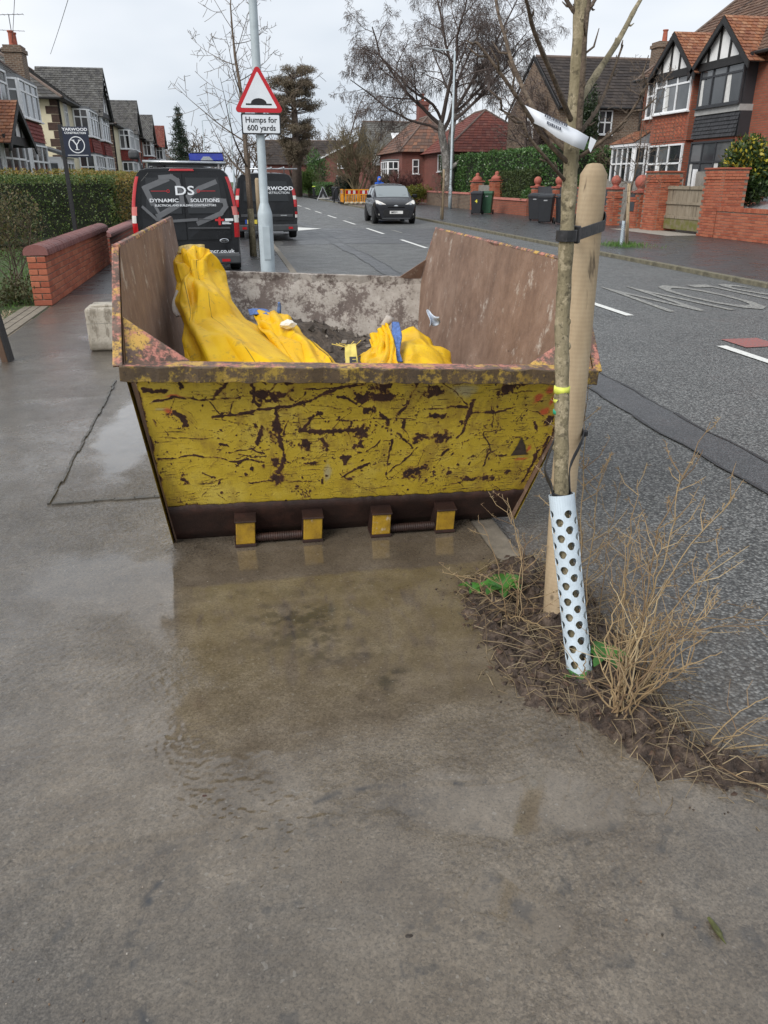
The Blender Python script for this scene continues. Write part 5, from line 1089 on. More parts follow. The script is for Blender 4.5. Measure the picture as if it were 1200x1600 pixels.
# site board
yb = thing('site_board', 'navy builder sign board with white Y in a circle on a black post', 'sign', (-2.72, 15.4, 0))
k_ = 15.4/12.6; bx0, bx1, bz0, bz1 = -2.66, -2.24, 1.5+.31*k_, 1.5+.70*k_
NAVY = simple('navy_board', (.012, .018, .04), .4, var=.1); YW = simple('board_white', (.75, .77, .8), .5, var=.05)
MB().box(-2.72, -2.655, 15.38, 15.445, 0, bz1+.03).build('post', M_RUB, yb, bevel=.004)
MB().box(bx0, bx1, 15.37, 15.395, bz0, bz1).build('panel', NAVY, yb, bevel=.003)
cxb = (bx0+bx1)/2; czb = bz0+.195
textmesh('YARWOOD', .062, 'lettering', YW, yb, (cxb, 15.368, bz1-.045), (1, 0, 0), (0, 0, 1), wide=1.25, bold=.002)
textmesh('CONSTRUCTION', .045, 'lettering', YW, yb, (cxb, 15.368, bz1-.10), (1, 0, 0), (0, 0, 1), wide=1.0, bold=.0012)
mb = MB(); mb.add([(cxb+r_*math.cos(2*math.pi*k/40), 15.367, czb+r_*math.sin(2*math.pi*k/40)) for k in range(40) for r_ in (.118, .132)], [(2*k, 2*k+1, (2*k+3) % 80, (2*k+2) % 80) for k in range(40)]); mb.build('circle', YW, yb)
MB().tube([(cxb-.055, 15.367, czb+.07), (cxb, 15.367, czb-.005)], .012, 6).build('letter_y_arm', YW, yb)
MB().tube([(cxb+.055, 15.367, czb+.07), (cxb, 15.367, czb-.005)], .008, 6).build('letter_y_arm', YW, yb)
MB().tube([(cxb, 15.367, czb), (cxb, 15.367, czb-.075)], .012, 6).build('letter_y_stem', YW, yb)
for dx, dz, l in ((-.058, .072, .03), (.055, .072, .025), (0, -.077, .032)): MB().box(cxb+dx-l, cxb+dx+l, 15.36, 15.368, czb+dz-.005, czb+dz+.005).build('letter_y_serif', YW, yb)
MB().box(bx0+.04, bx1-.04, 15.366, 15.369, bz0+.028, bz0+.036).build('rule', YW, yb)
# ================================================================== vehicles
def carpaint(name, c, rough=.2):
    t = MT(name); t.col(t.ramp(t.noise(4, 4), [(.3, tuple(x*.8 for x in c)), (.7, tuple(x*1.2+.002 for x in c))])); t.set('Roughness', t.ramp(t.noise(9, 5, .7), [(.35, rough-.08), (.7, rough+.12)])); t.set('Specular IOR Level', .32)
    return t.m
M_BLACKV = carpaint('black_van_paint', (.010, .011, .013)); M_BLACKC = carpaint('black_car_paint', (.006, .006, .008), .14)
def glassmat(name, c=(.012, .014, .016), rough=.06):
    t = MT(name); t.col(c); t.set('Roughness', rough); t.set('Specular IOR Level', .45); return t.m
M_GLASS = glassmat('dark_vehicle_glass'); M_WSCREEN = glassmat('windscreen_glass', (.22, .25, .26), .08)  # windscreen base colour is paler to stand in for a reflection
M_TYRE = simple('tyre_rubber', (.012, .012, .013), .8); M_ALLOY = simple('alloy_rim', (.42, .43, .45), .35, .7); M_PLAST = simple('grey_bumper_plastic', (.05, .053, .057), .55, var=.2)
M_REDL = simple('red_lens', (.42, .008, .012), .15, var=.15, coat=.5); M_PINKL = simple('pale_red_lens', (.55, .14, .12), .18, var=.1, coat=.5); M_WHL = simple('clear_lens', (.66, .64, .6), .15, var=.1, coat=.5)
M_CHROME = simple('chrome', (.6, .61, .63), .18, .9); M_SILV = simple('silver_bar', (.5, .52, .54), .3, .8); M_GRAPH = simple('grey_vinyl', (.115, .12, .128), .4, var=.1); M_WVIN = simple('white_vinyl', (.72, .75, .78), .4, var=.04); M_RVIN = simple('red_vinyl', (.5, .02, .025), .4, var=.05)
M_PLW = simple('plate_white', (.72, .72, .70), .4, var=.04); M_PLY = simple('plate_yellow', (.62, .5, .06), .4, var=.04)
def body_grid(ring, zmax, ys, wfac):
    full = [(-x, z_) for x, z_ in ring[::-1]][:-1] if ring[0][0] > 0 else None
    half = ring; G = []
    for y in ys:
        zm = zmax(y); wf = wfac(y); row = []
        for x, z_ in half:
            zz = z_ if z_ <= zm else zm-(0 if z_ <= zm else .0)-.03*(x/.9)**2*(z_ > zm)
            row.append((x*wf, y, zz))
        G.append([(-x, y_, z_) for x, y_, z_ in row[::-1][:-1]]+row) if False else G.append([(-p[0], p[1], p[2]) for p in row]+[p for p in row[::-1][1:]])
    return np.array(G)
def lin(tab):
    xs = [a for a, b in tab]; ys = [b for a, b in tab]; return lambda x: float(np.interp(x, xs, ys))
def gridmesh(G, name, m, parent, T, caps=True, off=0.0, rows=None, cols=None):
    G = np.array(G); du = np.gradient(G, axis=1); dv = np.gradient(G, axis=0); n = np.cross(dv, du); n /= np.linalg.norm(n, axis=2)[..., None]+1e-9
    c_ = G.mean(axis=(0, 1)); sg_ = np.sign(((G-c_)*n).sum(axis=2).mean()); G = G+n*off*sg_
    if rows: G = G[rows[0]:rows[1]+1]
    if cols: G = G[:, cols[0]:cols[1]+1]
    nv, nu = G.shape[:2]; mb = MB(); mb.v = [tuple(T @ Vector(p)) for p in G.reshape(-1, 3)]
    mb.f = [(j*nu+i, j*nu+i+1, (j+1)*nu+i+1, (j+1)*nu+i) for j in range(nv-1) for i in range(nu-1)]
    if caps: mb.f += [tuple(range(nu))[::-1], tuple(range((nv-1)*nu, nv*nu))]; mb.f += [(j*nu+nu-1, j*nu, (j+1)*nu, (j+1)*nu+nu-1) for j in range(nv-1)]
    o = mb.build(name, m, parent, True); o.modifiers.new('e', 'EDGE_SPLIT').split_angle = R(38); return o
def wheel(parent, T, x, y, r, side):
    o = MB().lathe([(r*.62, -.1), (r*.93, -.1), (r, -.07), (r, .07), (r*.93, .1), (r*.62, .1)], (0, 0, 0), 28, 'x').build('wheel', M_TYRE, None, True); o.modifiers.new('e', 'EDGE_SPLIT').split_angle = R(40)
    o.data.transform(Matrix.Translation((x, y, r))); o.data.transform(T); setp(o, parent)
    mb = MB(); mb.lathe([(.001, .0), (.05, .012), (.055, 0), (r*.55, -.02), (r*.64, .0), (r*.64, -.03), (.001, -.05)], (0, 0, 0), 24, 'x')
    for k in range(5):
        a = 2*math.pi*k/5; d = Vector((0, math.cos(a), math.sin(a))); s_ = Vector((0, -d.z, d.y)); mb.obb(d*.04-s_*.03+Vector((-.01, 0, 0)), d*(r*.56), s_*.06, Vector((.025, 0, 0)))
    if side < 0: mb.v = [(-p[0], p[1], p[2]) for p in mb.v]
    mb.v = [tuple(T @ Vector((p[0]+x+side*.085, p[1]+y, p[2]+r))) for p in mb.v]; rm = mb.build('rim', M_ALLOY, None, False); rm.parent = o
def part(mb, name, m, parent, T, sub=None, **k):
    mb.v = [tuple(T @ Vector(p)) for p in mb.v]; o = mb.build(name, m, None, **k)
    if sub: o.parent = sub
    else: setp(o, parent)
    return o
def van(label, loc, W, Hh, name='van', len_=4.4):
    T = Matrix.Translation(loc); v = thing(name, label, 'van', loc)
    s = W/2/.89; h = Hh/1.73
    ring = [(.0, .24), (.80, .24), (.865, .32), (.885, .55), (.89, .80), (.878, 1.02), (.845, 1.25), (.80, 1.45), (.755, 1.59), (.70, 1.66), (.58, 1.705), (.3, 1.725), (0, 1.73)]
    ring = [(x*s, z_*h) for x, z_ in ring]
    zt = lin([(0, 1.70*h), (.12, 1.73*h), (2.7, 1.74*h), (3.0, 1.69*h), (3.65, 1.12*h), (4.2, .98*h), (len_-.04, .8*h), (len_, .6*h)]); wf = lin([(0, .975), (.10, 1), (3.6, 1), (len_-.2, .93), (len_, .8)])
    ys = [0, .03, .08, .14, .4, .8, 1.2, 1.6, 2, 2.4, 2.7, 2.85, 3.0, 3.2, 3.4, 3.65, 3.9, 4.1, 4.25, len_-.05, len_]
    G = body_grid(ring, zt, ys, wf); lean = np.clip(G[:, :, 2]-.95, 0, None)*.10; G[:, :, 1] += lean*np.clip(1-G[:, :, 1]/1.5, 0, 1)
    gridmesh(G, 'body', M_BLACKV, v, T)
    nr = len(ring); gridmesh(G, 'windscreen', M_WSCREEN, v, T, False, .006, (12, 15), (9, 15))
    for sd2 in (-1, 1):
        cols = (6, 8) if sd2 < 0 else (len(G[0])-9, len(G[0])-7); gridmesh(G, 'cab_window', M_GLASS, v, T, False, .006, (10, 13), cols)
        for y_ in (.75, len_-.8): wheel(v, T, sd2*(W/2-.11), y_, .315, sd2)
    return v, T, ring, s, h
yr = lambda z_: -.006+max(0, z_-.95)*.10
def slab(pts, dep=.012, off=0):
    """piece lying on the rear doors, points (x,z) local"""
    return MB().add([(x, yr(z_)-off-dep, z_) for x, z_ in pts]+[(x, yr(z_)-off+.004, z_) for x, z_ in pts], [tuple(range(len(pts)))[::-1], tuple(range(len(pts), 2*len(pts)))]+[(i, (i+1) % len(pts), len(pts)+(i+1) % len(pts), len(pts)+i) for i in range(len(pts))])
def stripline(pts, wd, dep=.0, off=.0145):
    mb = MB()
    for (ax, az), (bx, bz) in zip(pts, pts[1:]):
        d = Vector((bx-ax, bz-az)).normalized(); n = Vector((-d.y, d.x))*wd/2; e = d*wd*.42
        q = [(ax+n.x-e.x, az+n.y-e.y), (bx+n.x+e.x, bz+n.y+e.y), (bx-n.x+e.x, bz-n.y+e.y), (ax-n.x-e.x, az-n.y-e.y)]
        mb.add([(x, yr(z_)-off, z_) for x, z_ in q], [(0, 1, 2, 3)]); off += .0004
    return mb
def edge_lamp(ring, z0, z1, wd, side, m, v, T, name='tail_light', sub=None, n=8):
    zs = [z0+(z1-z0)*k/n for k in range(n+1)]; xs = [p[0] for p in ring[2:10]]; zz = [p[1] for p in ring[2:10]]; mb = MB(); V = []
    for z_ in zs:
        xo = float(np.interp(z_, zz, xs))*.985+.006; yb = yr(z_)+.09
        V += [(side*(xo+.003), yb, z_), (side*(xo+.004), yr(z_)+.02, z_), (side*(xo-.03), yr(z_)-.016, z_), (side*(xo-wd), yr(z_)-.012, z_)]
    q = [(4*i+j, 4*i+j+1, 4*i+5+j, 4*i+4+j) for i in range(n) for j in range(3)]
    return part(mb.add(V, q), name, m, v, T, sub, smooth=True)
# ---- first van
v1, T1, ring1, s1, h1 = van('black electrical contractor van with DS logo and roof bar parked on the pavement', (-.70, 14.5, 0), 1.80, 1.73)
P1 = lambda mb, nm, m, sub=None, **k: part(mb, nm, m, v1, T1, sub, **k)
doorL = P1(slab([(-.745, .56), (-.008, .56), (-.008, 1.63), (-.55, 1.63), (-.68, 1.5), (-.745, 1.1)], .006), 'rear_door', M_BLACKV, bevel=.004)
doorR = P1(slab([(.008, .56), (.745, .56), (.745, 1.1), (.68, 1.5), (.55, 1.63), (.008, 1.63)], .006), 'rear_door', M_BLACKV, bevel=.004)
P1(slab([(-.64, .985), (-.05, .985), (-.05, 1.555), (-.60, 1.555)], .006, .006), 'window', M_GLASS, doorL, bevel=.004)
P1(slab([(.05, .985), (.64, .985), (.60, 1.555), (.05, 1.555)], .006, .006), 'window', M_GLASS, doorR, bevel=.004)
def cx1(x, y): return ((x-518)/6/92.5*1.0, 1.705-(y-222)/6/92.5)      # logo layout on the doors
g_ = [cx1(*p) for p in ((470, 300), (380, 300), (170, 392), (270, 640), (420, 575), (505, 545), (505, 420), (470, 300))]
P1(stripline([cx1(375, 318), cx1(172, 396), cx1(275, 640), cx1(500, 520)], .088), 'logo_stroke', M_GRAPH)
P1(stripline([cx1(320, 305), cx1(420, 298), cx1(470, 330), cx1(495, 430), cx1(500, 520)], .075, off=.0175), 'logo_stroke', M_GRAPH)
P1(stripline([cx1(815, 345), cx1(665, 400), cx1(560, 470), cx1(590, 545), cx1(700, 545), cx1(800, 500)], .075), 'logo_stroke', M_GRAPH)
P1(stripline([cx1(800, 500), cx1(890, 510), cx1(900, 560), cx1(850, 620), cx1(635, 705)], .075, off=.0185), 'logo_stroke', M_GRAPH)
P1(stripline([cx1(135, 560), cx1(250, 670), cx1(400, 685), cx1(620, 672)], .045, off=.0205), 'logo_stroke', M_GRAPH)
tx = lambda s_, sz, x, z_, m=M_WVIN, nm='lettering', **k: textmesh(s_, sz, nm, m, v1, T1 @ Vector((x, yr(z_)-.026, z_)), (1, 0, 0), (0, .1, 1), **k)
tx('DS', .20, .02, 1.345, wide=1.35, bold=.003, spacing=1.05); tx('DYNAMIC', .078, -.33, 1.195, wide=1.36, bold=.0015); tx('SOLUTIONS', .078, .35, 1.195, wide=1.16, bold=.0015)
tx('ELECTRICAL AND BUILDING CONTRACTORS', .044, .02, 1.118, wide=1.13, bold=.0008)
for sx in (-1, 1):
    P1(stripline([(sx*.53, 1.345), (sx*.28, 1.345)], .008, off=.024), 'logo_line', M_RVIN)
    mb = MB(); c_ = (sx*.25, 1.345); mb.add([(c_[0]+r_*math.cos(2*math.pi*k/16), yr(1.345)-.024, c_[1]+r_*math.sin(2*math.pi*k/16)) for k in range(16) for r_ in (.016, .026)], [(2*k, 2*k+1, (2*k+3) % 32, (2*k+2) % 32) for k in range(16)]); P1(mb, 'logo_ring', M_RVIN)
P1(slab([(.545, .80), (.585, .80), (.585, .965), (.545, .965)], .004, .01), 'red_cross', M_RVIN); P1(slab([(.49, .865), (.64, .865), (.64, .9), (.49, .9)], .0045, .01), 'red_cross_bar', M_RVIN)
P1(slab([(.66, .865), (.80, .865), (.80, .905), (.66, .905)], .004, .006), 'white_flash', M_WVIN); P1(slab([(.605, .815), (.76, .815), (.76, .83), (.605, .83)], .004, .01), 'white_flash', M_WVIN); P1(slab([(.61, .84), (.73, .84), (.73, .852), (.61, .852)], .004, .01), 'white_flash', M_WVIN)
tx('mcr.co.uk', .085, .56, .372, wide=1.3, bold=.001)
P1(slab([(.03, .735), (.74, .735), (.74, .765), (.03, .765)], .02, .004), 'handle_trim', M_PLAST, bevel=.006); P1(slab([(.20, .88), (.44, .87), (.44, .90), (.22, .91)], .012, .008), 'door_handle', M_PLAST, doorR, bevel=.008)
mb = MB(); mb.add([((r_*math.cos(2*math.pi*k/24))*1.0+.62, yr(.545)-.016-(.004 if r_ < .07 else 0), .545+r_*.45*math.sin(2*math.pi*k/24)) for k in range(24) for r_ in (.062, .08)], [(2*k, 2*k+1, (2*k+3) % 48, (2*k+2) % 48) for k in range(24)]); P1(mb, 'badge_ring', M_CHROME)
textmesh('Ford', .045, 'badge_lettering', M_CHROME, v1, T1 @ Vector((.62, -.024, .545)), (1, 0, 0), (0, 0, 1), wide=1.2)
P1(slab([(-.62, .66), (-.40, .66), (-.40, .72), (-.62, .72)], .006, .008), 'number_plate', M_PLW)
for sd2 in (-1, 1):
    tl = edge_lamp(ring1, 1.10, 1.57, .055, sd2, M_REDL, v1, T1); edge_lamp(ring1, .96, 1.10, .085, sd2, M_PINKL, v1, T1, 'mid_lens', tl); edge_lamp(ring1, .84, .96, .07, sd2, M_WHL, v1, T1, 'clear_lens', tl); edge_lamp(ring1, .60, .84, .085, sd2, M_REDL, v1, T1, 'lower_lens', tl)
    P1(slab([(sd2*.56, .20), (sd2*.70, .20), (sd2*.70, .245), (sd2*.56, .245)], .006, .072), 'reflector', M_REDL)
P1(MB().box(-.885, .885, -.075, .25, .16, .32), 'bumper', M_PLAST, bevel=.03, seg=3); P1(MB().box(-.86, .86, -.05, .2, .31, .345), 'bumper_step', simple('bumper_step_grey', (.11, .115, .12), .5), bevel=.01)
P1(slab([(-.21, 1.655), (.21, 1.655), (.19, 1.69), (-.19, 1.69)], .03, -.01), 'brake_light', M_REDL, bevel=.006); P1(slab([(-.6, 1.655), (-.23, 1.66), (-.21, 1.70), (-.5, 1.69)], .02, -.02), 'roof_lip', M_BLACKV); P1(slab([(.6, 1.655), (.5, 1.69), (.21, 1.70), (.23, 1.66)], .02, -.02), 'roof_lip', M_BLACKV)
P1(MB().tube([(-.64, .30, 1.805), (.74, .30, 1.785)], .024, 10), 'roof_bar', M_SILV, smooth=True); P1(MB().box(-.60, .68, .33, .42, 1.745, 1.79), 'roof_bar_profile', M_PLAST, bevel=.01)
P1(MB().box(-.60, .68, 1.7, 1.78, 1.745, 1.79), 'roof_bar_profile', M_PLAST, bevel=.01)
for x in (-.57, .62): P1(MB().tube([(x, .34, 1.66), (x, .32, 1.80)], .02, 8), 'bar_foot', M_CHROME)
BLUEL = simple('blue_lens', (.01, .03, .34), .15, var=.2, coat=.6)
P1(MB().box(.10, .74, .85, 1.05, 1.76, 1.83), 'light_bar_base', M_PLAST, bevel=.015); P1(MB().prism([(.12, .85, 1.83), (.72, .85, 1.83), (.70, .85, 1.955), (.11, .85, 1.955)], (0, .16, 0)), 'light_bar_lens', BLUEL, bevel=.015)
P1(MB().prism([(.31, .838, 1.84), (.53, .838, 1.84), (.47, .838, 1.90), (.36, .838, 1.90)], (0, .01, 0)), 'light_bar_centre', M_SILV); P1(MB().box(.09, .76, .84, 1.03, 1.957, 1.97), 'light_bar_cap', M_PLAST, bevel=.006)
P1(MB().tube([(-.70, .9, 1.6), (-.73, .92, 1.75), (-.77, .92, 1.93)], .02, 8), 'lamp_bracket', M_PLAST, smooth=True)
P1(MB().box(-.92, -.74, .84, .98, 1.85, 2.0), 'work_lamp', M_PLAST, bevel=.05, seg=4)
P1(MB().tube([(-.70, 1.5, 1.7), (-.62, 1.6, 1.86), (-.45, 1.6, 1.84), (-.35, 1.6, 1.76)], .03, 8), 'rack_hoop', M_RUB, smooth=True)
# ---- second van
v2, T2, ring2, s2, h2 = van('black builder van with white lettering parked half on the kerb beyond the lamp post', (1.10, 23.2, -.02), 1.72, 1.74)
P2 = lambda mb, nm, m, sub=None, **k: part(mb, nm, m, v2, T2, sub, **k)
for sd2 in (-1, 1):
    dr = P2(slab([(sd2*.008, .5), (sd2*.74, .5), (sd2*.74, 1.1), (sd2*.66, 1.6), (sd2*.008, 1.62)], .008), 'rear_door', M_BLACKV, bevel=.004)
    P2(slab([(sd2*.08, 1.0), (sd2*.62, 1.0), (sd2*.585, 1.52), (sd2*.08, 1.52)], .006, .006), 'window', M_GLASS, dr, bevel=.006)
    tl = edge_lamp(ring2, 1.15, 1.33, .09, sd2, M_REDL, v2, T2); edge_lamp(ring2, 1.05, 1.15, .09, sd2, M_WHL, v2, T2, 'clear_lens', tl); edge_lamp(ring2, .86, 1.05, .09, sd2, M_REDL, v2, T2, 'lower_lens', tl); edge_lamp(ring2, .58, .66, .07, sd2, M_WHL, v2, T2, 'reverse_lens', tl); edge_lamp(ring2, .66, .74, .07, sd2, M_REDL, v2, T2, 'fog_lens', tl)
    P2(slab([(sd2*.58, .28), (sd2*.70, .28), (sd2*.70, .34), (sd2*.58, .34)], .006, .06), 'reflector', M_REDL)
P2(slab([(-.72, .60), (.72, .60), (.72, .67), (-.72, .67)], .012, .004), 'handle_trim', M_PLAST, bevel=.006); P2(MB().box(-.84, .84, -.06, .2, .22, .40), 'bumper', M_PLAST, bevel=.03, seg=3)
P2(slab([(-.62, .42), (-.12, .42), (-.12, .53), (-.62, .53)], .006, .01), 'number_plate', M_PLY); P2(slab([(-.62, .42), (-.56, .42), (-.56, .53), (-.62, .53)], .003, .014), 'plate_flash', simple('plate_blue', (.02, .06, .3), .4))
t2 = lambda s_, sz, x, z_, **k: textmesh(s_, sz, 'lettering', M_WVIN, v2, T2 @ Vector((x, yr(z_)-.02, z_)), (1, 0, 0), (0, .1, 1), **k)
t2('YARWOOD', .13, .28, 1.33, wide=1.35, bold=.004, spacing=1.05); t2('CONSTRUCTION', .085, .27, 1.22, wide=1.15); P2(slab([(.38, .625), (.55, .625), (.55, .65), (.38, .65)], .004, .016), 'model_badge', M_CHROME)
P2(MB().tube([(-.72, .35, 1.83), (.92, .35, 1.83)], .018, 8), 'roof_bar', M_SILV, smooth=True)
for x in (-.62, .55): P2(MB().tube([(x, .35, 1.66), (x, .35, 1.85)], .015, 6), 'bar_foot', M_PLAST)
for x in (.2, .55): P2(MB().tube([(x, .3, 1.865), (x, 2.9, 1.865)], .02, 8), 'roof_pole', M_SILV, smooth=True)
# ---- oncoming car
car = thing('car', 'small black hatchback with silver grille badge driving along the road', 'car', (6.55, 31.75, -.07)); TC = Matrix.Translation((6.55, 31.75, -.07)) @ Matrix.Rotation(R(-3), 4, 'Z')
ringc = [(0, .17), (.70, .17), (.80, .25), (.845, .45), (.855, .66), (.835, .82), (.80, .93), (.765, 1.02), (.715, 1.16), (.655, 1.30), (.60, 1.40), (.50, 1.45), (.25, 1.478), (0, 1.485)]
ztc = lin([(0, .50), (.04, .62), (.12, .71), (.3, .80), (.6, .90), (.98, .985), (1.3, 1.19), (1.65, 1.385), (1.9, 1.45), (2.3, 1.485), (2.9, 1.465), (3.35, 1.40), (3.65, 1.18), (3.85, .95), (3.95, .7)]); wfc = lin([(0, .80), (.06, .87), (.2, .95), (.5, 1), (3.3, 1), (3.8, .93), (3.95, .85)])
ysc = [0, .02, .05, .09, .14, .2, .3, .42, .55, .7, .84, .98, 1.1, 1.22, 1.35, 1.5, 1.65, 1.8, 2.0, 2.2, 2.5, 2.8, 3.1, 3.3, 3.45, 3.6, 3.75, 3.85, 3.92, 3.95]
GC = body_grid(ringc, ztc, ysc, wfc); gridmesh(GC, 'body', M_BLACKC, car, TC)
nc = len(GC[0]); gridmesh(GC, 'windscreen', M_WSCREEN, car, TC, False, .008, (11, 16), (9, nc-10))
PC = lambda mb, nm, m, sub=None, **k: part(mb, nm, m, car, TC, sub, **k)
for sd2 in (-1, 1):
    cols = (7, 9) if sd2 < 0 else (nc-10, nc-8)
    gridmesh(GC, 'side_window', M_WSCREEN, car, TC, False, .008, (16, 19), cols); gridmesh(GC, 'side_window', M_WSCREEN, car, TC, False, .008, (20, 22), cols)
    for y_ in (.72, 3.2): wheel(car, TC, sd2*.745, y_, .30, sd2); PC(MB().lathe([(.36, -.06), (.36, .02)], (sd2*.80, y_, .30), 24, 'x'), 'wheel_arch', M_TYRE)
    hl = PC(MB().add([(sd2*.36, .155, .70), (sd2*.50, .12, .62), (sd2*.70, .15, .66), (sd2*.77, .26, .76), (sd2*.775, .44, .86), (sd2*.70, .42, .865), (sd2*.52, .235, .785)], [(0, 1, 2, 3, 4, 5, 6)]), 'headlight', M_WHL, solid=.03)
    PC(MB().lathe([(.001, 0), (.05, .004), (.06, .02)], (sd2*.60, .15, .715), 14, 'y'), 'lamp_reflector', M_CHROME, hl)
    PC(MB().lathe([(.001, -.01), (.05, -.005), (.06, .01)], (sd2*.64, .02, .37), 14, 'y'), 'fog_light', M_WHL)
    PC(MB().box(sd2*.94-.10, sd2*.94+.10, 1.22, 1.30, .95, 1.08), 'mirror', M_BLACKC, bevel=.035, seg=3)
    PC(MB().tube([(sd2*.80, 1.26, .97), (sd2*.88, 1.26, 1.0)], .02, 6), 'mirror_arm', M_BLACKC)
    PC(MB().tube([(sd2*.05, 1.02, 1.0), (sd2*.55, 1.1, 1.06)], .008, 5), 'wiper', M_RUB)
    PC(MB().tube([(sd2*.868, 1.05, .78), (sd2*.872, 2.95, .80)], .008, 5), 'door_crease', M_BLACKC)
    PC(MB().box(sd2*.862-.012, sd2*.862+.012, 2.05, 2.2, .80, .825), 'door_handle', M_BLACKC)
PC(MB().prism([(-.46, -.012, .30), (.46, -.012, .30), (.54, -.012, .47), (.44, -.012, .545), (-.44, -.012, .545), (-.54, -.012, .47)], (0, .05, 0)), 'lower_grille', M_TYRE, bevel=.01)
PC(MB().prism([(-.34, .025, .625), (.34, .025, .625), (.32, .025, .66), (-.32, .025, .66)], (0, .05, 0)), 'upper_grille', M_TYRE, bevel=.006)
PC(MB().lathe([(.001, -.006), (.075, -.004), (.085, .02)], (0, 0, 0), 20, 'y'), 'badge', M_CHROME); bo = bpy.data.objects['badge']; bo.data.transform(Matrix.Translation((0, .03, .665)).inverted() if False else Matrix.Identity(4))
for vtx in bo.data.vertices: vtx.co = TC @ Vector(((TC.inverted() @ vtx.co).x, (TC.inverted() @ vtx.co).y+.045, (TC.inverted() @ vtx.co).z*.5+.665))
PC(MB().box(-.26, .26, -.03, -.01, .385, .495), 'number_plate', M_PLW); textmesh('MF59 EEH', .098, 'plate_lettering', M_BK, car, TC @ Vector((0, -.032, .44)), (1, 0, 0), (0, 0, 1), wide=1.0, bold=.001)
PC(MB().box(-.55, .55, -.02, .1, .19, .235), 'air_dam', M_PLAST, bevel=.01)

# ================================================================== road works and far street things
def barrier(x, y, rz, label):
    label = label
    b = thing('works_barrier', label, 'barrier', (x, y, 0), 'orange works barriers'); T = Matrix.Translation((x, y, 0)) @ Matrix.Rotation(rz, 4, 'Z'); OR = simple('barrier_orange', (.72, .30, .012), .5, var=.12, scale=3)
    part(MB().box(-.5, .5, -.025, .025, .10, .17).box(-.5, .5, -.025, .025, .60, .66).box(-.5, .5, -.025, .025, .90, .97).box(-.5, -.44, -.024, .024, .1, .97).box(.44, .5, -.024, .024, .1, .97), 'frame', OR, b, T, bevel=.01)
    for k in range(7): part(MB().box(-.40+k*.133-.03, -.40+k*.133+.03, -.015, .015, .165, .61), 'slat', OR, b, T)
    for k in range(5): part(MB().box(-.44+k*.176, -.44+(k+1)*.176-.002, -.022, .02, .668, .895), 'reflective_board', M_REDL if k % 2 == 0 else M_WHL, b, T)
    for x_ in (-.38, .38): part(MB().box(x_-.06, x_+.06, -.25, .25, 0, .1), 'foot', M_TYRE, b, T, bevel=.02)
for x, y, rz, lb in ((8.75, 58, R(4), 'orange works barrier facing the road beside the black pipe'), (9.78, 58.05, R(-3), 'orange works barrier next to the low yellow-green shrub'), (8.25, 58.7, R(80), 'orange works barrier end-on along the kerb, at the corner'), (8.3, 59.8, R(92), 'orange works barrier end-on along the kerb, behind the corner one')): barrier(x, y, rz, lb)
def aframe(x, y):
    s_ = thing('works_sign', 'black-backed triangular works sign on a pale folding frame', 'sign', (x, y, 0)); T = Matrix.Translation((x, y, 0))
    part(MB().prism([(-.5, -.08, .18), (.5, -.08, .18), (.0, .02, 1.05)], (0, .012, 0)), 'panel', M_RUB, s_, T); part(MB().prism([(-.16, -.10, .2), (.16, -.10, .2), (.0, -.06, .52)], (0, .005, 0)), 'reflection_panel', M_GREY, s_, T)
    for sx in (-1, 1): part(MB().tube([(sx*.5, -.2, 0), (sx*.02, .03, 1.05), (sx*.5, .35, 0)], .02, 6), 'leg', M_SILV, s_, T)
    part(MB().tube([(-.52, -.19, .16), (.52, -.19, .16)], .03, 6), 'crossbar', M_WHL, s_, T)
aframe(8.1, 70)
ar = MB().tube([(8.0, 62, 0), (8.02, 62, .8), (8.2, 62, 1.05), (8.5, 62, 1.05)], .05, 8).build('black_hose', M_RUB, None, True); tag(ar, 'black flexible pipe arching up beside the works barriers', 'pipe')
mb = MB(); rr = random.Random(3)
sp = thing('sand_bags', 'pale sandbags and spoil lying at the foot of the works barriers', 'sandbag', (9, 57.4, 0))
for k in range(6): rock('sandbag', (8.3+k*.36, 57.4+rr.uniform(-.1, .1), .08), .2, simple('sandbag_col', (.42, .36, .26), .9, scale=8), k+20, sp, (1, .6, .45))
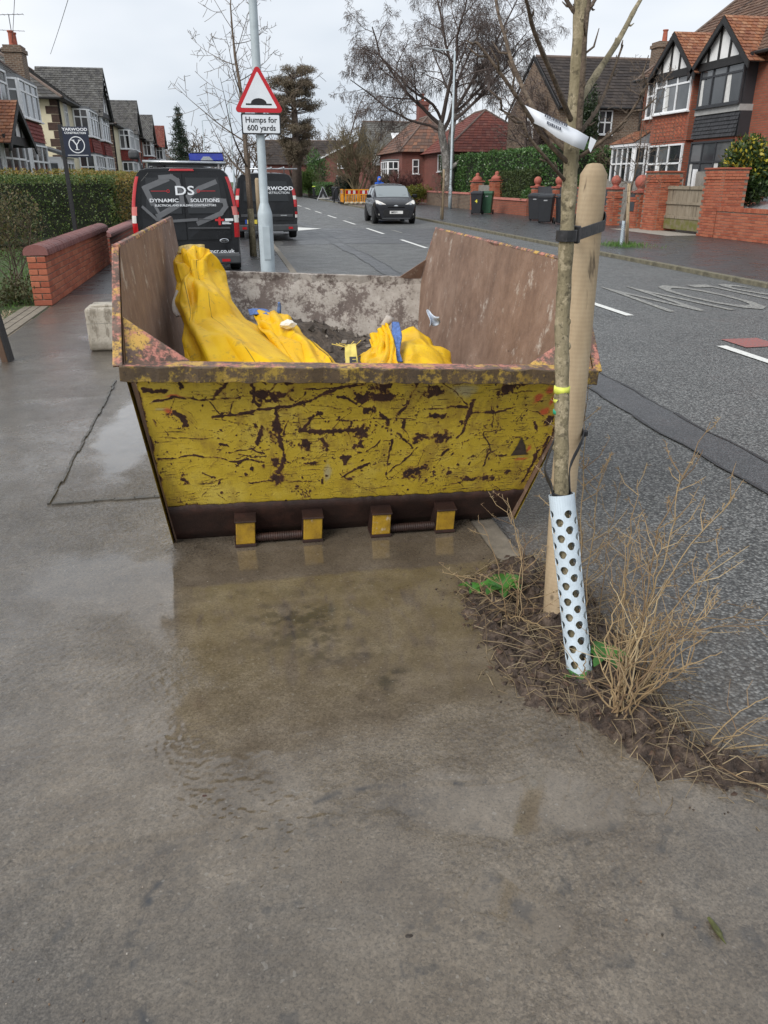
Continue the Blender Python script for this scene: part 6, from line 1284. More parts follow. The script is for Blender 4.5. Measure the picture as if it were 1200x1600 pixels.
# person in blue standing behind the car
def person(loc, label):
    root = thing('person', label, 'person', loc)
    J = [(0, 0, .95), (0, .01, 1.15), (0, .0, 1.38), (0, -.01, 1.46), (0, -.03, 1.56), (0, -.02, 1.68), (.09, 0, .92), (.11, -.02, .5), (.11, .03, .08), (.11, -.1, .05), (-.09, 0, .92), (-.11, .02, .5), (-.11, .05, .08), (-.11, -.08, .05), (.2, 0, 1.38), (.25, -.02, 1.12), (.22, -.18, .98), (.2, -.26, .95), (-.2, 0, 1.38), (-.25, -.02, 1.12), (-.22, -.18, .98), (-.2, -.26, .95)]
    E_ = [(0, 1), (1, 2), (2, 3), (3, 4), (4, 5), (0, 6), (6, 7), (7, 8), (8, 9), (0, 10), (10, 11), (11, 12), (12, 13), (2, 14), (14, 15), (15, 16), (16, 17), (2, 18), (18, 19), (19, 20), (20, 21)]
    rad = [.15, .15, .14, .06, .095, .08, .1, .075, .05, .04, .1, .075, .05, .04, .085, .06, .045, .03, .085, .06, .045, .03]
    me = bpy.data.meshes.new('body'); me.from_pydata(J, E_, []); o = bpy.data.objects.new('body', me); col.objects.link(o)
    o.modifiers.new('skin', 'SKIN'); o.modifiers.new('sub', 'SUBSURF').render_levels = 2
    for i, s_ in enumerate(me.skin_vertices[0].data): s_.radius = (rad[i], rad[i]); s_.use_root = i == 0
    me.materials.append(simple('blue_workwear', (.012, .085, .42), .75, var=.2)); o.location = loc; setp(o, root); o.matrix_parent_inverse = Matrix.Translation(loc).inverted()
    MB().lathe([(.02, .13), (.09, .1), (.115, .0), (.11, -.1), (.12, -.16)], (loc[0], loc[1]+.01, loc[2]+1.62), 14).build('hood', simple('blue_hood', (.015, .10, .5), .7), root, True)
    MB().lathe([(.001, -.012), (.06, -.008), (.075, .02)], (loc[0], loc[1]-.108, loc[2]+1.59), 12, 'y').build('face', simple('skin_tone', (.42, .25, .18), .6), root, True)
person((8.6, 46.5, 0), 'person in a blue hooded work jacket standing behind the black hatchback')
# ================================================================== houses: building tools
def glasspane():
    if 'house_glass' in MC: return MC['house_glass']
    t = MT('house_glass'); f = t.noise(1.1, 3, .6); c = t.ramp(t.math('ADD', t.math('MULTIPLY', t.rnd(), .5), t.math('MULTIPLY', f, .5)), [(.2, (.012, .014, .016)), (.5, (.05, .055, .06)), (.8, (.16, .165, .17))])
    t.col(c); t.set('Roughness', .06); t.set('Specular IOR Level', .8); MC['house_glass'] = t.m; return t.m
M_PANE = glasspane(); M_UPVC = simple('white_window_frame', (.8, .81, .82), .45, var=.05); M_DKFR = simple('dark_grey_frame', (.035, .037, .042), .5, var=.1)
M_BLKT = simple('black_timber', (.018, .017, .017), .6, var=.2); M_RENDER = simple('white_render', (.78, .78, .77), .85, var=.06, scale=3, bump=.2); M_CREAM = simple('cream_render', (.74, .67, .48), .85, var=.06, scale=2, bump=.2)
M_LEAD = simple('lead_grey', (.16, .165, .17), .6); M_CURT = simple('net_curtain', (.6, .6, .58), .9, var=.15, scale=9)
M_SLATE = leafmat('slate_tiles', [(.075, .072, .07), (.12, .115, .11), (.17, .165, .155), (.1, .095, .085), (.2, .195, .18)], .6)
M_OTILE = leafmat('orange_clay_tiles', [(.32, .12, .06), (.42, .18, .09), (.26, .10, .06), (.48, .25, .14), (.36, .16, .10)], .75)
M_RTILE = leafmat('red_clay_tiles', [(.22, .06, .045), (.28, .085, .06), (.18, .055, .045), (.30, .12, .09)], .75)
M_DTILE = leafmat('brown_concrete_tiles', [(.04, .032, .03), (.06, .048, .042), (.08, .064, .056)], .8)
M_HUNG = leafmat('red_hung_tiles', [(.26, .045, .035), (.32, .06, .045), (.22, .04, .035)], .7); M_HUNGD = leafmat('dark_hung_tiles', [(.045, .046, .05), (.07, .072, .078), (.06, .06, .066)], .65)
M_RBRICK = brickmat('house_red_brick', (.30, .075, .04), (.38, .11, .062), (.2, .12, .085)); M_BBRICK = brickmat('house_brown_brick', (.10, .055, .035), (.20, .12, .075), (.28, .24, .19)); M_DRBRICK = brickmat('house_dark_red_brick', (.2, .05, .035), (.27, .07, .05), (.18, .12, .1)); M_QUOIN = simple('brown_quoin', (.075, .045, .035), .85, var=.3, scale=10)
UP = Vector((0, 0, 1))
def tiles(A, B, C_, D, m, name, parent, tw=.28, th=.24, lift=.025, seed=0, tmin=0):
    """courses of separate tiles on the slope A-B (eave) D-C (ridge)"""
    A, B, C_, D = (Vector(p) for p in (A, B, C_, D)); n = (B-A).cross(D-A).normalized(); n = n if n.z >= 0 else -n
    if abs(n.z) < 1e-3: n = n
    rr = random.Random(seed); H_ = ((D+C_)/2-(A+B)/2).length; nr = max(1, int(H_/th)); V = []; F = []
    for j in range(nr):
        t0, t1 = j/nr, min(1, (j+1.15)/nr); L0, R0 = A.lerp(D, t0), B.lerp(C_, t0); L1, R1 = A.lerp(D, t1), B.lerp(C_, t1); w_ = (R0-L0).length
        if w_ < .05: continue
        k = max(1, int(w_/tw)); o = .5 if j % 2 else 0
        for i in range(k+1):
            a, b = max(0, (i-o)/k), min(1, (i+1-o)/k)
            if b-a < .05/k: continue
            g_ = .008/max(w_, .01); up = n*(lift+rr.uniform(0, lift*.5)); q = len(V)
            V += [tuple(L0.lerp(R0, a+g_)+up), tuple(L0.lerp(R0, b-g_)+up), tuple(L1.lerp(R1, b-g_)+n*.004), tuple(L1.lerp(R1, a+g_)+n*.004), tuple(L0.lerp(R0, a+g_)), tuple(L0.lerp(R0, b-g_))]
            F += [(q, q+1, q+2, q+3), (q+4, q+5, q+1, q)]
    me = bpy.data.meshes.new(name); me.from_pydata(V, [], F); o = link(name, me, m, parent); o['kind'] = 'stuff'; return o
def roof(parent, x0, x1, y0, y1, z0, z1, hip0, hip1, m, over=.3, axis='y', name='roof', seed=0, tw=.28, th=.24):
    """ridge along y (or x) with hips of given length (0 = gable); tiles sit on a solid core"""
    sw = (lambda x, y, z_: (x, y, z_)) if axis == 'y' else (lambda x, y, z_: (y, x, z_))
    if axis == 'x': x0, x1, y0, y1 = y0, y1, x0, x1
    x0 -= over; x1 += over; y0 -= over if hip0 else .12; y1 += over if hip1 else .12; xm = (x0+x1)/2; k = z1-z0; zb = z0-.12*0
    e = [sw(x0, y0, zb), sw(x1, y0, zb), sw(x1, y1, zb), sw(x0, y1, zb), sw(xm, y0+hip0, z1), sw(xm, y1-hip1, z1)]
    core = MB().add(e, [(0, 3, 5, 4), (1, 4, 5, 2), (0, 4, 1), (2, 5, 3), (0, 1, 2, 3)]).build(name, M_BLKT, parent)
    for a, b, c_, d, s_ in ((e[0], e[3], e[5], e[4], 1), (e[2], e[1], e[4], e[5], 2)): o = tiles(a, b, c_, d, m, 'tiles', None, seed=seed+s_, tw=tw, th=th); o.parent = core
    if hip0: tiles(e[1], e[0], e[4], e[4], m, 'tiles', None, seed=seed+3, tw=tw, th=th).parent = core
    if hip1: tiles(e[3], e[2], e[5], e[5], m, 'tiles', None, seed=seed+4, tw=tw, th=th).parent = core
    mb = MB().tube([Vector(e[4])+UP*.02, Vector(e[5])+UP*.02], .09, 8)
    mb.build('ridge_tiles', simple('ridge_tile', (.16, .12, .10), .8, var=.3, scale=8), None).parent = core
    for a, b, h_ in ((e[0], e[4], hip0), (e[1], e[4], hip0), (e[2], e[5], hip1), (e[3], e[5], hip1)):
        if h_: MB().tube([Vector(a)+UP*.03, Vector(b)+UP*.03], .07, 6).build('hip_tiles', MC['ridge_tile'], None).parent = core
    return core
def win(parent, O, U, w_, h_, cols=(.5,), tr=.68, m=None, out=None, th=.06, sub=None, name='window', curtain=False):
    """window: frame mesh with mullions and a transom, one glass pane in each light"""
    m = m or M_UPVC; O = Vector(O); U = Vector(U).normalized(); Nn = Vector(out).normalized(); f = .065; mb = MB()
    def bar(u0, u1, z0, z1, d0=-.02, d1=th): mb.obb(O+U*u0+UP*z0+Nn*d0, U*(u1-u0), Nn*(d1-d0), UP*(z1-z0))
    bar(0, w_, 0, f); bar(0, w_, h_-f, h_); bar(0, f, f, h_-f); bar(w_-f, w_, f, h_-f)
    xs = [0]+[c_*w_ for c_ in cols]+[w_]
    for c_ in xs[1:-1]: bar(c_-f/2, c_+f/2, f, h_-f, -.02, th*.85)
    if tr: bar(f, w_-f, tr*h_-f/2, tr*h_+f/2, -.02, th*.75)
    bar(-.06, w_+.06, -.05, -.001, -.02, th+.08)
    o = mb.build(name, m, parent)
    zs = [(f, tr*h_-f/2), (tr*h_+f/2, h_-f)] if tr else [(f, h_-f)]
    for a, b in zip(xs, xs[1:]):
        for z0, z1 in zs:
            p = O+U*(a+f*.4)+UP*z0+Nn*.012; MB().poly([p, p+U*(b-a-f*.8), p+U*(b-a-f*.8)+UP*(z1-z0), p+UP*(z1-z0)]).build('pane', M_PANE, None).parent = o
        if curtain and (hash((round(a*100), round(O.y*7))) % 2): pc = O+U*(a+f*.5)+UP*f+Nn*.0145; wd = (b-a)*.3; MB().poly([pc, pc+U*wd, pc+U*wd*.8+UP*(h_*tr-f*1.5), pc+UP*(h_*tr-f*1.5)]).build('curtain', M_CURT, None).parent = o
    return o
def bay(parent, fx, dx, ya, yb, pj, z0, z1, m, skirt=None, sk=None, cap=None, ncol=3, curtain=False):
    """three-sided bay projecting from a facade at x=fx towards dx (+1/-1); windows on all sides"""
    a = .55*pj; P = [(fx, ya), (fx+dx*pj, ya+a), (fx+dx*pj, yb-a), (fx, yb)]
    for k in range(3):
        p, q = Vector((*P[k], 0)), Vector((*P[k+1], 0)); U = (q-p).normalized(); Nn = Vector((U.y, -U.x, 0)); Nn = Nn if Nn.x*dx > 0 else -Nn; L_ = (q-p).length
        MB().obb(p+UP*z0-Nn*.1, U*L_, Nn*.1, UP*(z1-z0)).build('bay_frame', m if m is not M_UPVC else M_RENDER, parent)
        n = ncol if k == 1 else 2; win(parent, p+UP*z0+U*.03, U, L_-.06, z1-z0, [i/n for i in range(1, n)], .7, m, Nn, curtain=curtain)
        if skirt:
            tiles(p+UP*skirt[0]+Nn*.06, q+UP*skirt[0]+Nn*.06, q+UP*(skirt[1]-.06)+Nn*.0, p+UP*(skirt[1]-.06)+Nn*.0, sk, 'hung_tiles', parent, tw=.17, th=.14, lift=.03, seed=k)
            MB().obb(p+UP*skirt[0]-Nn*.1, U*L_, Nn*.1, UP*(skirt[1]-skirt[0]-.06)).build('bay_wall', M_BLKT, parent)
    if cap: MB().prism([(*q, cap[0]) for q in P], (0, 0, cap[1])).build('bay_roof', M_LEAD, parent)
def gable(parent, fx, dx, yc, half, z0, z1, back, m, tm, timbers=4, proud=.45, seed=0, edge=None):
    """small front gable with white panels, dark timbers and barge boards; its ridge runs back into the main roof"""
    x = fx+dx*proud; A, B, P = Vector((x, yc-half, z0)), Vector((x, yc+half, z0)), Vector((x, yc, z1))
    bk = Vector((-dx*back, 0, 0)); MB().add([A, B, P, A+bk, B+bk, P+bk], [(0, 1, 2), (3, 5, 4), (0, 2, 5, 3), (1, 4, 5, 2), (0, 3, 4, 1)]).build('gable', M_RENDER, parent)
    o = Vector((dx*.25, 0, 0)); s_ = (B-A).normalized(); dn = .16; ov = .25; sl = (z1-z0)/half
    for sg in (-1, 1):
        e0 = Vector((x, yc+sg*(half+ov), z0-ov*sl)); tiles((e0+o) if sg < 0 else (e0+bk), (e0+bk) if sg < 0 else (e0+o), (P+bk+UP*.02) if sg < 0 else (P+o+UP*.02), (P+o+UP*.02) if sg < 0 else (P+bk+UP*.02), tm, 'gable_tiles', parent, seed=seed+sg+2, tw=.2, th=.17)
        MB().prism([e0+o, e0+o-UP*.22, P+o-UP*.24, P+o], (-dx*.05, 0, 0)).build('barge_board', edge or M_BLKT, parent)
        MB().prism([e0+o*.6, e0+o*.6-UP*.02, P+o*.6-UP*.02, P+o*.6], bk).build('soffit', M_BLKT, parent)
    for k in range(1, timbers+1):
        y = yc-half+2*half*k/(timbers+1); hgt = (1-abs(y-yc)/half)*(z1-z0); MB().box(min(x, x+dx*.04), max(x, x+dx*.04), y-.05, y+.05, z0, z0+hgt-.05).build('timber', edge or M_BLKT, parent)
    MB().box(min(x, x+dx*.06), max(x, x+dx*.06), yc-half-.1, yc+half+.1, z0-.18, z0+.08).build('tie_beam', edge or M_BLKT, parent)
def chimney(parent, x, y, z0, z1, w_, d, m, pots=2, potm=None):
    c_ = MB().box(x-w_/2, x+w_/2, y-d/2, y+d/2, z0, z1).build('chimney', m, parent); MB().box(x-w_/2-.06, x+w_/2+.06, y-d/2-.06, y+d/2+.06, z1-.28, z1-.12).build('chimney_band', m, None).parent = c_
    for k in range(pots):
        o = MB().lathe([(.15, 0), (.13, .08), (.11, .5), (.14, .53), (.14, .58), (.09, .58)], (x, y-d/2+d*(k+.5)/pots, z1-.02), 12).build('chimney_pot', potm or simple('terracotta_pot', (.36, .10, .06), .8), None); o.parent = c_
def aerial(parent, p, L_=1.0, h_=1.0, d=(1, .3, 0)):
    d = Vector(d).normalized(); p = Vector(p); mb = MB().tube([p, p+UP*h_], .02, 5); a = p+UP*h_; mb.tube([a-d*L_*.5, a+d*L_*.5], .015, 4); s_ = d.cross(UP)
    for k in range(7): c_ = a+d*L_*(k/6-.5); mb.tube([c_-s_*.18, c_+s_*.18], .008, 4)
    mb.build('aerial', M_LEAD, parent)

# ================================================================== houses on the left
def left_house(label, fx, y0, y1, wallm, roofm, bays, gables, ez=5.2, rz=7.9, depth=8, quoins=False, hung=None, framem=None, hips=(3.2, 3.2), rfx=None, seed=0, chim=None):
    h = thing('house', label, 'house', ((fx-depth/2), (y0+y1)/2, 0))
    MB().box(fx-depth, fx, y0, y1, 0, ez).build('wall', wallm, h)
    roof(h, fx-depth, fx, y0, y1, ez, rz, hips[0], hips[1], roofm, .35, seed=seed)
    MB().tube([(fx+.38, y0-.3, ez-.02), (fx+.38, y1+.3, ez-.02)], .06, 6).build('gutter', M_BLKT, h); MB().box(fx, fx+.33, y0-.3, y1+.3, ez-.06, ez-.01).build('soffit', M_BLKT, h)
    MB().tube([(fx-depth-.3, y0-.38, ez-.02), (fx+.3, y0-.38, ez-.02)], .06, 6).build('gutter', M_BLKT, h)
    for ya, yb in bays:
        bay(h, fx, 1, ya, yb, .75, 3.75, 5.08, M_UPVC, (2.95, 3.72), hung or M_HUNG, (5.09, .12), curtain=True); bay(h, fx, 1, ya, yb, .8, .75, 2.85, M_UPVC, None, None, (2.86, .08), curtain=True)
        MB().box(fx, fx+.7, ya+.4, yb-.4, 0, .75).build('bay_plinth', M_DRBRICK, h)
    for yc, half, z1_ in gables: gable(h, fx, 1, yc, half, ez+.02, z1_, 3.6, wallm, roofm, 2, .85, seed)
    if quoins:
        for k in range(14): l = .34 if k % 2 else .56; MB().box(fx-l, fx+.012, y0-.012, y0+l, .2+k*.36, .54+k*.36).build('quoin', M_QUOIN, h)
    MB().tube([(fx+.06, y0+.15, ez), (fx+.06, y0+.15, 0)], .045, 6).build('downpipe', M_BLKT, h)
    if chim: chimney(h, *chim)
    return h
h1_ = left_house('white rendered house with red hung tiles, slate roof and orange tiled porch', -8.15, 24, 39.8, M_RENDER, M_SLATE, [(34.6, 38.6)], [], hips=(4, 4.2), rz=8.8, seed=1, chim=(-8.75, 41.9, 0, 7.0, .75, 1.0, M_BBRICK, 2))
bay(h1_, -8.15, 1, 29.4, 33.6, .75, 3.75, 5.08, M_UPVC, (2.95, 3.72), M_HUNG, (5.09, .12)); bay(h1_, -8.15, 1, 29.4, 33.6, 1.0, .75, 2.85, M_UPVC, None, None, (2.86, .08))
gable(h1_, -8.15, 1, 29.4, 1.55, 2.75, 3.85, 1.6, M_RENDER, M_OTILE, 3, 1.6, 5)
MB().box(-8.15, -7.5, 35, 38.2, 5.0, 5.2).build('bay_eave', M_BLKT, h1_)
win(h1_, (-8.13, 39.05, 1.0), (0, 1, 0), .5, 1.8, (), .75, M_UPVC, (1, 0, 0))
aerial(h1_, (-8.75, 41.9, 7.2), 1.2, 1.0, (1, 0, .05)); MB().prism([(-8.15, 39.8, 2.9), (-6.9, 39.8, 2.5), (-6.9, 43.2, 2.5), (-8.15, 43.2, 2.9)], (0, 0, .12)).build('lean_to_roof', M_LEAD, h1_); MB().box(-8.15, -7.1, 39.82, 43.1, 0, 2.5).build('lean_to', M_RENDER, h1_)
win(h1_, (-7.08, 40.2, .9), (0, 1, 0), 2.4, 1.4, (.33, .66), .7, M_UPVC, (1, 0, 0)); win(h1_, (-8.0, 39.80, .9), (1, 0, 0), .8, 1.4, (.5,), .7, M_UPVC, (0, -1, 0))
h2_ = left_house('cream rendered house with brown quoins, slate roof and a black front gable', -7.75, 44.5, 58.5, M_CREAM, M_SLATE, [(48.5, 52.6), (53.2, 57.3)], [(54.9, 2.3, 7.7)], quoins=True, rz=8.2, seed=10)
aerial(h2_, (-10.9, 51.5, 8.1), 1.6, .9, (1, .1, 0)); win(h2_, (-7.74, 46.0, 3.9), (0, 1, 0), .9, 1.2, (.5,), .7, M_UPVC, (1, 0, 0))
h3_ = left_house('second cream rendered house further down with brown quoins and hipped slate roof', -7.6, 63.5, 76, M_CREAM, M_SLATE, [(67, 70.6), (71, 74.6)], [(73, 2.1, 7.5)], quoins=True, rz=7.9, seed=20, chim=(-11.4, 69, 6.8, 8.6, .7, .9, M_DRBRICK, 2))
h4_ = left_house('red brick semi with slate roof beyond the cream houses', -7.5, 82, 92, M_RBRICK, M_SLATE, [(84.5, 88.5)], [(86.5, 2.2, 7.4)], rz=7.8, seed=30)
h5_ = left_house('far red brick house with orange gabled roof on the left side', -7.4, 97, 108, M_RBRICK, M_RTILE, [(99, 103)], [(101, 2.2, 7.3)], rz=7.6, seed=40)
h6_ = left_house('far pale rendered bungalow with plain grey roof on the left side', -5.6, 114, 124, M_CREAM, M_SLATE, [], [], ez=3.2, rz=6.2, seed=50)
# ================================================================== the right side: houses
R1 = thing('house', 'red brick semi-detached house with two timbered gables and orange tiled roofs', 'house', (21, 29, 0)); FX = 18.0
MB().box(FX, 26, 21.5, 34.7, 0, 5.42).build('wall', M_RBRICK, R1)
roof(R1, FX, 26, 21.5, 34.7, 5.42, 9.6, 3.6, 3.9, leafmat('weathered_brown_tiles', [(.16, .09, .06), (.22, .13, .09), (.13, .08, .06), (.26, .17, .12)], .8), .3, seed=60, tw=.2, th=.18)
for yc, half, m_ in ((31.45, 1.6, M_UPVC), (28.2, 1.6, M_DKFR)):
    gable(R1, FX, -1, yc, half, 5.36, 6.72, 3.2, M_RENDER, M_OTILE, 4, .5, int(yc*3))
    MB().box(FX-.45, FX, yc-1.42, yc+1.42, 2.95, 5.4).build('bay_wall', M_RBRICK, R1) if m_ is M_UPVC else None
    win(R1, (FX-.46, yc+1.32, 3.98), (0, -1, 0), 2.64, 1.38, (.3, .62), .70, m_, (-1, 0, 0), curtain=True)
    MB().box(FX-.42, FX, yc-1.34, yc+1.34, 3.9, 5.4).build('bay_box', M_RBRICK if m_ is M_UPVC else M_DKFR, R1)
    win(R1, (FX-.46, yc+1.32, 1.0), (0, -1, 0), 2.64, 1.85, (.3, .62), .62, m_, (-1, 0, 0), curtain=True); MB().box(FX-.42, FX, yc-1.34, yc+1.34, 0, 2.94).build('bay_box', M_RBRICK, R1)
tiles((FX-.50, 29.6, 2.95), (FX-.50, 26.8, 2.95), (FX-.44, 26.8, 3.72), (FX-.44, 29.6, 3.72), M_HUNGD, 'hung_tiles', R1, tw=.17, th=.12, lift=.03); MB().box(FX-.44, FX, 26.8, 29.6, 2.94, 3.73).build('bay_wall', M_DKFR, R1); MB().box(FX-.5, FX, 26.8, 29.6, 3.73, 3.93).build('sill_band', simple('pale_lead', (.34, .34, .33), .6), R1)
# ornamental raised brickwork between the floors
for j in range(6):
    for k in range(9):
        y = 30.25+k*.27; o = MB().obb((FX-.468, y, 3.02+j*.14), (.02, 0, 0), (0, .17, .12 if k < 3 else .05), (0, -.02, .05)).build('brick', M_BRK1, R1)
win(R1, (FX-.01, 34.25, 3.95), (0, -1, 0), .95, 1.35, (.5,), .62, M_UPVC, (-1, 0, 0))
MB().box(FX-.14, FX, 33.02, 33.26, 4.92, 5.25).build('alarm_box', M_UPVC, R1, bevel=.02)
MB().tube([(FX-.08, 29.82, 5.4), (FX-.08, 29.82, 0)], .05, 6).build('downpipe', M_BLKT, R1); MB().tube([(FX-.08, 34.62, 5.3), (FX-.08, 34.62, 0)], .05, 6).build('downpipe', M_BLKT, R1); MB().tube([(FX-.36, 21.3, 5.42), (FX-.36, 35, 5.42)], .06, 6).build('gutter', M_BLKT, R1)
# porch
MB().box(FX-1.0, FX, 33.05, 35.0, 0, .9).build('porch_plinth', M_RBRICK, R1); win(R1, (FX-1.0, 35.0, .9), (0, -1, 0), 1.95, 1.95, (.25, .5, .75), .66, M_UPVC, (-1, 0, 0)); win(R1, (FX-.98, 33.04, .9), (1, 0, 0), .96, 1.95, (.5,), .66, M_UPVC, (0, -1, 0))
MB().box(FX-.95, FX, 33.1, 34.95, .9, 2.85).build('porch_core', M_DKFR, R1); MB().box(FX-1.12, FX, 32.95, 35.1, 2.85, 2.95).build('porch_fascia', M_UPVC, R1)
tiles((FX-1.15, 35.15, 2.96), (FX-1.15, 32.9, 2.96), (FX-.1, 33.2, 3.5), (FX-.1, 34.8, 3.5), M_OTILE, 'porch_tiles', R1, tw=.18, th=.14); MB().add([(FX-1.1, 35.1, 2.95), (FX-1.1, 32.95, 2.95), (FX, 32.95, 2.95), (FX, 35.1, 2.95), (FX, 33.2, 3.5), (FX, 34.8, 3.5)], [(0, 1, 4, 5), (1, 2, 4), (3, 0, 5)]).build('porch_roof', M_LEAD, R1)
R2 = thing('house', 'dark brown brick house with brown tiled roof and tall brick chimney', 'house', (23, 46, 0))
MB().box(17.22, 31, 42.2, 50, 0, 5.0).build('wall', M_BBRICK, R2); roof(R2, 17.4, 31, 42.2, 50, 5.0, 7.75, 0, 0, M_DTILE, .25, 'x', seed=70, tw=.3, th=.3)
MB().prism([(17.22, 42.2, 5.0), (17.22, 50, 5.0), (17.22, 46.1, 7.62)], (.3, 0, 0)).build('gable_wall', M_BBRICK, R2)
for sy, y_ in ((1, 41.95), (-1, 50.25)): MB().prism([(17.12, y_, 4.85), (17.12, y_, 5.05), (17.12, 46.1, 7.85), (17.12, 46.1, 7.62)], (.06, 0, 0)).build('barge_board', M_BLKT, R2)
win(R2, (19.45, 42.18, 3.75), (1, 0, 0), .8, 1.15, (.5,), .5, M_UPVC, (0, -1, 0)); win(R2, (19.45, 42.18, 1.0), (1, 0, 0), 1.2, 1.3, (.5,), .6, M_UPVC, (0, -1, 0)); win(R2, (17.2, 46.5, 3.75), (0, -1, 0), .9, 1.2, (.5,), .5, M_UPVC, (-1, 0, 0))
chimney(R2, 22.9, 42.6, 0, 8.1, .95, .8, M_BBRICK, 1); MB().tube([(17.2, 41.9, 4.98), (31, 41.9, 4.98)], .06, 6).build('gutter', M_BLKT, R2)
R3 = thing('house', 'low red brick house with red hipped roof and white bay windows', 'house', (18, 60, 0))
MB().box(14.9, 22.2, 55.3, 65, 0, 3.3).build('wall', M_DRBRICK, R3); roof(R3, 14.9, 22.2, 55.3, 65, 3.3, 6.1, 3.9, 3.9, M_RTILE, .35, seed=80, tw=.3, th=.3)
MB().box(13.2, 18, 62, 71, 0, 3.5).build('wall', M_DRBRICK, R3); roof(R3, 13.2, 18, 62, 71, 3.5, 6.0, 2.4, 2.4, leafmat('mixed_orange_tiles', [(.3, .14, .09), (.2, .12, .09), (.14, .1, .085), (.36, .18, .11)], .8), .3, seed=90, tw=.3, th=.3, name='roof')
bay(R3, 13.2, -1, 63, 66.5, .8, 1.1, 2.9, M_UPVC, None, None, (2.95, .1)); win(R3, (14.88, 57.6, 2.1), (0, -1, 0), 1.6, 1.1, (.5,), 0, M_UPVC, (-1, 0, 0)); win(R3, (14.0, 61.98, 2.0), (1, 0, 0), .5, 1.0, (), .5, M_UPVC, (0, -1, 0)); win(R3, (16.0, 55.28, 1.6), (1, 0, 0), 1.8, 1.4, (.5,), .6, M_UPVC, (0, -1, 0))
chimney(R3, 15.9, 67, 5, 7.3, .8, .9, M_DRBRICK, 1)
R4 = thing('house', 'brick house with grey tiled roof holding two roof windows', 'house', (16, 79, 0))
MB().box(13.2, 20, 75, 84, 0, 3.8).build('wall', M_DRBRICK, R4); MB().box(13.18, 19.5, 74.85, 75, 2.8, 3.75).build('white_band', M_RENDER, R4); roof(R4, 13.2, 20, 75, 84, 3.8, 6.6, 0, 0, leafmat('grey_concrete_tiles', [(.12, .115, .105), (.17, .165, .15), (.2, .195, .175)], .8), .25, 'x', seed=100, tw=.35, th=.33)
for x in (15.4, 17.0):
    f = MB().obb((x, 76.55, 5.0), (.85, 0, 0), (0, .78, .50), (0, -.05, .08)).build('roof_window', M_UPVC, R4); MB().obb((x+.1, 76.6, 5.09), (.65, 0, 0), (0, .62, .40), (0, -.01, .02)).build('pane', simple('skylight_glass', (.45, .5, .55), .1, var=.05), None).parent = f
for k in range(5): MB().box(13.4+k*1.2, 13.46+k*1.2, 74.6, 74.66, 0, 3.6).build('veranda_post', M_BLKT, R4)
R5 = thing('house', 'far plain brown brick house end with white verge boards', 'house', (16, 104, 0))
MB().prism([(10.7, 100, 0), (20, 100, 0), (20, 100, 3.6), (16, 100, 5.9), (10.7, 100, 3.6)], (0, 9, 0)).build('wall', M_DRBRICK, R5)
for a, b in (((10.3, 3.42), (16, 5.98)), ((20.4, 3.42), (16, 5.98))):
    MB().prism([(a[0], 99.8, a[1]), (b[0], 99.8, b[1]), (b[0], 99.8, b[1]+.16), (a[0], 99.8, a[1]+.16)], (0, .1, 0)).build('verge_board', M_UPVC, R5); MB().prism([(a[0], 99.9, a[1]), (b[0], 99.9, b[1]), (b[0], 99.9, b[1]+.12), (a[0], 99.9, a[1]+.12)], (0, 9.4, 0)).build('roof_slope', M_DTILE, R5)
win(R5, (13.4, 99.98, 2.9), (1, 0, 0), .9, .9, (.5,), 0, M_UPVC, (0, -1, 0)); win(R5, (13.2, 99.98, .8), (1, 0, 0), 1.1, 1.3, (.5,), .6, M_UPVC, (0, -1, 0))
R6 = thing('house', 'far dark brown roofed house with a white dormer window under the tall pine', 'house', (11, 120, 0))
MB().box(6, 18, 118, 126, 0, 3.6).build('wall', M_DRBRICK, R6); roof(R6, 6, 18, 118, 126, 3.6, 6.8, 0, 0, M_DTILE, .3, 'x', seed=120, tw=.5, th=.5); MB().box(9.2, 10.4, 118.3, 120, 4.4, 5.5).build('dormer', M_UPVC, R6); MB().box(9.4, 10.2, 118.25, 118.29, 4.6, 5.3).build('dormer_pane', M_PANE, R6)

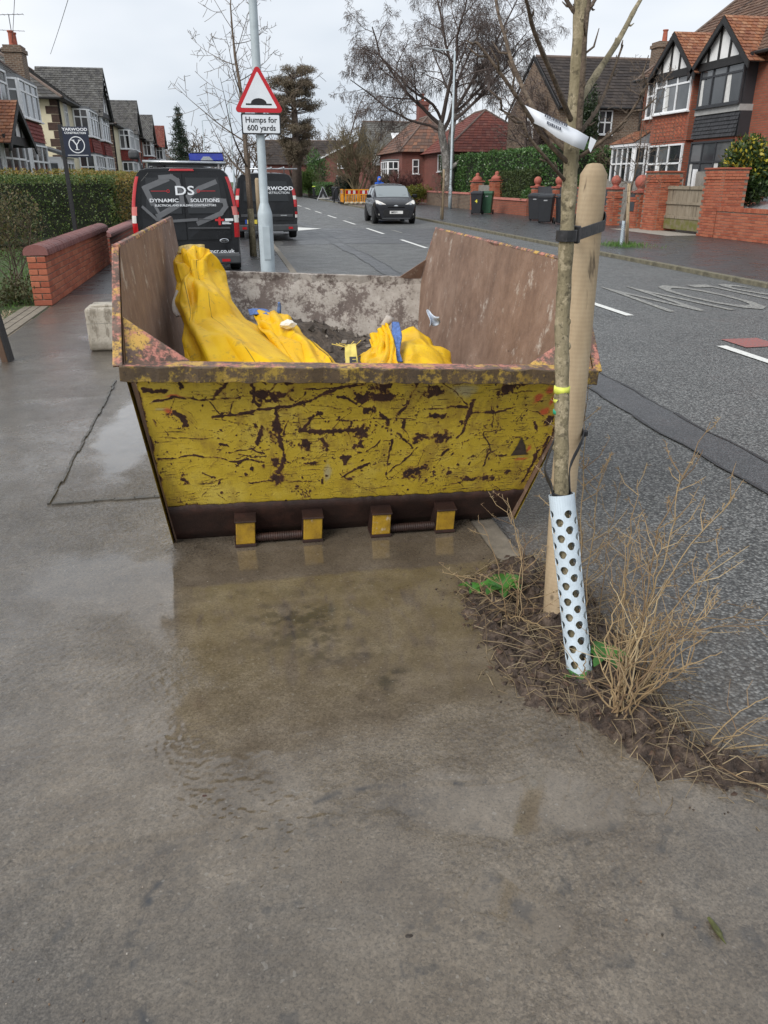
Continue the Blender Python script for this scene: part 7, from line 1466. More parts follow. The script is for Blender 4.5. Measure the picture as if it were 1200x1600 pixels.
# ================================================================== right garden boundary
bkr = Bricks(M_BRK1)
def pier(x0, y0, w_, z1, label, cap='flat', bricks=True, rr=random.Random(4)):
    p = thing('gate_pier', label, 'pier', (x0+w_/2, y0+w_/2, 0)); MB().box(x0+.008, x0+w_-.008, y0+.008, y0+w_-.008, 0, z1).build('mortar_core', M_MORT, p)
    n = int(z1/.077)
    for r_ in range(n):
        z0 = .004+r_*.077; zz = (z0, z0+.066); pj = .025 if r_ in (n-2, n-3) else 0; k = max(1, round(w_/.225)); bw = w_/k
        for i in range(k):       # road side and the side facing along the road
            o = (bw/2 if r_ % 2 and k > 1 else 0); a, b = max(0, i*bw-o), min(w_, (i+1)*bw-o)
            if b-a > .05: bkr.put(p, x0-.004-pj, x0+.1, y0+a+.005, y0+b-.005, *zz, rr=rr); bkr.put(p, x0+a+.105 if i == 0 else x0+a+.005, x0+b-.005, y0-.004-pj, y0+.1, *zz, rr=rr) if (x0+b-.005)-(x0+a+.105 if i == 0 else x0+a+.005) > .03 else None
    c_ = (x0+w_/2, y0+w_/2, z1); RC = simple('red_sandstone', (.34, .10, .07), .8, var=.2, scale=9, bump=.3)
    if cap == 'ball':
        MB().box(x0-.04, x0+w_+.04, y0-.04, y0+w_+.04, z1, z1+.07).build('cap_slab', RC, p, bevel=.012); r_ = w_*.42
        MB().lathe([(r_*.75, .07), (r_*.8, .10), (r_*.55, .12)]+[(r_*math.sin(math.pi*k/10), .12+r_-r_*math.cos(math.pi*k/10)) for k in range(2, 10)]+[(.01, .12+2*r_)], c_, 16).build('ball_finial', RC, p, True)
    elif cap == 'bell':
        MB().box(x0-.05, x0+w_+.05, y0-.05, y0+w_+.05, z1, z1+.07).build('cap_slab', RC, p, bevel=.012); MB().lathe([(w_*.5, .07), (w_*.48, .16), (w_*.34, .25), (w_*.2, .30), (w_*.16, .33), (w_*.2, .38), (w_*.12, .46), (.01, .48)], c_, 14).build('bell_cap', RC, p, True)
    else: MB().box(x0-.03, x0+w_+.03, y0-.03, y0+w_+.03, z1, z1+.05).build('cap_slab', M_BRK1, p, bevel=.012)
    return p
X0 = RWX
pier(X0, 45.0, .6, 1.45, 'brick gate pier with bell cap beside the far low wall', 'bell', False); pier(X0, 41.6, .6, 1.5, 'brick gate pier with bell cap beside the green bin', 'bell', False)
def lowwall(y0, y1, z1, label, indiv, mat=None, cope=True):
    w_ = thing('garden_wall', label, 'wall', (X0+.12, (y0+y1)/2, 0))
    if indiv:
        MB().box(X0+.008, X0+.2, y0, y1, 0, z1).build('mortar_core', M_MORT, w_); rr = random.Random(6)
        for r_ in range(int(z1/.077)):
            y = y0-(.1125 if r_ % 2 else 0)
            while y < y1:
                a, b = max(y, y0), min(y+.215, y1)
                if b-a > .05: bkr.put(w_, X0, X0+.1, a, b, .004+r_*.077, .07+r_*.077, rr=rr)
                y += .225
        if cope:
            y = y0; me = bpy.data.meshes.new('coping_brick'); mb = MB().box(-.12, .12, -.032, .032, -.05, .055); me.from_pydata(mb.v, [], mb.f); me.materials.append(M_BRK1)
            while y < y1-.05:
                o = bpy.data.objects.new('coping_brick', me); col.objects.link(o); o.location = (X0+.105, y+.035, z1+.05+rr.gauss(0, .003)); setp(o, w_); y += .074
    else:
        MB().box(X0, X0+.22, y0, y1, 0, z1).build('wall', mat or M_RBRICK, w_); MB().prism([(X0-.05, y0, z1), (X0+.27, y0, z1), (X0+.22, y0, z1+.1), (X0, y0, z1+.1)], (0, y1-y0, 0)).build('coping', simple('red_coping', (.36, .13, .10), .8, var=.2, scale=8), w_)
    return w_
lowwall(36.5, 41.55, .64, 'low red brick wall with sloped coping under the clipped conifer', False)
lowwall(45.7, 56, .8, 'low weathered brown brick wall under the tall laurel hedge', False, M_BBRICK)
lowwall(15.2, 21.25, .72, 'near red brick garden wall below the yellow-green shrub', True)
M_PANEL = simple('slate_panel', (.05, .053, .06), .55, var=.15)
for y0 in (35.6, 33.1, 30.5, 27.9): pier(X0, y0, .42, 1.22, 'brick wall pier with ball finial beside the ' + {35.6: 'low sloped coping', 33.1: 'first dark infill panel', 30.5: 'three black bins', 27.9: 'pale gravel drive'}[y0], 'ball')
for a, b in ((33.55, 35.55), (30.95, 33.05), (28.35, 30.45)):
    w_ = thing('panel_wall', 'low brick wall with dark slate infill panel between ball piers', 'wall', (X0+.1, (a+b)/2, 0), 'walls with dark infill panels'); MB().box(X0+.08, X0+.3, a, b, 0, .62).build('wall', M_RBRICK, w_); MB().box(X0+.14, X0+.2, a, b, .66, 1.28).build('infill_panel', M_PANEL, w_); MB().box(X0+.05, X0+.33, a, b, .62, .66).build('sill', MC['red_sandstone'], w_)
pE = pier(X0, 26.05, .55, 1.12, 'brick pier with ball finial and dark panel beside the drive gate', 'ball'); MB().box(X0-.02, X0-.006, 26.15, 26.5, .55, 1.1).build('infill_panel', M_PANEL, pE)
pier(X0, 24.75, .85, 1.75, 'tall plain brick gate pier left of the mossy board gate', 'flat'); pier(X0, 21.3, .85, 1.8, 'tall plain brick gate pier between board gate and garden wall', 'flat')
# board gate
M_FENCE = mat_wood('weathered_fence', ((.17, .135, .095), (.26, .215, .155), (.34, .29, .22))); t = MT('mossy_board'); t.col(t.ramp(t.noise(7, 5, .65), [(.35, (.2, .165, .11)), (.6, (.13, .13, .03))])); t.set('Roughness', .9); M_MOSS = t.m
gt = thing('board_gate', 'weathered vertical board gate with mossy bottom between brick piers', 'gate', (X0+.4, 23.4, 0))
rr = random.Random(9)
for k in range(22): y = 22.2+k*.115; MB().box(X0+.38+.006*(k % 2), X0+.40+.006*(k % 2), y, y+.112, .42, 1.36+rr.uniform(-.01, .01)).build('board', M_FENCE, gt)
for z_ in (.44, .86, 1.3): MB().box(X0+.34, X0+.378, 22.2, 24.72, z_-.04, z_+.04).build('rail', M_FENCE, gt, bevel=.004)
MB().box(X0+.36, X0+.40, 22.2, 24.72, .08, .40).build('gravel_board', M_MOSS, gt)
fb = thing('fence_panel', 'grey fence boards standing behind the mossy gate', 'fence', (X0+1.2, 23.4, 0))
for k in range(20): y = 22.3+k*.115; MB().box(X0+1.2+.006*(k % 2), X0+1.22+.006*(k % 2), y, y+.112, .3, 1.78).build('board', simple('grey_fence', (.24, .225, .2), .85, var=.2, scale=6), fb)
MB().box(X0+1.22, X0+1.27, 22.3, 24.6, .3, .4).build('rail', MC['grey_fence'], fb); MB().box(X0+1.15, X0+1.25, 24.62, 24.74, 0, 1.85).build('post', M_UPVC, fb)
struct(sheet('drive_apron', X0-.9, X0+.3, 22.2, 26.0, .005, simple('pale_concrete', (.3, .27, .23), .8, var=.15, scale=4)))
mb = MB(); rr = random.Random(2)
fn2 = thing('close_board_fence', 'pale grey close-boarded fence beside the gravel drive', 'fence', (X0+2.2, 29.5, 0))
for k in range(44): y = 27.2+k*.2; MB().box(X0+2.2+.01*(k % 2), X0+2.23+.01*(k % 2), y, y+.195, .25, 1.5+rr.uniform(-.01, .01)).build('board', MC['grey_fence'], fn2)
MB().box(X0+2.18, X0+2.24, 27.2, 36, 0, .25).build('gravel_board', simple('pale_concrete', (.3, .27, .23), .8), fn2)
for y_ in (27.15, 30.1, 33): MB().box(X0+2.14, X0+2.26, y_-.06, y_+.06, 0, 1.58).build('post', simple('pale_concrete', (.3, .27, .23), .8), fn2)
wg = thing('wooden_gate', 'grey vertical board garden gate between bell-capped piers', 'gate', (X0+.3, 43.6, 0))
for k in range(22): y = 42.25+k*.125; MB().box(X0+.28+.006*(k % 2), X0+.31+.006*(k % 2), y, y+.12, .05, 1.3).build('board', MC['grey_fence'], wg)
MB().box(X0+.31, X0+.35, 42.25, 44.95, .9, 1.0).build('rail', MC['grey_fence'], wg)
gp_ = struct(sheet('gravel_drive', X0+.3, X0+2.15, 26.7, 36, .004, simple('purple_gravel', (.15, .13, .14), .9, var=.5, scale=40, bump=.8)))
# parked vehicles glimpsed behind the walls
def parked(label, loc, rz, m, hgt=1.5, w_=1.7, L_=4):
    c_ = thing('parked_car', label, 'car', loc); T = Matrix.Translation(loc) @ Matrix.Rotation(rz, 4, 'Z'); G = np.array(GC)*np.array([w_/1.7, L_/3.95, hgt/1.485]); gridmesh(G, 'body', m, c_, T); n = len(G[0])
    gridmesh(G, 'windscreen', M_WSCREEN, c_, T, False, .008, (11, 16), (9, n-10)); gridmesh(G, 'side_window', M_WSCREEN, c_, T, False, .008, (16, 22), (7, 9)); gridmesh(G, 'side_window', M_WSCREEN, c_, T, False, .008, (16, 22), (n-10, n-8))
    for sd2 in (-1, 1):
        for y_ in (.72*L_/3.95, 3.2*L_/3.95): wheel(c_, T, sd2*(w_/2-.11), y_, .30, sd2)
        part(MB().add([(sd2*.36, .125, .70), (sd2*.50, .09, .62), (sd2*.70, .12, .66), (sd2*.77, .23, .76), (sd2*.775, .41, .86), (sd2*.52, .205, .785)], [(0, 1, 2, 3, 4, 5)]), 'headlight', M_WHL, c_, T, solid=.03)
    return c_
parked('silver-white car half hidden behind the yellow-green shrub', (15.0, 21.2, 0), R(-70), simple('silver_paint', (.5, .51, .53), .3, .4), 1.45)
parked('pale blue-white van roof showing above the grey fence', (17.2, 35.0, 0), R(8), simple('white_van_paint', (.62, .64, .68), .35), 1.85, 1.8, 4.4)
# wheelie bins
def wheelie(loc, rz, m, label, lidm=None, sticker=None):
    b = thing('wheelie_bin', label, 'bin', loc); T = Matrix.Translation(loc) @ Matrix.Rotation(rz, 4, 'Z')
    part(MB().add([(-.22, -.24, .04), (.22, -.24, .04), (.22, .24, .04), (-.22, .24, .04), (-.28, -.32, .95), (.28, -.32, .95), (.28, .34, .95), (-.28, .34, .95)], [(0, 3, 2, 1), (4, 5, 6, 7), (0, 1, 5, 4), (1, 2, 6, 5), (2, 3, 7, 6), (3, 0, 4, 7)]), 'body', m, b, T, bevel=.03, seg=3)
    part(MB().box(-.29, .29, -.335, .35, .90, .955), 'rim', m, b, T, bevel=.012); part(MB().add([(-.30, -.36, .957), (.30, -.36, .957), (.30, .37, .985), (-.30, .37, .985), (-.26, -.28, 1.02), (.26, -.28, 1.02), (.26, .30, 1.06), (-.26, .30, 1.06)], [(0, 3, 2, 1), (4, 5, 6, 7), (0, 1, 5, 4), (1, 2, 6, 5), (2, 3, 7, 6), (3, 0, 4, 7)]), 'lid', lidm or m, b, T, bevel=.015)
    part(MB().tube([(-.2, .42, 1.0), (.2, .42, 1.0)], .018, 8), 'handle', m, b, T)
    for s_ in (-1, 1): part(MB().lathe([(.04, -.03), (.1, -.03), (.1, .03), (.04, .03)], (s_*.27, .27, .1), 16, 'x'), 'wheel', M_TYRE, b, T)
    if sticker: textmesh('4', .22, 'number_sticker', simple('yellow_sticker', (.7, .62, .06), .5), b, T @ Vector((0, -.295, .6)), T.to_3x3() @ Vector((1, 0, 0)), (0, 0, 1), bold=.008)
    else: part(MB().box(-.07, .07, -.322, -.30, .80, .84), 'emblem', simple('bin_emblem', (.3, .31, .32), .5), b, T)
    return b
BINB = simple('black_bin_plastic', (.016, .018, .022), .5, var=.2); BING = simple('green_bin_plastic', (.02, .075, .035), .5, var=.2)
wheelie((12.05, 38.9, 0), R(-25), BINB, 'black wheelie bin with yellow number beside a green bin', None, True); wheelie((12.65, 39.15, 0), R(-25), BING, 'green wheelie bin beside the low brick wall')
wheelie((12.55, 32.3, 0), R(-35), BINB, 'black wheelie bin furthest from the gravel drive of the three'); wheelie((12.15, 30.2, 0), R(-30), BINB, 'middle black wheelie bin of three by the panel wall'); wheelie((12.5, 29.3, 0), R(-12), BINB, 'black wheelie bin with pale emblem beside the gravel drive')
wheelie((9.2, 70.5, 0), R(-10), BINB, 'black wheelie bin past the orange works barriers'); wheelie((8.95, 84, 0), R(-10), BINB, 'black wheelie bin standing against the far green hedge', simple('lime_lid', (.4, .5, .05), .5))
# right lamp posts
def lampcol(x, y, h_, label, armd=-1):
    l = thing('lamp_post', label, 'lamp post', (x, y, 0)); MB().lathe([(.11, 0), (.11, 1.1), (.07, 1.25), (.055, h_)], (x, y, 0), 12).build('column', M_LAMP, l, True); MB().tube([(x, y, h_-.1), (x+armd*.1, y, h_+.02), (x+armd*1.5, y, h_+.1)], .03, 6).build('arm', M_LAMP, l, True); MB().box(x+armd*1.5-.3, x+armd*1.5+.3, y-.1, y+.1, h_+.05, h_+.15).build('lantern', MC['lantern_grey'], l, bevel=.03)
lampcol(13.05, 47.5, 8.1, 'slim grey lamp post at the back of the right pavement'); lampcol(.7, 62, 6.6, 'slim pale lamp post beyond the vans', 1); lampcol(-1.9, 95, 7.5, 'far grey lamp post beyond the dark fir', 1)
# ================================================================== trees and shrubs
M_BIRCHB = mat_bark('birch_bark', ((.06, .05, .045), (.2, .185, .165), (.42, .40, .37)), .5, 4); M_DKTWIG = simple('dark_twigs', (.105, .08, .07), .9, var=.3); M_BRTWIG = simple('brown_twigs', (.10, .072, .05), .9, var=.3); M_OLTWIG = simple('olive_twigs', (.13, .105, .06), .9, var=.3)
def bare_tree(name, label, base, limbs, seed, bark, twig, prm, maxl, group=None, cat='tree', trunk=None):
    """limbs: list of (start, dir, length, radius); each grows its own boughs and twigs"""
    t = thing(name, label, cat, base, group); rr = random.Random(seed); mt_ = MB()
    if trunk: mt_.tube(*trunk)
    mt_.build('trunk', bark, t, True, recalc=False) if trunk else None
    mc = MB()
    for p, d, L_, r_ in limbs: grow(mc, rr, Vector(p), Vector(d).normalized(), L_, r_, 0, maxl, prm)
    mc.build('crown', twig, t, recalc=False); return t
bp = dict(lenl={3: (.75, 1.25)}, kids=[8, 7, 7, 5], seg=[9, 7, 5, 4, 4], sides=[7, 5, 4, 3, 3], wander=.13, grav=[.03, .0, -.06, -.16, -.34], rmin=.0075, len=(.42, .66), ang=(28, 62), t0=[.22, .15, .1, .1], rk=.55)
bx, by = 14.0, 52.0   # fork of the birch
bare_tree('birch_tree', 'large bare weeping birch with forked pale trunks behind the laurel hedge', (bx, by, 0),
    [((13.55, by, 4.7), (-.75, .1, .62), 7.0, .125), ((13.55, by, 4.7), (-.05, -.1, 1), 7.2, .14), ((13.7, by, 4.4), (.62, .1, .75), 6.6, .13), ((14.5, by+.3, 5.4), (.75, .2, .5), 6.0, .11), ((14.5, by+.3, 5.4), (.15, .1, 1), 7.4, .13), ((13.6, by, 4.9), (-.5, -.4, .8), 6.0, .10), ((13.5, by, 4.4), (-.9, .1, .3), 6.4, .085), ((14.5, by+.3, 5.2), (.9, -.2, .25), 5.2, .08), ((14.5, by+.3, 5.6), (.55, -.2, .8), 7.0, .11), ((14.4, by, 5.0), (.8, .1, .55), 6.8, .10)],
    61, M_BIRCHB, M_DKTWIG, bp, 4, trunk=([(14.1, by, 0), (14.05, by, 1.5), (13.9, by, 3.0), (13.6, by, 4.2), (13.5, by, 5.0)], [.34, .3, .27, .23, .18], 10))
tb = [o for o in bpy.data.objects if o.get('label', '').startswith('large bare weeping')][0]
MB().tube([(14.25, by+.2, 0), (14.35, by+.3, 2), (14.3, by+.3, 4), (14.5, by+.3, 5.4)], [.26, .24, .2, .15], 9).build('trunk', M_BIRCHB, tb, True)
MB().tube([(14.2, by, 2.2), (14.9, by, 2.7), (15.6, by, 2.9)], [.16, .12, .08], 8).build('trunk', M_BIRCHB, tb, True)
bp2 = dict(bp); bp2['rmin'] = .012; bp2['kids'] = [9, 7, 6, 4]; bp2['seg'] = [9, 6, 4, 4]
bare_tree('birch_tree', 'smaller slender weeping birch beyond the grey tiled roof', (12.6, 88, 0), [((12.6, 88, 1.5), (0, 0, 1), 8.5, .13)], 62, M_BIRCHB, M_DKTWIG, dict(bp2, t0=[.3, .15, .1, .1], len=(.3, .5)), 3, trunk=([(12.6, 88, 0), (12.6, 88, 1.6)], [.18, .13], 8))
sp_ = dict(kids=[7, 6, 5], seg=[7, 6, 4, 3], sides=[5, 4, 3, 3], wander=.07, grav=[.03, .05, .05, .02], rmin=.012, len=(.45, .7), ang=(14, 34), t0=[.2, .15, .1], rk=.6)
rr = random.Random(5)
bare_tree('multi_stem_tree', 'broad multi-stemmed bare tree fanning up beside the works barriers', (11.4, 72, 0), [((11.4+rr.gauss(0, .15), 72, .3), (rr.uniform(-.55, .55), rr.uniform(-.3, .3), 1), rr.uniform(3.6, 4.9), .09) for k in range(13)], 63, M_BIRCHB, M_OLTWIG, sp_, 3, trunk=([(11.4, 72, 0), (11.4, 72, .5)], [.3, .26], 8))
bare_tree('bare_shrub', 'rounded brown twiggy shrub by the works barriers', (11.9, 63, 0), [((11.9+rr.gauss(0, .3), 63, 0), (rr.uniform(-.6, .6), rr.uniform(-.3, .3), 1), rr.uniform(1.3, 2.1), .03) for k in range(16)], 64, M_BRTWIG, M_BRTWIG, dict(sp_, rmin=.01), 3, cat='shrub')
bare_tree('bare_shrub', 'dark reddish bare shrub in front of the white bay windows', (12.6, 58.5, 0), [((12.6+rr.gauss(0, .4), 58.5, 0), (rr.uniform(-.6, .6), rr.uniform(-.3, .3), 1), rr.uniform(1.0, 1.9), .03) for k in range(14)], 65, M_DKTWIG, simple('red_twigs', (.12, .05, .045), .9), dict(sp_, rmin=.01), 3, cat='shrub')
bare_tree('bare_tree', 'dark bare spreading tree beside the brown brick house', (16.4, 43.5, 0), [((16.4, 43.5, 1.5), (rr.uniform(-.7, .6), rr.uniform(-.3, .3), 1), rr.uniform(3.2, 4.8), .085) for k in range(8)], 66, M_BIRCHB, M_DKTWIG, dict(bp, rmin=.012, grav=[.03, .02, 0, 0], kids=[7, 6, 5, 3]), 3, trunk=([(16.4, 43.5, 0), (16.4, 43.5, 1.8)], [.24, .2], 8))
# street trees
st2 = dict(kids=[17, 7, 4], seg=[9, 7, 5, 3], sides=[6, 4, 3, 3], wander=.05, grav=[.0, .09, .08, .05], rmin=.0045, len=(.34, .56), ang=(42, 72), t0=[.12, .15, .12], rk=.45, tip=.12)
def street_tree(x, y, h_, seed, label, lean=(0, 0), stake_label=None, r_=.055, guard=False, clear=1.6):
    bare_tree('street_tree', label, (x, y, 0), [((x, y, clear*.55), (lean[0], lean[1], 1), h_, r_)], seed, M_BARK, M_TWIG, st2, 3, trunk=([(x, y, 0), (x, y, clear*.6)], [r_*1.15, r_], 8))
    if stake_label:
        s_ = MB().lathe([(.045, 0), (.045, 1.52), (.03, 1.56)], (x+.17, y-.03, 0), 10).build('tree_stake', M_STAKE, None, True); tag(s_, stake_label, 'stake')
street_tree(.50, 17.8, 4.6, 71, 'bare young street tree with spreading twigs behind the lamp post', (.015, 0), 'timber stake beside the street tree behind the lamp post', .065)
street_tree(9.62, 18.8, 3.2, 72, 'thin bare street sapling with white guard in front of the board gate', (.06, 0), None, .025, clear=1.0)
s_ = MB().tube([(9.72, 18.7, 0), (9.66, 18.72, .75), (9.62, 18.75, 1.45)], [.045, .042, .04], 8).build('tree_stake', M_STAKE, None, True); tag(s_, 'leaning timber stake beside the sapling with the white guard', 'stake')
g = perforated(lambda th, s_: Vector((9.62+.04*math.cos(th), 18.8+.04*math.sin(th), s_)), .6, 8, .05, .0118, .04, .02, .03).build('tree_guard', M_GUARD, None, recalc=False, solid=.003); tag(g, 'small white perforated guard on the sapling across the road', 'tree guard')
s_ = MB().lathe([(.05, 0), (.05, 1.9), (.03, 1.95)], (9.0, 33.9, 0), 10).build('tree_stake', M_STAKE, None, True); tag(s_, 'lone pale timber stake at the kerb opposite, near the black hatchback', 'stake')
street_tree(8.95, 34.0, 1.4, 74, 'tiny bare sapling tied to the lone stake at the kerb', (0, 0), None, .015, clear=.8)
for k, (x, y) in enumerate(((9.0, 66), (9.1, 79))): street_tree(x, y, 2.2, 80+k, ('slim bare sapling past the orange barriers', 'slim bare sapling near the far green hedge')[k], (0, 0), None, .03, clear=1)
n = 700; rng = np.random.default_rng(81); P = np.stack([rng.normal(9.65, .28, n), rng.normal(18.75, .35, n), np.zeros(n)], 1)
tag(leaves('grass_tuft', P, .12, leafmat('tuft_green', [(.05, .12, .02), (.09, .2, .03), (.14, .2, .06)], .6), None, 82, .1, up=2), 'green grass tuft round the sapling across the road', 'grass', kind='stuff')
# far bare trees as a mass
def far_mass(label, spots, seed, hgt):
    mb = MB(); rr = random.Random(seed)
    for x, y in spots: 
        h_ = hgt*rr.uniform(.75, 1.2); mb.tube([(x, y, 0), (x, y, h_*.3)], [.3, .22], 5)
        for k in range(4): grow(mb, rr, Vector((x, y, h_*.25)), Vector((rr.uniform(-.5, .5), rr.uniform(-.5, .5), 1)).normalized(), h_*.62, .14, 0, 2, dict(kids=[6, 6], seg=[5, 4, 3], sides=[4, 3, 3], wander=.1, grav=[.02, .02, 0], rmin=.035, len=(.4, .6), ang=(25, 55)))
    tag(mb.build('far_trees', M_BRTWIG, None, recalc=False), label, 'trees', kind='stuff')
rr = random.Random(4)
far_mass('far-off bare trees massed behind the fir and the vans', [(-9+k*2.6+rr.uniform(-1, 1), 135+rr.uniform(-8, 12)) for k in range(12)], 91, 8)
far_mass('far-off bare trees massed around the tall pine', [(4+k*2.4+rr.uniform(-1, 1), 112+rr.uniform(-4, 20)) for k in range(11)], 92, 7.5)
far_mass('far-off bare trees behind the houses on the right', [(20+k*4+rr.uniform(-1, 1), 95+rr.uniform(-8, 12)) for k in range(9)], 93, 8)
far_mass('far-off trees closing the view on the left', [(-40+k*4+rr.uniform(-1, 1), 150+rr.uniform(-8, 12)) for k in range(9)], 94, 8)
# evergreens
def conifer(label, x, y, z0, z1, rb, seed, m, n=9000, size=.28, name='fir_tree'):
    t = thing(name, label, 'tree', (x, y, 0)); MB().tube([(x, y, 0), (x, y, z1)], [.2, .02], 6).build('trunk', M_DKTWIG, t); rng = np.random.default_rng(seed); V = []; rr = random.Random(seed); mb = MB()
    P = []
    nl = int((z1-z0)/.32)
    for j in range(nl):
        zz = z0+(z1-z0)*j/nl; r_ = rb*(1-(j/nl))**.85+.12
        for k in range(9):
            a = rr.uniform(0, 6.28); L_ = r_*rr.uniform(.7, 1.12); tip = Vector((x+math.cos(a)*L_, y+math.sin(a)*L_, zz-.28*L_+rr.uniform(-.1, .1))); b = Vector((x, y, zz)); mb.tube([b, tip], [.02, .008], 3, cap=False)
            m_ = max(3, int(n/(nl*9)*L_/rb*1.6)); t_ = rng.random(m_)**.7; q = np.array(b)[None]+(np.array(tip)-np.array(b))[None]*t_[:, None]+rng.normal(size=(m_, 3))*np.array([.09, .09, .07])*(.6+L_*.35); P.append(q)
    mb.build('branches', M_DKTWIG, t, recalc=False); leaves('foliage', np.concatenate(P), size, m, t, seed, .22, up=-.2); return t
M_FIR = leafmat('fir_needles', [(.018, .035, .022), (.035, .06, .035), (.06, .09, .055)], .6)
conifer('pointed dark green fir tree above the first van', -3.15, 68, .6, 6.9, 1.35, 101, M_FIR, 12000, .2)
M_PINEN = leafmat('pine_needles', [(.09, .075, .05), (.17, .135, .09), (.25, .19, .13), (.12, .11, .065)], .7)
def pine(label, x, y, H_, seed):
    t = thing('pine_tree', label, 'tree', (x, y, 0)); MB().tube([(x, y, 0), (x+.1, y, H_*.5), (x-.1, y, H_*.95)], [.55, .4, .12], 9).build('trunk', simple('pine_bark', (.10, .075, .06), .9, var=.3, scale=4), t, True); rr = random.Random(seed); rng = np.random.default_rng(seed); mb = MB(); P = []
    for k in range(88):
        zz = H_*rr.uniform(.26, .99); f = (zz/H_); r_ = 2.8*math.sin(math.pi*min(1, (1.08-f)*1.05+.12))**.7*rr.uniform(.5, 1.05); a = rr.uniform(0, 6.28); b = Vector((x, y, zz-.3)); tip = Vector((x+math.cos(a)*r_, y+math.sin(a)*r_, zz+.25)); mb.tube([b, b.lerp(tip, .5)-UP*.1, tip], [.09, .06, .03], 4, cap=False)
        for c_ in range(3):
            ctr = np.array(b.lerp(tip, rr.uniform(.55, 1.02))); m_ = 190; q = rng.normal(size=(m_, 3)); q /= np.linalg.norm(q, axis=1)[:, None]; q *= rng.random((m_, 1))**.4*np.array([.75, .75, .36])*rr.uniform(.7, 1.15); P.append(q+ctr+np.array([0, 0, .12]))
    mb.build('branches', M_DKTWIG, t, recalc=False); leaves('foliage', np.concatenate(P), .2, M_PINEN, t, seed, .25)
pine('tall dark brownish pine with layered crown beyond the second van', 7.3, 86, 11.6, 111)
# hedges and shrubs on the right
M_LAUREL = leafmat('laurel_green', [(.028, .07, .018), (.05, .12, .03), (.085, .18, .045), (.15, .25, .08)], .35); M_CONIF = leafmat('clipped_conifer', [(.03, .055, .015), (.055, .085, .022), (.09, .115, .035)], .6)
hedge('tall glossy laurel hedge behind the bell-capped piers', 14.6, 16.4, 35.6, 56, .4, 3.0, 30000, M_LAUREL, .12, 121, rough=.35)
hedge('square clipped conifer hedge above the low sloped coping', 14.1, 15.3, 37.2, 42.0, .5, 1.95, 12000, M_CONIF, .09, 122, rough=.2)
hedge('dark laurel mass in front of the brown brick house', 16.2, 19.5, 38.5, 41.5, .3, 2.9, 14000, M_LAUREL, .12, 123, rough=.5)
hedge('clipped green hedge along the far right pavement', 8.9, 9.9, 76, 100, .2, 1.35, 9000, M_LAUREL, .13, 124, rough=.2)
def blobshrub(label, c_, r_, n, m, size, seed, name='shrub', lobes=9, flower=None):
    t = thing(name, label, 'shrub', (c_[0], c_[1], 0)); rng = np.random.default_rng(seed); P = []
    for k in range(lobes):
        o = rng.normal(size=3); o /= np.linalg.norm(o); o = np.array(c_)+o*np.array(r_)*.55*rng.random(); q = rng.normal(size=(n//lobes, 3)); q /= np.linalg.norm(q, axis=1)[:, None]; P.append(o+q*np.array(r_)*.58*(.55+.45*rng.random((n//lobes, 1))**.5))
    P = np.concatenate(P); P = P[P[:, 2] > .12]; leaves('foliage', P, size, m, t, seed, .42)
    mb = MB(); rr = random.Random(seed)
    for k in range(9): mb.tube([(c_[0]+rr.gauss(0, .08), c_[1]+rr.gauss(0, .08), 0), (c_[0]+rr.gauss(0, r_[0]*.2), c_[1]+rr.gauss(0, r_[1]*.2), c_[2]*.6), (c_[0]+rr.gauss(0, r_[0]*.4), c_[1]+rr.gauss(0, r_[1]*.4), c_[2]+r_[2]*.4)], [.03, .022, .01], 5)
    s_ = mb.build('stems', M_TWIG, t); s_['kind'] = 'stuff'
    if flower is not None: q = P[P[:, 2] > c_[2]-.1*r_[2]]; q = q[rng.choice(len(q), min(len(q), flower), False)]; leaves('yellow_tips', q+rng.normal(size=q.shape)*.03, size*.9, leafmat('yellow_leaf', [(.35, .3, .02), (.5, .42, .04), (.3, .3, .05)], .5), t, seed+1, .5)
    return t
blobshrub('large yellow-flecked evergreen shrub over the near brick garden wall', (15.1, 22.2, 1.75), (1.05, 1.05, 1.15), 9000, leafmat('mahonia_leaf', [(.02, .045, .014), (.04, .075, .02), (.08, .12, .03)], .4), .15, 131, flower=1500)
blobshrub('low yellow-green shrub beside the black hatchback', (12.9, 56.2, .75), (1.5, 1.0, .65), 3500, leafmat('yellow_green_leaf', [(.14, .15, .025), (.28, .27, .04), (.08, .11, .02)], .5), .14, 132)
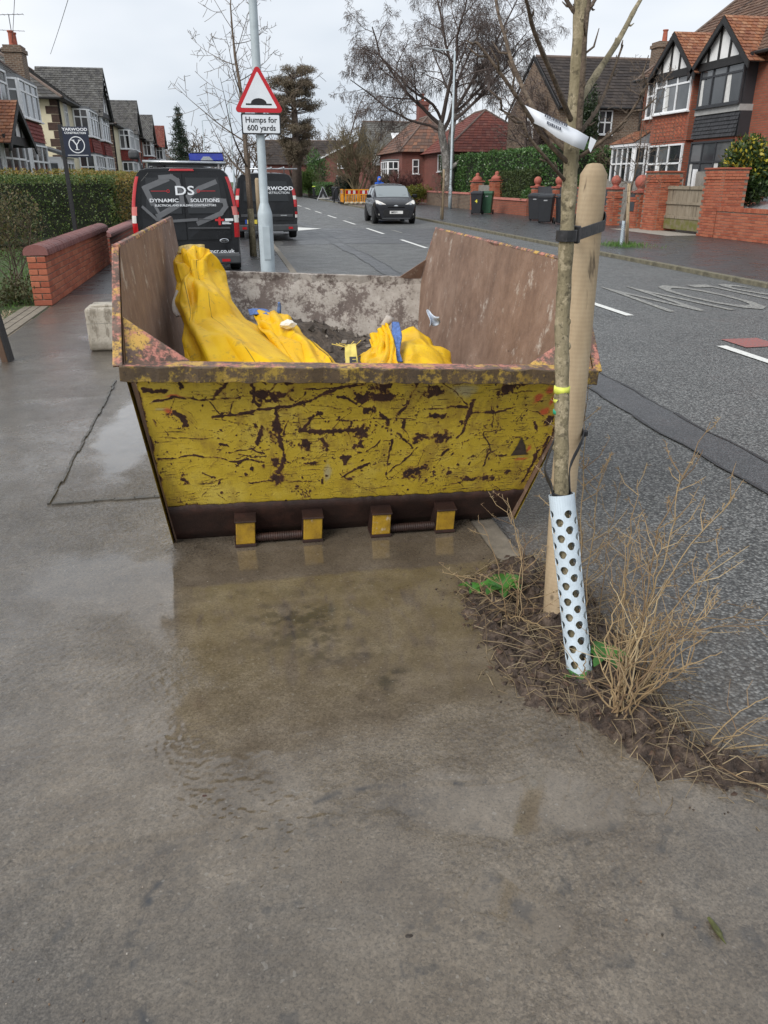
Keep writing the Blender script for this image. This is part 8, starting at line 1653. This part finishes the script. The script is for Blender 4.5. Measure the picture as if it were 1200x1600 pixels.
blobshrub('bright lime green shrub beyond the second van', (7.4+1.3, 88, 1.6), (1.8, 1.3, 1.4), 4500, leafmat('lime_leaf', [(.07, .13, .025), (.13, .21, .04), (.2, .28, .07)], .5), .2, 133)
blobshrub('dark evergreen shrub beneath the tall pine', (10.2, 94, 2.2), (1.6, 1.5, 2.4), 4500, M_LAUREL, .22, 134); blobshrub('green clipped conifer bush behind the black bin', (10.1, 73.5, 1.1), (.75, .7, 1.0), 3000, M_FIR, .16, 135); blobshrub('second green conifer bush behind the black bin', (10.95, 74, 1.1), (.7, .7, .95), 3000, M_FIR, .16, 136)
blobshrub('dark ivy-clad evergreen by the brown house wall', (18.4, 41.0, 3.6), (.75, .7, 2.6), 6000, leafmat('ivy_leaf', [(.015, .03, .012), (.03, .05, .018), (.05, .075, .03)], .5), .14, 137, lobes=14); blobshrub('leafy climbing shrub at the white porch corner', (16.9, 36.2, 1.8), (.5, .5, 1.8), 1500, leafmat('brown_leaf', [(.1, .08, .045), (.14, .11, .06), (.06, .07, .03)], .6), .1, 138, lobes=10)
blobshrub('small light green shrub at the clipped conifer foot', (13.95, 37.2, .8), (.4, .4, .55), 900, M_LAUREL, .12, 139); blobshrub('low clipped brown-green hedge ball by the barriers', (11.3, 61, .7), (1.1, .7, .55), 2500, leafmat('brown_green_leaf', [(.05, .05, .025), (.085, .075, .04)], .6), .1, 140)
# overhead wires
mb = MB()
def wire(a, b, sag, label, r_=.012):
    a, b = Vector(a), Vector(b); o = MB().tube([a.lerp(b, k/24)-UP*sag*4*(k/24)*(1-k/24) for k in range(25)], r_, 4).build('overhead_wire', M_RUB, None); tag(o, label, 'wire')
wire((-8.8, 41.9, 7.1), (1.0, 2, 8.5), .25, 'thin overhead wire running to the brick chimney'); wire((-9, 52, 8.0), (2.5, 3, 8.6), .3, 'thin overhead wire running to the cream house roof'); wire((8.5, -4, 8.4), (22.8, 42.6, 7.4), .5, 'thin overhead wire crossing to the brown house chimney')
print('objects', len(bpy.data.objects), 'tris', sum(len(m.polygons)*2 for m in bpy.data.meshes))
